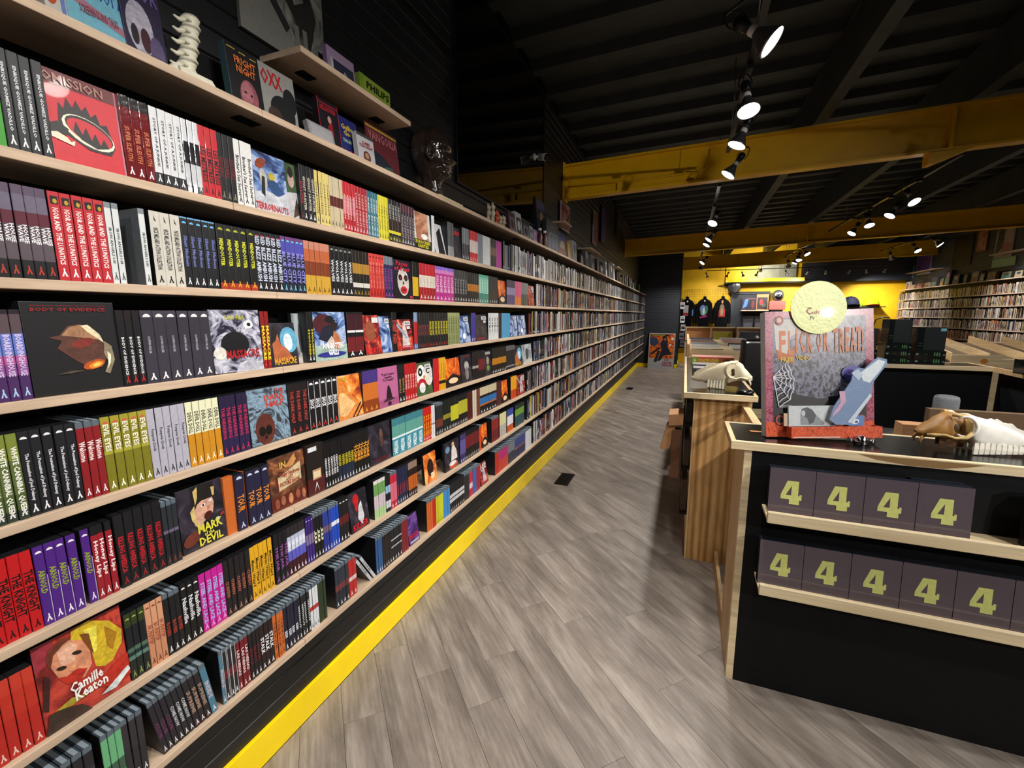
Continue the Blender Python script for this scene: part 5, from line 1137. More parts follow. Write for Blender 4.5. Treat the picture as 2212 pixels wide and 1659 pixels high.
c = MB().box(w * .15, -.018, h * .09, w * .185, -.011, h * .19, 'c8a890'); on_disp(c, 'booklet', M['cover'], 'thin tan booklet beside the white case in the display', 'booklet')
m = MB(); m.box(w * .18, -.052, .0, w * .995, -.046, h * .088); m.box(w * .18, -.046, 0, w * .19, -.0004, h * .088); m.box(w * .985, -.046, 0, w * .995, -.0004, h * .088)
tr_ = m.build('front_tray', A_['lava'], dsp)
draw(MB(), [('r', .2, .004, .62, .012, 'd8c8c0')], w, h, -.0522).build('tray_line', M['cover'], dsp)
# foil sweet, orange note, small box, speaker
m = MB(); m.lathe([(.004, -.03), (.018, -.02), (.026, 0), (.018, .02), (.004, .03)], (0, 0, .014), (1, .15, 0), 12)
m.lathe([(.003, .026), (.014, .045)], (0, 0, .014), (1, .15, 0), 10); m.lathe([(.003, .026), (.014, .045)], (0, 0, .014), (-1, -.15, 0), 10)
p = onz(1857, 958, ZC); tag(m.build('wrapped_sweet', M['foil'], None, (p.x, p.y - .01, ZC)), 'crumpled silver foil sweet on the counter below the display', 'sweet')
a, b_ = onz(1611, 923, ZC), onz(1648, 935, ZC)
m = MB(); m.rings([[(-.005, .022, z), (.0, .0, z), (.09, .0, z), (.09, .03, z)] for z in (.0005, .0015)], smooth=False)
tag(m.build('paper_note', m_plain('orange_paper', 'b87c44', .8), None, (a.x + .012, b_.y + .0, ZC)), 'orange paper note lying on the black counter top', 'paper')
p = ony(1948, 938, 2.62); tag(MB().box(0, 0, 0, .12, .09, .10).build('cardboard_box', M['card'], None, (p.x, 2.62, 1.035)), 'small plain cardboard box behind the counter near the large skull', 'box')
wd = MB().box(.45, 2.45, .94, 2.9, 3.35, .96).build('work_desk', M['laminate']); tag(wd, 'low black work surface behind the sales counter', 'desk')
tag(MB().box(.95, 2.55, .9605, 1.25, 2.8, 1.034, '2a241c').build('paper_tray', M['matte']), 'flat dark tray under the small cardboard box', 'tray')
pc = ony(2046, 856, 3.1)
sp = empty('smart_speaker', (pc.x, 3.1, .961), label='grey mesh cylinder speaker standing behind the large skull', cat='speaker')
MB().lathe([(.05, 0), (.054, .006), (.054, .235), (.051, .25), (.046, .254)], seg=32, c='888').build('mesh_body', M['mesh'], sp)
MB().lathe([(.046, .2541), (.040, .2565), (.0, .257)], seg=32).build('top_cap', M['grey'], sp)
# wooden board behind the skull at the right
tag(MB().box(1.03, 2.46, .9605, 2.0, 2.50, 1.245, '5a4630').build('wooden_panel', M['matte']), 'dark brown panel behind the large skull on the right', 'panel')
# office chair
oc = empty('office_chair', (.715, 4.55, 0), rotz=.15, label='black leather office chair behind the cash desk', cat='chair')
def cush(w, d, h, n=8):
    m = MB(); R = []
    for i in range(n + 1):
        t = i / n; s_ = min(1, sin(PI * min(max(t, .03), .97)) ** .35); R.append([(w / 2 * s_ * a * (1 if abs(a) + abs(b) < 2 else .93), d / 2 * s_ * b * (1 if abs(a) + abs(b) < 2 else .93), h * t) for a, b in ((-1, -1), (0, -1.15), (1, -1), (1.05, 0), (1, 1), (0, 1.15), (-1, 1), (-1.05, 0))])
    return m.rings(R)
o = MB().box(-.24, -.045, 0, .24, .045, .64).build('backrest', M['leather'], oc, (0, .0, .80), bevel=.035); o.modifiers['edge'].segments = 4
o = cush(.5, .48, .11).build('seat', M['leather'], oc, (0, -.3, .46))
for sx in (-1, 1): MB().tube([(sx * .23, -.05, .62), (sx * .25, -.1, .72), (sx * .25, -.42, .72), (sx * .24, -.45, .55), (sx * .2, -.35, .48)], .016, 8).build('armrest', M['metalblack'], oc)
MB().tube([(0, -.3, .12), (0, -.3, .46)], .028, 12).build('gas_column', M['metalblack'], oc)
for i in range(5):
    a = 2 * PI * i / 5 + .3; MB().tube([(0, -.3, .12), (.3 * cos(a), -.3 + .3 * sin(a), .08), (.3 * cos(a), -.3 + .3 * sin(a), .03)], [.022, .016, .026], 8).build('leg', M['metalblack'], oc)
# ================================================================ BONES, HEAD, THINGS ON THE TOP SHELF
def skull_rings(prof, seg=20):
    """prof: list of (x, z centre, half height up, half height down, half width, colour, squareness)"""
    R = []; C = []
    for x, zc, hu, hd, wy, c, sq in prof:
        ring = []
        for j in range(seg):
            t = 2 * PI * j / seg; cc, ss = cos(t), sin(t); p = 2 / sq
            yy = wy * (abs(cc) ** p) * (1 if cc > 0 else -1); zz = (hu if ss > 0 else hd) * (abs(ss) ** p) * (1 if ss > 0 else -1)
            ring.append((x, yy, zc + zz))
        R.append(ring); C.append(c)
    return R, C
def make_skull(L, H, cols, name, label, loc, rotz, tilt=0, teeth=9, tcol='e0dccc', seed=3):
    """grazing-animal skull resting on its teeth: back of the head at x=0, snout at x=L"""
    br, mid, sn = cols; rs = random.Random(seed)
    r = empty(name, loc, rotz, label, 'skull')
    def secs(T, seg=22):
        R = []; C = []
        for x, top, bot, wy, c, sq in T:
            zc = (top + bot) / 2; hh = (top - bot) / 2; ring = []
            for j in range(seg):
                t = 2 * PI * j / seg; p = 2 / sq; cc, ss = cos(t), sin(t)
                yy = wy * abs(cc) ** p * (1 if cc > 0 else -1); zz = hh * abs(ss) ** p * (1 if ss > 0 else -1)
                ring.append(((x + rs.uniform(-.008, .008)) * L, yy * L * rs.uniform(.94, 1.06), (zc + zz + rs.uniform(-.018, .018)) * H))
            R.append(ring); C.append(c)
        return R, C
    # braincase: narrow, brown, rising towards the brow
    R, C = secs([(.0, .46, .36, .03, br, 2), (.03, .52, .30, .07, br, 2), (.08, .66, .30, .10, br, 2.2), (.13, .76, .30, .12, br, 2), (.17, .88, .30, .125, br, 2), (.22, .96, .30, .115, br, 2.4), (.27, .99, .26, .095, br, 2.4), (.32, .99, .22, .085, br, 2.4), (.37, .97, .18, .09, mid, 2.4), (.41, .94, .2, .12, mid, 2.4)])
    MB().rings(R, C, True).build('braincase', M['bone'], r)
    # face: tall flat-sided maxilla tapering to the snout
    R, C = secs([(.37, .97, .46, .10, mid, 2.6), (.40, .97, .34, .155, sn, 3), (.44, .95, .24, .17, sn, 3.4), (.50, .90, .20, .16, sn, 3.6), (.56, .86, .18, .145, sn, 3.6), (.62, .80, .17, .13, sn, 3.4), (.68, .75, .17, .115, sn, 3.4), (.75, .68, .18, .10, sn, 3), (.82, .60, .20, .085, sn, 2.8), (.89, .50, .20, .07, sn, 2.4), (.95, .42, .22, .06, sn, 2.2), (1.0, .34, .26, .035, sn, 2)])
    MB().rings(R, C, True).build('snout', M['bone'], r)
    for sy in (-1, 1):
        Y = lambda v: sy * v * L
        # rim of the eye socket and cheekbone
        n = 14; rim = [((.335 + .085 * cos(t)) * L, Y(.150 + .03 * cos(t)), (.70 + .255 * sin(t)) * H) for t in [radians(-120) + radians(250) * i / n for i in range(n + 1)]]
        MB().tube(rim, [.010 * L + .007 * L * sin(PI * i / n) for i in range(n + 1)], 8, sn).build('eye_socket_rim', M['bone'], r)
        MB().tube([(.40 * L, Y(.165), .56 * H), (.35 * L, Y(.175), .43 * H), (.26 * L, Y(.175), .40 * H), (.18 * L, Y(.16), .46 * H), (.11 * L, Y(.13), .42 * H), (.07 * L, Y(.09), .40 * H)], [.022 * L, .019 * L, .014 * L, .012 * L, .018 * L, .02 * L], 8, mid).build('cheekbone', M['bone'], r)
        MB().tube([(.25 * L, Y(.09), .97 * H), (.30 * L, Y(.13), .96 * H), (.345 * L, Y(.15), .93 * H)], [.02 * L, .018 * L, .012 * L], 8, mid).build('brow_ridge', M['bone'], r)
        MB().ball((.30 * L, Y(.075), .62 * H), .055 * L, .02 * L, .16 * H, 12, 7, '4c3418').build('socket_wall', M['bone'], r)
        MB().tube([(.05 * L, Y(.06), .36 * H), (.02 * L, Y(.07), .22 * H), (.03 * L, Y(.06), .12 * H)], [.018 * L, .014 * L, .005 * L], 7, br).build('rear_process', M['bone'], r)
        MB().rings([[((.30 + a * .10) * L, Y(.035 + b * .01), z * H) for a, b in ((-1, -1), (1, -1), (1, 1), (-1, 1))] for z in (.32, .16, .10)], '5c3c1c', False).build('palate_wing', M['bone'], r)
        # ragged nasal bones
        pts = [(.46, .94), (.60, .85), (.64, .90), (.70, .80), (.76, .80), (.80, .70), (.90, .60), (.97, .47), (.88, .50), (.70, .66), (.50, .84)]
        if sy > 0: pts = [(a, b - .03) for a, b in pts]
        P = [(a * L, b * H) for a, b in pts]; P = P if sum(P[i][0] * P[(i + 1) % len(P)][1] - P[(i + 1) % len(P)][0] * P[i][1] for i in range(len(P))) > 0 else P[::-1]
        MB().rings([[(x, yy, z) for x, z in (P[::-1])] for yy in (Y(.045) - .003, Y(.045) + .003)], sn, False).build('nasal_bone', M['bone'], r)
        for i in range(teeth):
            x = (.45 + .049 * i) * L; t = MB(); hh = (.27 - .006 * i + rs.uniform(-.02, .02)) * H; ww = .0195 * L; yy = Y(.145 - .0085 * i); z0 = (.0 + .006 * i) * H + .0008
            t.rings([[(x - ww * .92, yy - .016 * L, z0), (x + ww * .85, yy - .016 * L, z0 + .004 * H), (x + ww * .9, yy + .014 * L, z0), (x - ww * .9, yy + .014 * L, z0)], [(x - ww * .95, yy - .019 * L, hh * .6), (x + ww * .9, yy - .019 * L, hh * .6), (x + ww * .95, yy + .016 * L, hh * .6), (x - ww * .95, yy + .016 * L, hh * .6)], [(x - ww * .8, yy - .012 * L, hh + .04 * H), (x + ww * .75, yy - .012 * L, hh + .04 * H), (x + ww * .8, yy + .012 * L, hh + .04 * H), (x - ww * .8, yy + .012 * L, hh + .04 * H)]], tcol, False)
            t.build('tooth', M['bone'], r)
    r.rotation_euler = (0, tilt, rotz)
    return r
make_skull(.37, .150, ('9c7038', 'c8ac70', 'f0eee6'), 'animal_skull', 'large animal skull with brown rear and white toothed snout on the sales counter', (.885, 2.20, ZC + .001), .04, tcol='f0ece0')
make_skull(.37, .185, ('e4dcc0', 'dcd0b0', 'd0c4a8'), 'animal_skull', 'smaller cream skull on the narrow side counter, snout towards the aisle', (.425, 3.24, ZM + .001), PI - .10, teeth=6, tcol='e8e0c8', seed=5)
st_ = MB().lathe([(.05, 0), (.052, .01), (.035, .02), (.0, .024)], seg=20).build('black_dish', M['laminate'], None, (.375, 3.10, ZM)); tag(st_, 'small round black object beside the cream skull', 'dish')
# flat cases on the side counter behind the cream skull
for i, (y, z, c, nm) in enumerate(((3.95, 0, '3a3c40', 'lower'), (4.25, .0, '24262c', 'rear'))):
    o = MB().box(0, 0, 0, .30, .2, .05, c).build('film_case', M['case'], None, (.08, y, ZM)); tag(o, f'dark flat case lying behind the cream skull, {nm} one', 'film case')
    MB().poly([(.02, -.0004, .008), (.28, -.0004, .008), (.28, -.0004, .042), (.02, -.0004, .042)], '7c4858' if i == 0 else '3c2c24').build('case_print', M['cover'], o)
nb = empty('game_box', (.075, 4.75, ZM), label='flat game box with green, yellow and orange printed edge', cat='box')
MB().box(0, 0, 0, .38, .25, .075, 'c86040').build('box_body', M['cover'], nb)
draw(MB(), [('r', 0, 0, .15, 1, '7c9c40'), ('p', [(.05, .2), (.12, .5), (.05, .8)], 'c8d468'), ('t', 'MONSTER SCRAMBLE', .17, .3, .72, .75, 'd0c838', .028), ('r', 0, 0, 1, .12, 'a88c3c'), ('e', .84, .45, .06, .3, 0, '5c2420')], .38, .075, -.0004).build('box_print', M['cover'], nb)
nb2 = MB().box(.09, 4.7, ZM, .44, 5.0, ZM + .0, '1c1a1a')

# spine model
XT = -1.285; ZT = SZ[0]
y0_ = row_y(418, -1.28, ZT + .03)
sm_ = empty('spine_model', (-1.285, y0_, ZT), PI / 2, 'cream plastic model of a lower spine on the topmost shelf', 'anatomical model')
for i in range(5):
    z = .045 + i * .033; x = -.012 * (1 - i / 5) + .004 * i
    v = MB().lathe([(.020, 0), (.0265, .003), (.022, .013), (.0225, .018), (.027, .026), (.021, .029)], (x, 0, z), (0, .05, 1), 16, 'd0ccb8'); v.build('vertebra', M['bone'], sm_)
    d = MB().lathe([(.021, 0), (.0235, .002), (.021, .005)], (x, 0, z + .0285), (0, .05, 1), 14, '9c988c'); d.build('disc_pad', M['bone'], sm_)
    pmb = MB(); pmb.tube([(x - .018, 0, z + .018), (x - .034, .004, z + .012), (x - .048, .006, z + .017)], [.009, .006, .003], 7, 'ccc8b4'); pmb.tube([(x - .012, -.015, z + .012), (x - .025, -.026, z + .015)], [.006, .003], 6, 'ccc8b4'); pmb.build('spinous_process', M['bone'], sm_)
sac = MB(); sac.rings([[(a * .05 - .005, b * .03, .045) for a, b in ((-1, -1), (1, -1), (1, 1), (-1, 1))], [(a * .055 - .0, b * .035, .025) for a, b in ((-1, -1), (1, -1), (1, 1), (-1, 1))], [(a * .03 + .01, b * .028, .0) for a, b in ((-1, -1), (1, -1), (1, 1), (-1, 1))]], 'd0ccb8', False); sac.ball((-.045, 0, .03), .028, .025, .028, c='d4d0bc'); sac.ball((.045, .0, .015), .03, .022, .016, c='d4d0bc')
sac.build('sacrum', M['bone'], sm_)
sm_.scale = (.85, .85, .90)

# glass head
HY = row_y(942, -1.29, ZT + .04)
hd_ = empty('glass_head', (-1.295, HY - .02, ZT + .012), .55, 'clear brown tinted glass head in profile on the topmost shelf', 'glass head')
K = [ # z, back (-x), front (+x), half width
 (0, -.050, .045, .052), (.03, -.046, .040, .048), (.06, -.046, .038, .046), (.078, -.052, .052, .050), (.090, -.060, .078, .055), (.100, -.066, .082, .058), (.108, -.070, .076, .060), (.116, -.074, .084, .062), (.122, -.077, .080, .063), (.128, -.080, .086, .064), (.135, -.083, .079, .066), (.141, -.086, .094, .067), (.149, -.089, .106, .068), (.158, -.092, .098, .069), (.170, -.095, .086, .071), (.180, -.097, .076, .073), (.190, -.098, .084, .075), (.205, -.098, .086, .076), (.225, -.095, .082, .076), (.245, -.086, .072, .071), (.262, -.070, .056, .060), (.275, -.050, .036, .044), (.284, -.024, .012, .022), (.286, -.008, 0, .006)]
R = []
for z, bk, frt, wd_ in K:
    ring = []
    for j in range(24):
        t = 2 * PI * j / 24; cx = cos(t); e = abs(cx) ** (1.0)
        nose = 1.0
        x = (frt if cx > 0 else -bk) * cx
        yy = wd_ * sin(t)
        if .088 < z < .17 and cx > .55: yy *= .8                   # face narrows towards nose and lips
        if z >= .175 and z <= .186 and .35 < abs(sin(t)) < .75 and cx > 0: x -= .010   # eye hollows
        ring.append((x, yy, z))
    R.append(ring)
MB().rings(R, 'fff', True).build('head_shell', M['glass'], hd_)
MB().tube([(p[0][0], 0, p[0][2]) for p in R], .0012, 5).build('seam', M['glass'], hd_)
m = MB()
for sy in (-1, 1): m.rings([[(-.008 + .020 * cos(t) * k_, sy * (.074 + dy), .165 + .030 * sin(t) * k_) for t in [2 * PI * i / 12 for i in range(12)]][::sy] for k_, dy in ((1, -.004), (1.0, .006), (.6, .007), (.5, .002))], 'fff')
m.build('ear', M['glass'], hd_)
MB().lathe([(.055, -.0), (.062, -.004), (.062, -.011)][::-1], (0, 0, .0), seg=24).build('base_rim', M['glass'], hd_)
ya, yb = row_y(945, -1.215, ZT), row_y(997, -1.215, ZT)
hd_.scale = (1.2, 1.2, 1.24)
tag(MB().box(0, 0, 0, yb - ya, .05, .008, 'c8bc9c').build('white_slab', M['cover'], None, (-1.205, ya, ZT), PI / 2), 'flat off-white strip at the foot of the glass head', 'strip')
def top_item(px0, px1, h, d, key, label, bg='15151a', shapes=None, art=None, X=-1.27, lean=6, cat='film tape', name='video_case', side=None, z=None, w=None):
    z = ZT if z is None else z
    ya, yb = row_y(px0, X, z + .04), row_y(px1, X, z + .04); w = w or (yb - ya)
    ART[key] = (bg, art, shapes)
    if len(label.split()) < 6: label += ' on the topmost shelf'
    o = face_box(key, w, h, d, (X, ya, z), PI / 2, lean, name, label, cat, edge=side or bg); return o
top_item(100, 150, .13, .03, 'k1', 'white case with red ring and blue stripe at the left end', 'b8b4ac', [('e', .3, .55, .3, .2, 0, 'b04020'), ('e', .3, .6, .2, .15, 0, 'b8b4ac'), ('r', .72, 0, .92, 1, '5c74b0')], cat='video case')
top_item(152, 291, .24, .008, 'k2', 'light blue book about a screen on the topmost shelf', '6ca8bc', [('t', 'SCREEN\nABOUT A', .35, .45, .95, .68, '1c4890', .028), ('p', [(.1, .42), (.9, .28), (.9, .20), (.1, .34)], '9c6c7c'), ('t', 'SCREENINGS AND TALKS', .2, .26, .8, .34, '6c3040')], cat='book', name='book', lean=9)
top_item(276, 366, .24, .04, 'k3', 'purple box with a large grey skull', '241c38', [('e', .4, .38, .32, .26, 0, 'a8a4b4'), ('e', .5, .28, .12, .12, 0, '3c1820'), ('e', .25, .3, .09, .1, 0, '241820'), ('r', 0, 0, 1, .08, '1c1624'), ('t', 'THOR', .1, .66, .95, .82, '5c4c80', .028), ('e', .75, .2, .18, .16, 0, '54486c')], cat='video box')
top_item(503, 574, .19, .026, 'k4', 'black video box with orange title and pink face', '100e12', [('e', .55, .28, .28, .26, 20, '8c4c54'), ('e', .5, .34, .2, .16, 20, 'a86870'), ('e', .44, .34, .04, .02, 0, '1c1014'), ('e', .62, .32, .04, .02, 0, '1c1014'), ('t', 'FRIGHT\nNIGHT', .22, .6, .86, .84, 'c86c30', .028), ('r', .05, .92, .3, .94, 'a89838'), ('r', .4, .91, .6, .93, 'a89838'), ('r', .72, .90, .92, .92, 'a89838'), ('e', .55, .06, .16, .03, 0, 'c8b0a0')], side='2c4850')
top_item(574, 648, .188, .02, 'k5', 'white video box with red letters and black creature', '8c8c88', [('e', .55, .3, .36, .28, 0, '14161a'), ('e', .8, .55, .2, .22, 0, '16181c'), ('e', .3, .2, .2, .14, 0, '3c2c24'), ('t', 'OXX', .02, .66, .62, .92, 'a81c20', .028)])
top_item(672, 727, .075, .02, 'k6', 'clear grey case leaning low before the red box', '8c8c90', [('r', .08, .1, .92, .9, 'a0a0a4')], X=-1.245, cat='case', name='plastic_case', lean=14)
top_item(697, 741, .185, .026, 'k7', 'black video box with red frame and dancing figure', '14101a', [('r', 0, 0, .04, 1, '8c1c2c'), ('r', .96, 0, 1, 1, '8c1c2c'), ('r', 0, .9, 1, .93, '8c1c2c'), ('p', [(.2, .1), (.4, .5), (.6, .66), (.66, .4), (.5, .1)], '8c1c24'), ('e', .5, .64, .09, .07, 0, 'b89080'), ('t', 'HELLHOUND', .1, .78, .85, .88, 'b02430', .03)])
top_item(741, 779, .16, .02, 'k8', 'blue book with yellow title', '1c2464', [('t', 'Gulliver\nGood', .08, .58, .95, .84, 'b8a040', .04), ('t', 'TALES', .1, .42, .6, .5, '9cb49c', .04), ('e', .6, .1, .4, .16, 0, '9c2030')], cat='book', name='book')
top_item(776, 812, .115, .022, 'k9', 'white tape box with red title and small figure', 'b0b0b4', [('e', .5, .26, .22, .2, 0, '5c3428'), ('e', .5, .3, .12, .1, 0, 'a07c60'), ('t', 'ZOMBIE\nFLESH NIGHT', .12, .55, .9, .76, '8c3030', .03), ('r', 0, .9, 1, 1, '3c3c3c')], X=-1.235)
top_item(800, 866, .20, .006, 'k10', 'red magazine with spiky title and green creature', '5c2028', [('r', .0, .92, 1, .96, 'a89830'), ('t', 'VANGORIA', .05, .68, .98, .88, '9c5c64', .028), ('e', .4, .22, .32, .2, -30, '243c38'), ('p', [(0, 0), (1, 0), (.9, .14), (.5, .4), (.1, .5)], '1c2430'), ('e', .55, .15, .22, .08, 20, '34544c')], cat='magazine', name='magazine')
# black and white print on the wall and the small shelf's boxes
o = MB().box(0, 0, 0, .36, .012, .62, '6c6c66').build('wall_print', M['cover'], None, (XW + .003 + .012, 1.145, 2.565), PI / 2); tag(o, 'black and white drawing on the wall behind the floating shelf', 'print')
q = MB().poly([(.005, -.0004, .005), (.355, -.0004, .005), (.355, -.0004, .615), (.005, -.0004, .615)]); q.build('drawing', A_['mono'], o)
draw(MB(), [('p', [(0, .0), (.7, .0), (.1, .5), (0, .5)], '80807a'), ('p', [(.05, .4), (.5, .12), (.55, .16), (.1, .45)], '2c2c2a'), ('p', [(.3, .7), (.5, .3), (.8, .1), (.9, .3), (.7, .6), (.6, 1), (.3, 1)], '2a2a28'), ('p', [(.45, .5), (.62, .3), (.74, .35), (.7, .6)], '8c8c86'), ('p', [(.6, .2), (.62, .0), (.66, .0), (.66, .2)], '7c7c76'), ('p', [(.7, .2), (.74, .0), (.78, .0), (.76, .2)], '7c7c76')], .36, .62, -.0008).build('drawing_strokes', M['cover'], o)
def fl_item(pxa, pxb, pya, pyb, X, d, key, label, bg, shapes, side):
    a = onx(pxa, pya, X); b = onx(pxb, pyb, X); ART[key] = (bg, None, shapes)
    return face_box(key, b.y - a.y, a.z - 2.5135 if False else .11, d, (X, a.y, 2.5135), PI / 2, 4, 'small_box', label, 'box', edge=side)
a = onx(708, 92, -1.30); b = onx(772, 170, -1.30)
ART['f1'] = ('a890b0', None, [('r', .2, .08, .95, .75, '30344c'), ('p', [(.3, .1), (.6, .6), (.8, .4), (.7, .1)], '8c94a8'), ('r', .1, .08, .2, .75, 'c0c0c4')])
face_box('f1', .15, .145, .02, (-1.30, a.y, 2.5135), PI / 2, 4, 'small_box', 'lilac box with dark picture on the floating shelf', 'box', edge='8c6c9c')
a = onx(772, 150, -1.29)
ART['f2'] = ('8ca838', None, [('t', 'PHILIPS', .2, .62, .95, .86, '14180c', .028), ('e', .55, .2, .3, .25, 0, '6c7c50'), ('e', .55, .2, .2, .18, 0, '98a478'), ('r', .0, 0, .12, 1, '7c9c30')])
face_box('f2', .20, .115, .08, (-1.285, a.y + .005, 2.5135), PI / 2, 0, 'bulb_box', 'lime green light bulb box on the floating shelf', 'box', edge='7c9830')
# figurine group past the glass head
fy = row_y(1072, -1.25, ZT + .03)
fg = empty('figurine_group', (-1.25, fy, ZT), PI / 2, 'small cream and orange monster figurines on the topmost shelf', 'figurine')
rs = random.Random(8)
for i, x in enumerate((-.13, -.06, .01, .07, .13)):
    c = ['a89c8c', 'b8ac98', 'b85030', 'a89c8c', 'b0a48c'][i]; hh = [.10, .12, .09, .07, .08][i]
    m = MB(); m.tube([(x - .012, 0, 0), (x - .01, 0, hh * .4), (x, 0, hh * .55)], [.008, .008, .01], 6, c); m.tube([(x + .012, 0, 0), (x + .01, 0, hh * .4), (x, 0, hh * .55)], [.008, .008, .01], 6, c)
    m.tube([(x, 0, hh * .4), (x, 0, hh * .8)], [.017, .014], 8, c); m.ball((x, -.003, hh * .92), .017, .015, .017, c=c); m.tube([(x - .01, 0, hh * .75), (x - .035, -.01, hh * .9), (x - .03, -.01, hh * 1.15)], [.006, .005, .003], 6, c); m.tube([(x + .01, 0, hh * .75), (x + .03, -.01, hh * .6)], [.006, .004], 6, c); m.tube([(x - .008, 0, hh), (x - .012, 0, hh * 1.2)], [.005, .002], 5, c); m.tube([(x + .008, 0, hh), (x + .012, 0, hh * 1.2)], [.005, .002], 5, c)
    m.build('figurine', M['bone'], fg)
# row of upright things further along the top shelf
items = [(1102, 1116, .17, 'dkbox1', '3c2c34', '7c6470'), (1117, 1130, .2, 'k', 'b0b4b8', '24242c'), (1131, 1146, .16, 'k', '1c1c22', '6c6c74'), (1147, 1154, .15, 'k', '8c9098', '202026'), (1155, 1163, .14, 'k', '8c6c90', 'b090b4'), ]
nmz = ['dark framed picture box', 'shiny silver case', 'black and grey case', 'slim grey case', 'mauve case']
for i, (a, b, h, k_, c, c2) in enumerate(items):
    top_item(a, b, h, .03, f't{i}', f'{nmz[i]} on the topmost shelf past the figurines', c, [('r', .15, .15, .85, .8, c2), ('e', .5, .5, .25, .2, 0, c)], cat='film case')
for i, px in enumerate((1166, 1176)):
    yy = row_y(px, -1.26, ZT + .04); m = MB().lathe([(.022, 0), (.024, .01), (.024, .10), (.014, .13), (.012, .14)], seg=14, c='4c1a1c'); o = m.build('bottle', M['cover'], None, (-1.26, yy, ZT)); MB().lathe([(.015, .138), (.016, .16), (.0, .162)], seg=12).build('bottle_cap', M['white'], o)
    tag(o, ('nearer' if i == 0 else 'farther') + ' of two small bottles with white caps, topmost shelf', 'bottle', 'two small white capped bottles')
top_item(1182, 1206, .30, .04, 'p1', 'tall grey box with a framed ghostly face', '2c3034', [('r', .22, .1, .86, .62, '9ca0ac'), ('r', .26, .12, .82, .6, '20202c'), ('e', .54, .36, .2, .2, 0, '4c5474'), ('r', .3, .82, .7, .84, '8c9094')], cat='box', lean=2, w=.42)
top_item(1208, 1232, .26, .05, 'p2', 'colourful box with creature, violet above orange', '4c2c24', [('r', 0, .6, 1, 1, '34346c'), ('e', .5, .5, .3, .2, 20, 'a89c80'), ('e', .4, .2, .4, .2, 0, '7c3c24')], cat='box', w=.34)
top_item(1228, 1238, .22, .05, 'p3', 'amber golden box', 'a8801c', [('r', .1, .1, .5, .9, 'd0b040')], cat='box', w=.2)
rs2 = random.Random(12); yy = row_y(1238, -1.26, ZT) ; i = 0
cols = ['b8bcc4', '1c1c22', '5c5c64', '8c9094', '34343c', '6c4c44', 'a0a4a8', '24282c', '7c6c64', 'c8ccd0', '3c2c34', '4c5460']
nn = ['first', 'second', 'third', 'fourth', 'fifth', 'sixth', 'seventh', 'eighth', 'ninth', 'tenth', 'eleventh', 'twelfth', 'thirteenth', 'fourteenth', 'fifteenth', 'sixteenth', 'seventeenth', 'eighteenth', 'nineteenth', 'twentieth']
yy += .05
while yy < 14.0 and i < 20:
    w_ = rs2.uniform(.14, .26); h_ = rs2.uniform(.14, .32); c = cols[i % 12]; c2 = cols[(i * 5 + 3) % 12]
    o = face_box_ = None
    ART['z'] = (c, None, [('r', .1, .1, .9, .5, c2), ('e', .5, .65, .3, .2, 0, cols[(i * 7 + 1) % 12]), ('r', .2, .84, .8, .92, c2)])
    face_box('z', w_, h_, .05, (-1.27, yy, ZT), PI / 2, 4, 'display_case', f'{nn[i]} boxed display piece along the far half of the topmost shelf', 'display case', 'boxed display pieces on the far topmost shelf', edge=c)
    yy += w_ + rs2.uniform(.05, .3); i += 1
yy = row_y(1379, -1.25, ZT)
tag(MB().box(0, 0, 0, .22, .01, .2, '7ccc2c').build('green_card', M['cover'], None, (-1.235, yy, ZT), PI / 2), 'neon green card near the far end of the topmost shelf', 'card')
# posters on the left wall
def wall_poster(px0, px1, pyt, pyb, X, label, frame, bg, shapes, art=None, flip=False, name='framed_poster'):
    ym = (pyt + pyb) / 2
    a, b = onx(px0, ym, X), onx(px1, ym, X); c = onx((px0 + px1) / 2, pyt, X); d = onx((px0 + px1) / 2, pyb, X)
    ya, yb = min(a.y, b.y), max(a.y, b.y); w = yb - ya; h = abs(c.z - d.z)
    rz = PI / 2 if X < 0 else -PI / 2; y_ = ya if X < 0 else yb
    o = MB().box(0, 0, 0, w, .015, h, frame).build(name, M['cover'], None, (X, y_, min(c.z, d.z)), rz); tag(o, label, 'poster')
    fx = .07 * min(w, h)
    q = MB().poly([(fx, -.0004, fx), (w - fx, -.0004, fx), (w - fx, -.0004, h - fx), (fx, -.0004, h - fx)], bg); q.build('poster_print', A_[art] if art else M['cover'], o)
    if shapes: draw(MB(), shapes, w, h, -.0008).build('poster_drawing', M['cover'], o)
    return o
wall_poster(1212, 1231, 440, 500, XW + .03, 'framed pink poster of figures on the left wall by the beam', 'a89494', '5c3430', [('t', 'STORY', .15, .8, .85, .93, 'a89c98', .028), ('e', .45, .45, .25, .3, 0, 'a87068'), ('e', .6, .3, .12, .2, 0, '3c2020')], 'red')
wall_poster(1282, 1290, 457, 530, XW + .03, 'narrow framed poster far along the left wall', 'a09ca0', '4c3434', [('e', .5, .5, .25, .35, 0, '7c5454')], 'red')
wall_poster(1299, 1309, 447, 528, XW + .03, 'dark purple poster on the left wall beyond the narrow one', '1c1a24', '2c2440', None, 'purple')
wall_poster(1332, 1342, 452, 512, XW + .03, 'black poster with grey and red mark near the far end', '1a1a1e', '222', [('p', [(.1, .9), (.4, 1), (.9, .8), (.7, .75)], '7c2028'), ('e', .5, .5, .2, .2, 0, '6c6c68')])
top_item(1163, 1179, .32, .05, 'q1', 'tall dark video box with a blue top standing behind', '181828', [('r', .1, .7, .9, .95, '2c3c74'), ('e', .5, .4, .2, .25, 0, '8c7458')], X=-1.33, z=2.42, w=.3, cat='video box')
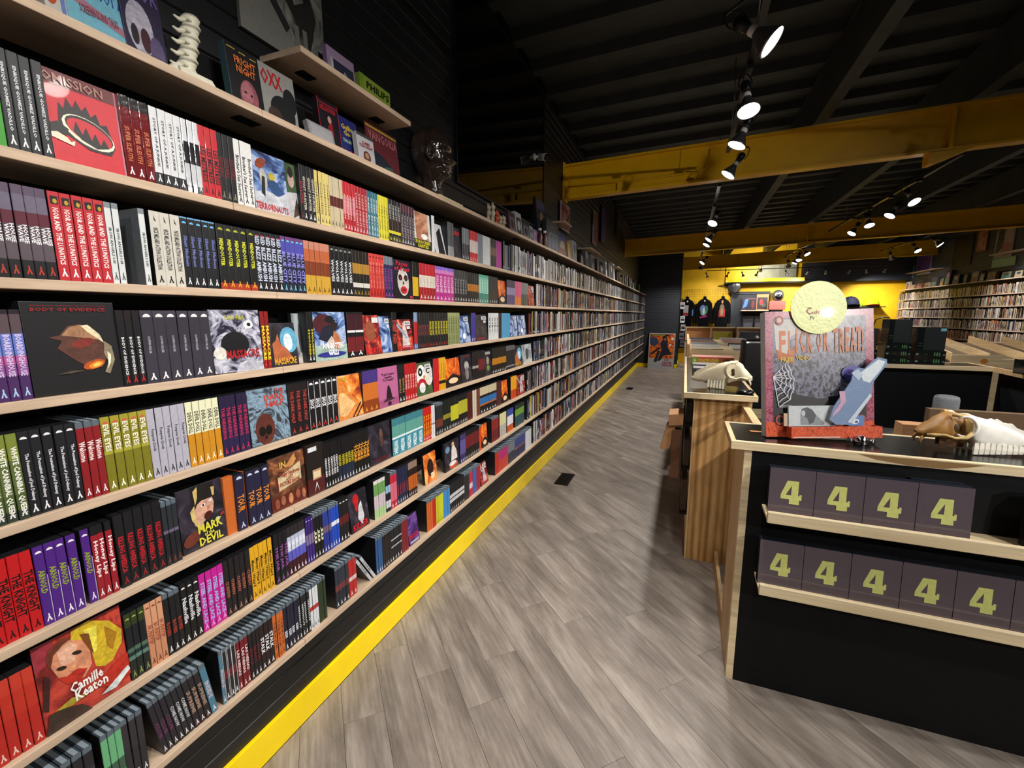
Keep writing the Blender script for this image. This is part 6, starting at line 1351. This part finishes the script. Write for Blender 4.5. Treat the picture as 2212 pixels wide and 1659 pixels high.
tag(MB().box(0, 0, 0, .3, .02, .025).build('floating_shelf', M['shelf'], None, (-1.33, row_y(1163, -1.33, 2.4), 2.394), PI / 2), 'tiny wood ledge under the blue topped video box', 'shelf')
# security camera on the wall
p = onx(1183, 335, XW + .14)
sc_ = empty('security_camera', (XW + .01, p.y, p.z), 0, 'white bullet security camera on the wall left of the nearest beam', 'camera')
MB().lathe([(.03, 0), (.03, .012), (.012, .02), (.010, .06)], (0, 0, 0), (1, 0, 0), 14).build('mount', M['white'], sc_)
MB().lathe([(.028, -.05), (.032, -.045), (.032, .05), (.030, .06)], (.08, 0, -.01), (.75, -.55, -.3), 16).build('body', M['white'], sc_)
MB().lathe([(.028, .0601), (.028, .066), (.014, .062), (.0, .063)], (.08, 0, -.01), (.75, -.55, -.3), 16).build('lens_face', M['laminate'], sc_)
# ================================================================ FAR END OF THE SHOP
# framed film poster on the floor against the stub wall
fp = empty('framed_poster', (-1.05, ST - .16, .002), 0, 'framed film poster with orange flames standing on the floor at the aisle end', 'poster')
w, h = .77, 1.09
fp.rotation_euler = (-radians(7), 0, -.06)
MB().box(0, 0, 0, w, .02, h, 'b8bcc0', {'f': 'c0c4c8'}).build('frame', M['cover'], fp)
draw(MB(), [('r', .02, .02, .98, .98, 'b0b4b8'), ('r', .03, .28, .97, .97, 'b05020')], w, h, -.0005).build('poster_ground', M['cover'], fp)
q = MB().poly([(.03 * w, -.0012, .28 * h), (.97 * w, -.0012, .28 * h), (.97 * w, -.0012, .97 * h), (.03 * w, -.0012, .97 * h)]); q.build('poster_flames', A_['flame'], fp)
draw(MB(), [('r', .05, .91, .75, .96, '14181c'), ('r', .1, .925, .6, .945, 'a8a828'), ('p', [(.03, .90), (.3, .86), (.4, .72), (.2, .6), (.03, .7)], '34405c'), ('p', [(.36, .2), (.5, .5), (.44, .72), (.58, .86), (.72, .8), (.74, .6), (.9, .4), (.6, .36), (.5, .24), (.44, .2)][::1], '1c2230'), ('p', [(.06, .40), (.4, .60), (.46, .56), (.12, .37)], '1c2230'), ('e', .6, .86, .09, .07, 0, '241c1c'), ('e', .62, .82, .05, .04, 0, '8c5c48'), ('p', [(.22, .18), (.34, .17), (.46, .5), (.36, .5)], '20283a'),
     ('t', 'THEY\nCALL HIM\nTHE KILLER', .52, .06, .94, .27, '9c1c30', .028), ('e', .9, .84, .05, .04, 0, 'e8e8e8'), ('e', .82, .66, .04, .03, 0, 'e0e0e0')], w, h, -.0016).build('poster_print', M['cover'], fp)
for a, b, c_, d_ in ((-.012, -.012, w + .012, 0), (-.012, h, w + .012, h + .012)): MB().box(a, -.006, b, c_, .022, d_).build('frame_edge', M['metalblack'], fp)
for a, b in ((-.012, 0), (w, w + .012)): MB().box(a, -.006, 0, b, .022, h).build('frame_edge', M['metalblack'], fp)

# shirts on a wire grid against the yellow end wall
YS = YE - .06
gd = empty('wire_grid', (0, YS, 0), 0, 'black wire grid panel for clothes on the yellow end wall', 'grid')
g = MB()
for i in range(20): x = -.17 + i * .078; g.box(x - .002, -.004, .55, x + .002, 0, 2.48)
for i in range(26): z = .55 + i * .077; g.box(-.17, -.008, z - .002, 1.32, -.004, z + .002)
o = g.build('grid_wires', M['metalblack'], gd); o['kind'] = 'stuff'
def hoodie(x, z, wdt, hgt, label, prints, y=YS - .12, rot=0):
    r = empty('hanging_sweatshirt', (x, y, z), rot, label, 'sweatshirt', 'black printed sweatshirts on the wire grid')
    a = wdt / 2
    out = [(-.10, 0), (-.25, -.04), (-.62, -.10), (-.86, -.20), (-.98, -.45), (-1.0, -.85), (-.80, -.87), (-.74, -.5), (-.66, -.42), (-.64, -1.0), (.64, -1.0), (.66, -.42), (.74, -.5), (.80, -.87), (1.0, -.85), (.98, -.45), (.86, -.20), (.62, -.10), (.25, -.04), (.10, 0)]
    P = [(p[0] * a, p[1] * hgt) for p in out]
    m = MB()
    def sec(k_, yy): 
        cx, cz = 0, -.5 * hgt
        return [(cx + (p[0] - cx) * k_, yy, cz + (p[1] - cz) * k_) for p in P]
    m.rings([sec(.95, .04), sec(1, .02), sec(1, -.02), sec(.95, -.045)], '0a0a0c', False); o = m.build('sweatshirt_body', M['fabric'], r)
    m = MB(); m.tube([(-.1 * a, -.01, .01), (0, -.05, -.05), (.1 * a, -.01, .01), (0, .03, .03), (-.1 * a, -.01, .01)], .03, 8); m.build('hood', M['fabric'], r)
    MB().tube([(0, 0, .0), (0, 0, .06), (.02, 0, .085), (0, .0, .10), (-.02, .02, .08)], .004, 6).build('hanger_hook', M['metalblack'], r)
    if prints: 
        pm = draw(MB(), prints, wdt, hgt, -.0465, -wdt / 2, -hgt); pm.build('chest_print', M['cover'], r)
    return r
pz = 2.20
hoodie(-.0, pz, .53, .98, 'black printed sweatshirt nearest the black wall, blue sleeve print', [('r', .3, .4, .6, .75, 'a8a8ac'), ('r', .3, .42, .6, .5, '9c2028'), ('e', .85, .5, .05, .12, 0, '4c74a8'), ('e', .52, .88, .05, .03, 0, 'c8ccd0')])
hoodie(.54, pz, .535, .98, 'black sweatshirt with round blue and green print, middle of three', [('e', .42, .62, .17, .14, 0, '5c6c9c'), ('e', .62, .6, .09, .14, 0, '2c6048'), ('e', .46, .5, .16, .1, 0, '6c8c84'), ('e', .48, .56, .05, .12, 0, 'c0c4c8'), ('p', [(.25, .36), (.7, .42), (.66, .36), (.3, .31)], 'a02460'), ('e', .5, .9, .04, .03, 0, 'd0d0d0')])
hoodie(1.085, pz, .535, .98, 'black sweatshirt with tall red and tan print', [('e', .48, .66, .13, .12, 0, '6c5c44'), ('r', .32, .36, .46, .6, 'a02c2c'), ('r', .52, .36, .66, .62, 'a02c2c'), ('e', .48, .52, .08, .14, 0, '8c7c5c'), ('e', .48, .86, .05, .06, 0, 'b87858')])
for i, (x, lab) in enumerate(((-.05, 'left'), (.52, 'middle'), (1.1, 'right'))):
    hoodie(x, 1.12, .52, .6, f'{lab} of three lower black sweatshirts half hidden behind the record bins', [('e', .5, .86, .04, .03, 0, 'c8c8c8')], y=YS - .14)
# packs hanging on the end of the black wall
for i, (px, py, c) in enumerate(((1474, 660, 'a8a8ac'), (1474, 690, 'c8ccd0'), (1475, 708, 'a0a4a8'), (1472, 726, '6c6c70'), (1473, 742, '545458'))):
    p = ony(px, py, ST - .03); o = MB().box(-.06, 0, -.10, .07, .02, .10, c, None).build('hanging_pack', M['wrap'], None, (p.x, ST - .045, p.z)); draw(MB(), [('r', .1, .3, .9, .6, '26262a' if i != 2 else '202024'), ('r', .2, .7, .8, .8, '8c2024' if i == 0 else '3c3c40')], .13, .2, -.0004, -.06, -.10).build('pack_label', M['cover'], o)
    tag(o, f'{["topmost","second","third","fourth","lowest"][i]} of the shiny packs hanging at the black wall corner', 'pack', 'shiny packs at the black wall corner')
# convex mirror
p = ony(1586, 620, YE - .4)
cmr = empty('convex_mirror', (p.x, YE - .4, p.z), 0, 'round convex security mirror under the yellow ledge', 'mirror')
MB().lathe([(.0, .07), (.07, .063), (.13, .043), (.17, .012), (.185, 0)][::-1], (0, 0, 0), (-.3, -1, -.25), 28, cap=False).build('mirror_dome', M['silver'], cmr)
MB().lathe([(.18, -.02), (.195, -.01), (.195, .004), (.182, .006)], (0, 0, 0), (-.3, -1, -.25), 28).build('mirror_rim', M['metalblack'], cmr)
MB().tube([(0, .02, 0), (-.2, .2, .06), (-.45, .38, .06)], .012, 6).build('bracket', M['metalblack'], cmr)
# door with wall shelves in front
dr = struct(MB().box(1.36, YE - .06, 0, 2.42, YE - .001, 2.34).build('door_1', m_plain('dark_grey_door', '1c2026', .55), None))
MB().box(1.33, YE - .09, 0, 1.40, YE - .061, 2.38).build('door_frame', M['blackfar'], dr); MB().box(2.38, YE - .09, 0, 2.45, YE - .061, 2.38).build('door_frame', M['blackfar'], dr); MB().box(1.40, YE - .09, 2.30, 2.38, YE - .061, 2.38).build('door_frame', M['blackfar'], dr)
for i, (z, lab) in enumerate(((1.79, 'upper'), (1.18, 'lower'))):
    o = MB().box(1.62, YE - .35, z - .025, 2.40, YE - .095, z).build('display_shelf', M['shelf']); tag(o, f'{lab} wood shelf across the dark grey door', 'shelf')
ART['d1'] = ('201c2c', None, [('p', [(.05, .1), (.2, .8), (.45, .9), (.35, .3)], '4c74a8'), ('e', .75, .4, .1, .3, 0, '6c2830'), ('r', .3, .82, .9, .9, '6c4438')])
face_box('d1', .42, .42, .03, (1.65, YE - .2, 1.791), 0, 4, 'film_box', 'dark film box with a blue figure on the shelf by the door', 'film box')
ART['d2'] = ('a87c4c', None, [('r', .08, .06, .92, .8, '2c2028'), ('e', .4, .5, .16, .2, 0, '8c3028'), ('e', .65, .3, .2, .12, 0, '4c5440')])
face_box('d2', .34, .50, .03, (2.06, YE - .2, 1.791), 0, 4, 'film_box', 'tan bordered film box on the shelf by the door', 'film box')
for i, x in enumerate((1.72, 2.05)):
    ART['d3'] = ('1a1a1e', None, [('r', .1, .1, .9, .5, '3c3c44')]); face_box('d3', .3, .42, .03, (x, YE - .2, 1.181), 0, 5, 'film_box', f'{"left" if i == 0 else "right"} black box on the lower shelf by the door', 'film box', 'black boxes on the lower door shelf')
# goods on the yellow wall right of the door
p = ony(1655, 632, YE - .3)
hb = empty('goods_tower', (2.45, YE - .35, 1.35), 0, 'black display stand with a pink box and silver helmet on it', 'display stand')
MB().box(0, .02, -1.35, .34, .3, .45, '101014').build('stand_body', M['matte'], hb)
MB().box(-.04, .0, .45, .40, .3, .72, '9c5c54').build('pink_box', M['cover'], hb)
MB().ball((.2, .15, .88), .17, .15, .19, c='888').build('helmet', M['silver'], hb)
MB().ball((.2, .02, .84), .1, .06, .09, c='111').build('visor', M['laminate'], hb)
sh1 = MB().box(3.3, YE - .42, 1.86, 5.35, YE - .001, 1.885, '2a2420').build('cap_shelf', M['matte']); tag(sh1, 'dark shelf carrying baseball caps on the yellow wall', 'shelf')
def cap(x, c1, c2, label, s=1):
    r = empty('baseball_cap', (x, YE - .2, 1.886), 0, label, 'cap'); r.scale = (s,) * 3
    m = MB(); R = []
    for k_ in range(8):
        t = k_ / 7 * PI / 2; R.append([(.19 * cos(t) ** .8 * cos(a), .17 * cos(t) ** .8 * sin(a), .24 * sin(t)) for a in [2 * PI * i / 20 for i in range(20)]])
    m.rings(R, c1).build('crown', M['matte'], r)
    MB().rings([[(.17 * cos(a), -.10 - .20 * sin(a), .02 + zz + .03 * cos(a) ** 2 * -1 + .03) for a in [PI * i / 12 for i in range(13)]] for zz in (0, .012)], c2, smooth=False).build('brim', M['matte'], r)
    MB().ball((0, 0, .24), .014, c=c2).build('button', M['matte'], r)
cap(3.55, '3c3428', '3c3428', 'brown and grey cap at left on the cap shelf'); cap(4.0, '1e2c1c', '241f18', 'camouflage green cap on the cap shelf'); cap(4.55, '12142c', '12142c', 'navy blue cap on the cap shelf', 1.25); cap(5.05, 'a0d400', 'c02818', 'neon green cap with a red brim on the cap shelf', 1.1)
for i, (x, z, w_, h_) in enumerate(((3.4, .95, 1.65, .55), (3.2, .45, 1.95, .48))):
    ART['bk'] = ('141418', None, [('r', .05 + k_ * .2, .1, .2 + k_ * .2, .9, ['26262c', '303038', '1e1e24', '2a2026', '24282c'][k_]) for k_ in range(5)])
    face_box('bk', w_, h_, .2, (x, YE - .45, z + (.36 if i == 0 else .34)), 0, 0, 'display_cabinet', f'{"upper" if i == 0 else "lower"} black goods cabinet under the cap shelf', 'cabinet', edge='101014')

# record bins behind the side counter
rb = empty('record_bins', (0, 0, 0), 0, 'pale wood record bins with slanted dividers behind the side counter', 'record bin')
MB().box(.03, 5.75, 0, .06, 8.9, 1.30).build('side_panel', M['pine'], rb)
MB().box(1.02, 5.75, 0, 1.05, 8.9, 1.22).build('side_panel', M['pine'], rb)
MB().box(.06, 5.75, .0, 1.02, 5.78, 1.10).build('front_panel', M['trimx'], rb)
MB().box(.06, 5.78, .80, 1.02, 8.8, .82).build('bin_floor', M['pine'], rb)
for i in range(13):
    y = 5.9 + i * .21
    MB().obox((.061, y, .95), (.958, 0, 0), (0, .015, 0), (0, .14, .27)).build('divider', M['trimx'], rb)
MB().box(.52, 5.79, 1.0, .54, 8.75, 1.13).build('centre_rail', M['trimy'], rb)
rr_ = random.Random(4)
for i in range(26):
    y = 5.98 + (i // 2) * .21; x = .09 + (i % 2) * .48; c = rr_.choice(['a0a4ac', '3c3c44', 'c8ccd0', '6c5058', '4c5464', '8c8c94', 'b09088'])
    o = MB().obox((x, y, .96), (.36, 0, 0), (0, .05, 0), (0, .11, .25 + rr_.uniform(0, .05)), c).build('record_sleeve', M['wrap']); tag(o, f'shiny sleeve at {["left","right"][i % 2]} before slanted divider, {nn[i // 2]} from the front', 'record sleeve', 'record sleeves in the wooden bins')
bw = empty('back_bins', (0, 9.1, 0), 0, 'row of square pale wood compartments behind the record bins', 'record bin')
MB().box(0, .28, 0, 3.6, .30, 1.42).build('back_panel', M['card'], bw); MB().box(0, 0, 1.15, 3.6, .28, 1.17).build('bin_floor', M['pine'], bw); MB().box(0, 0, 0, 3.6, .02, 1.17).build('front_panel', M['trimx'], bw)
MB().box(0, .26, 1.40, 3.6, .30, 1.42).build('top_rail', M['trimx'], bw)
for i in range(9): MB().box(i * .44, 0, 1.17, i * .44 + .02, .28, 1.42).build('divider', M['trimy'], bw)
for i, k_ in enumerate((1, 2, 4, 5)):
    for j in range(5):
        c = rr_.choice(['5c1c24', 'a0a4ac', '3c3c44', 'c8ccd0', 'a8a040', '4c5464']); o = MB().obox((k_ * .44 + .05, 9.13 + j * .045, 1.171), (.33, 0, 0), (0, .02, 0), (0, .02, .17), c).build('record_sleeve', M['wrap']); tag(o, f'{nn[j]} glossy sleeve inside the {nn[k_]} square wood compartment', 'record sleeve', 'sleeves in the square wood compartments')
# stacks of black boxed sets on the back counter
def flat_box(x, y, z, w_, label):
    o = MB().box(0, 0, 0, w_, .24, .074, '151b1b', {'t': '1c2424'}).build('boxed_set', M['wrap'], None, (x, y, z), 0); tag(o, label, 'boxed set', 'black boxed sets stacked on the back counter')
    draw(MB(), [('r', .62, .25, .66, .78, '5c8c54'), ('r', .70, .25, .74, .78, '5c8c54'), ('r', .78, .25, .82, .78, '5c8c54'), ('r', .62, .45, .82, .55, '3c6c44'), ('r', .03, .35, .12, .6, '7c8c8c'), ('r', .9, .35, .97, .55, '6c7c7c'), ('r', .3, .4, .42, .6, '24382c')], w_, .074, -.0004).build('box_lettering', M['cover'], o)
def up_box(x, y, z, w_, h_, label, spine=.07):
    o = MB().box(0, 0, 0, w_, .2, h_, '14191a').build('boxed_set', M['wrap'], None, (x, y, z), 0); tag(o, label, 'boxed set', 'black boxed sets stacked on the back counter')
    draw(MB(), [('r', .24, .02, .98, .98, '1c2426')] + [('r', .3, .12 + k_ * .11, .92, .125 + k_ * .11, '39484a') for k_ in range(7)] + [('r', .05, .3, .2, .32, '4c5c3c'), ('r', .05, .2, .2, .22, '4c5c3c')], w_, h_, -.0004).build('box_print', M['cover'], o)
    return o
for nm, x, w_, n, hh in (('left', 1.80, .21, 2, .23), ('middle', 2.085, .225, 3, .26), ('right', 2.345, .265, 2, .25)):
    for i in range(n): flat_box(x, 6.08, ZB + .0005 + i * .0748, w_, f'{["lowest","second","third"][i]} flat black boxed set of the {nm} stack, green marks')
    u_ = up_box(x + .01, 6.1, ZB + .001 + n * .0748, w_ - .02, hh, f'upright black boxed set on top of the {nm} stack')
    if nm == 'right': draw(MB(), [('r', .78, .84, .98, .96, '7cb4c8')], w_ - .02, hh, -.0009).build('blue_tag', M['cover'], u_)
MB_c = MB().tube([(1.98, 6.2, 1.52), (2.0, 6.2, 1.60), (2.06, 6.2, 1.625), (2.12, 6.2, 1.62)], .006, 6); tag(MB_c.build('cable', M['metalblack'], None), 'thin black cable arching beside the middle stack of boxes', 'cable')
# slanted wooden browser at the right
p = ony(2057, 778, 6.75)
br_ = empty('slanted_browser', (2.95, 6.75, 0), 0, 'pale wood browser with slanted compartments behind the back counter', 'record bin')
MB().box(0, 0, 0, .45, .02, 1.19).build('front_panel', M['trimx'], br_)
MB().obox((.45, 0, 0), (1.7, 0, 0), (0, .02, 0), (0, 0, 1.15)).build('front_panel', M['trimx'], br_)
MB().obox((0, .02, 1.10), (2.15, 0, 0), (0, 1.2, .16), (0, 0, .015)).build('slanted_floor', m_plain('brown_board', '6c5a44', .7), br_)
for i in range(7): MB().obox((i * .34, .02, 1.11), (.014, 0, 0), (0, 1.2, .16), (0, 0, .10)).build('divider', M['trimy'], br_)
MB().poly([(a, -.001, b) for a, b in ell(.30, 1.12, .035, .03, 0, 9)], 'd08430').build('orange_sticker', M['cover'], br_)
pl_ = [(2.86, 5.1, '101014', .30, .40, .13, 'black carton of discs on the right counter'), (2.9, 5.14, '8c6468', .26, .3, .035, 'pink topped case lying on the black carton'), (2.93, 5.2, 'b0bcc8', .28, .26, .03, 'pale blue plastic sheet on the pile of cases')]
zz = ZB + .001
for x, y, c, w_, d_, h_, lab in pl_:
    o = MB().box(0, 0, 0, w_ + .3, d_, h_, c).build('disc_carton' if h_ > .1 else 'flat_case', M['wrap'], None, (x, y, zz), 0); tag(o, lab, 'case'); zz += h_ + .001

# ================================================================ RIGHT WALL SHELVES
ZR = [2.345, 2.06, 1.823, 1.587, 1.352, 1.116]
stock_r = MB(); rq = random.Random(33)
for k, z in enumerate(ZR):
    r = empty('long_shelf', (0, 0, z), label=f'{["topmost","second","third","fourth","fifth","lowest visible"][k]} long wooden shelf on the right wall', cat='shelf', group='long wooden shelves on the right wall')
    for a, b in ((7.2, 9.8), (9.8, 12.2), (12.2, 14.6), (14.6, 16.3)): MB().box(XRF, a + .001, -.02, XR - .002, b - .001, 0).build('board', M['shelf'], r)
    if k: 
        pl = lambda y, x, z=z: Matrix.Translation((XRF + .012 - x, 16.25 - (y - 7.3), z)) @ Matrix.Rotation(-PI / 2, 4, 'Z')
        stock_run(stock_r, 7.3, 16.2, pl, rq, z, PAL + ['b89c78', 'a88c64', 'c8b090'], bright=['d8ccb8', 'c0b09c', 'b8a080'])
o = stock_r.build('disc_cases', M['case']); tag(o, 'dense rows of assorted disc cases filling the right wall shelves', 'disc cases', kind='stuff')
yy = 16.1; i = 0; rq = random.Random(9)
cols2 = ['b8b0ac', 'a87840', '8c4840', 'a09480', '44484c', '5c6054', '34343c', '343c6c', '5c6844', '7c8088', '3c2c24', '7c5c3c', '6c7468', 'b0a480', '2c6c64', '24304c', 'b07080', 'b08c34']
while yy > 8.0 and i < 20:
    w_ = rq.uniform(.12, .3); h_ = rq.uniform(.12, .38); c = cols2[i % 18]; c2 = cols2[(i * 7 + 2) % 18]
    ART['z'] = (c, None, [('r', .12, .1, .88, .5, c2), ('e', .5, .68, .28, .18, 0, cols2[(i * 5 + 4) % 18])])
    face_box('z', w_, h_, .06, (XRF + .08, yy, ZR[0]), -PI / 2, 4, 'display_case', f'{nn[i]} boxed piece from the far end of the right wall top shelf', 'display case', 'boxed pieces on the right wall top shelf', edge=c)
    yy -= w_ + rq.uniform(.04, .22); i += 1
for (a, b, z, lab) in ((14.4, 16.2, 2.80, 'short upper wood shelf at the far end of the right wall'), (10.8, 12.3, 2.86, 'short upper wood shelf in middle of the right wall'), (8.0, 9.9, 2.9, 'short upper wood shelf at the near end of the right wall')):
    tag(MB().box(XRF + .02, a, z - .02, XR - .002, b, z).build('upper_shelf', M['shelf']), lab, 'shelf')
XP = XR - .03
wall_poster(1981, 2011, 549, 592, XP, 'framed blue black poster high on the right wall', '8c8ca0', '1c1e34', [('r', .15, .1, .85, .2, '4c5070')], 'purple')
wall_poster(1955, 1975, 575, 602, XP, 'teal cover leaning high at the far end of the right wall', '4c6468', '5c7c80', None, 'bird')
wall_poster(2111, 2133, 497, 543, XP, 'reddish pink poster high on the right wall', '6c4038', '8c5c4c', None, 'skin')
wall_poster(2151, 2190, 487, 556, XP, 'large poster of a reclining woman in cream and pink', '84807a', '7c6c5c', [('p', [(.05, .05), (.4, .3), (.5, .6), (.4, .95), (.2, .9), (.1, .5)], '30242a'), ('p', [(.3, .1), (.9, .15), (.9, .4), (.55, .5)], 'a86458'), ('p', [(.5, .5), (.92, .4), (.92, .9), (.6, .9), (.45, .7)], 'a89078')], 'poster')
wall_poster(2143, 2193, 557, 576, XP, 'pale green strip below the large poster of the woman', '6c8c6c', '7ca07c', None)
wall_poster(2060, 2100, 510, 575, XP, 'nearly black shirt or poster on the right wall', '0c0c0e', '101013', [('e', .4, .6, .14, .1, 0, '2c2c30')])
wall_poster(1955, 1993, 503, 520, XP, 'grey sign high on the right wall under the beam', '3c4044', '4c5054', None)
# added fill lamp, put in to brighten the yellow storage opening
fill_light = bpy.data.lights.new('spot', 'SPOT'); fill_light.energy = 60; fill_light.color = LAMP_COL; fill_light.spot_size = radians(150); fill_light.shadow_soft_size = .05
wl_ = empty('opening_fill_lamp', (2.0, YE - 1.0, 2.95), 0, 'clip lamp shining into the yellow storage opening above the ledge', 'lamp')
q_ = Vector((0, 0, -1)).rotation_difference(Vector((0, .9, -.05)).normalized())
lamp_parts(wl_, q_, .8)
MB().tube([(0, -.12, 0), (0, -.12, zceil(2.0) - 2.95 + .03)], .005, 6).build('stem', M['metalblack'], wl_)
lo = bpy.data.objects.new('bulb_light', fill_light); COL.objects.link(lo); lo.parent = wl_; lo.location = (0, .02, 0); lo.rotation_mode = 'QUATERNION'; lo.rotation_quaternion = q_
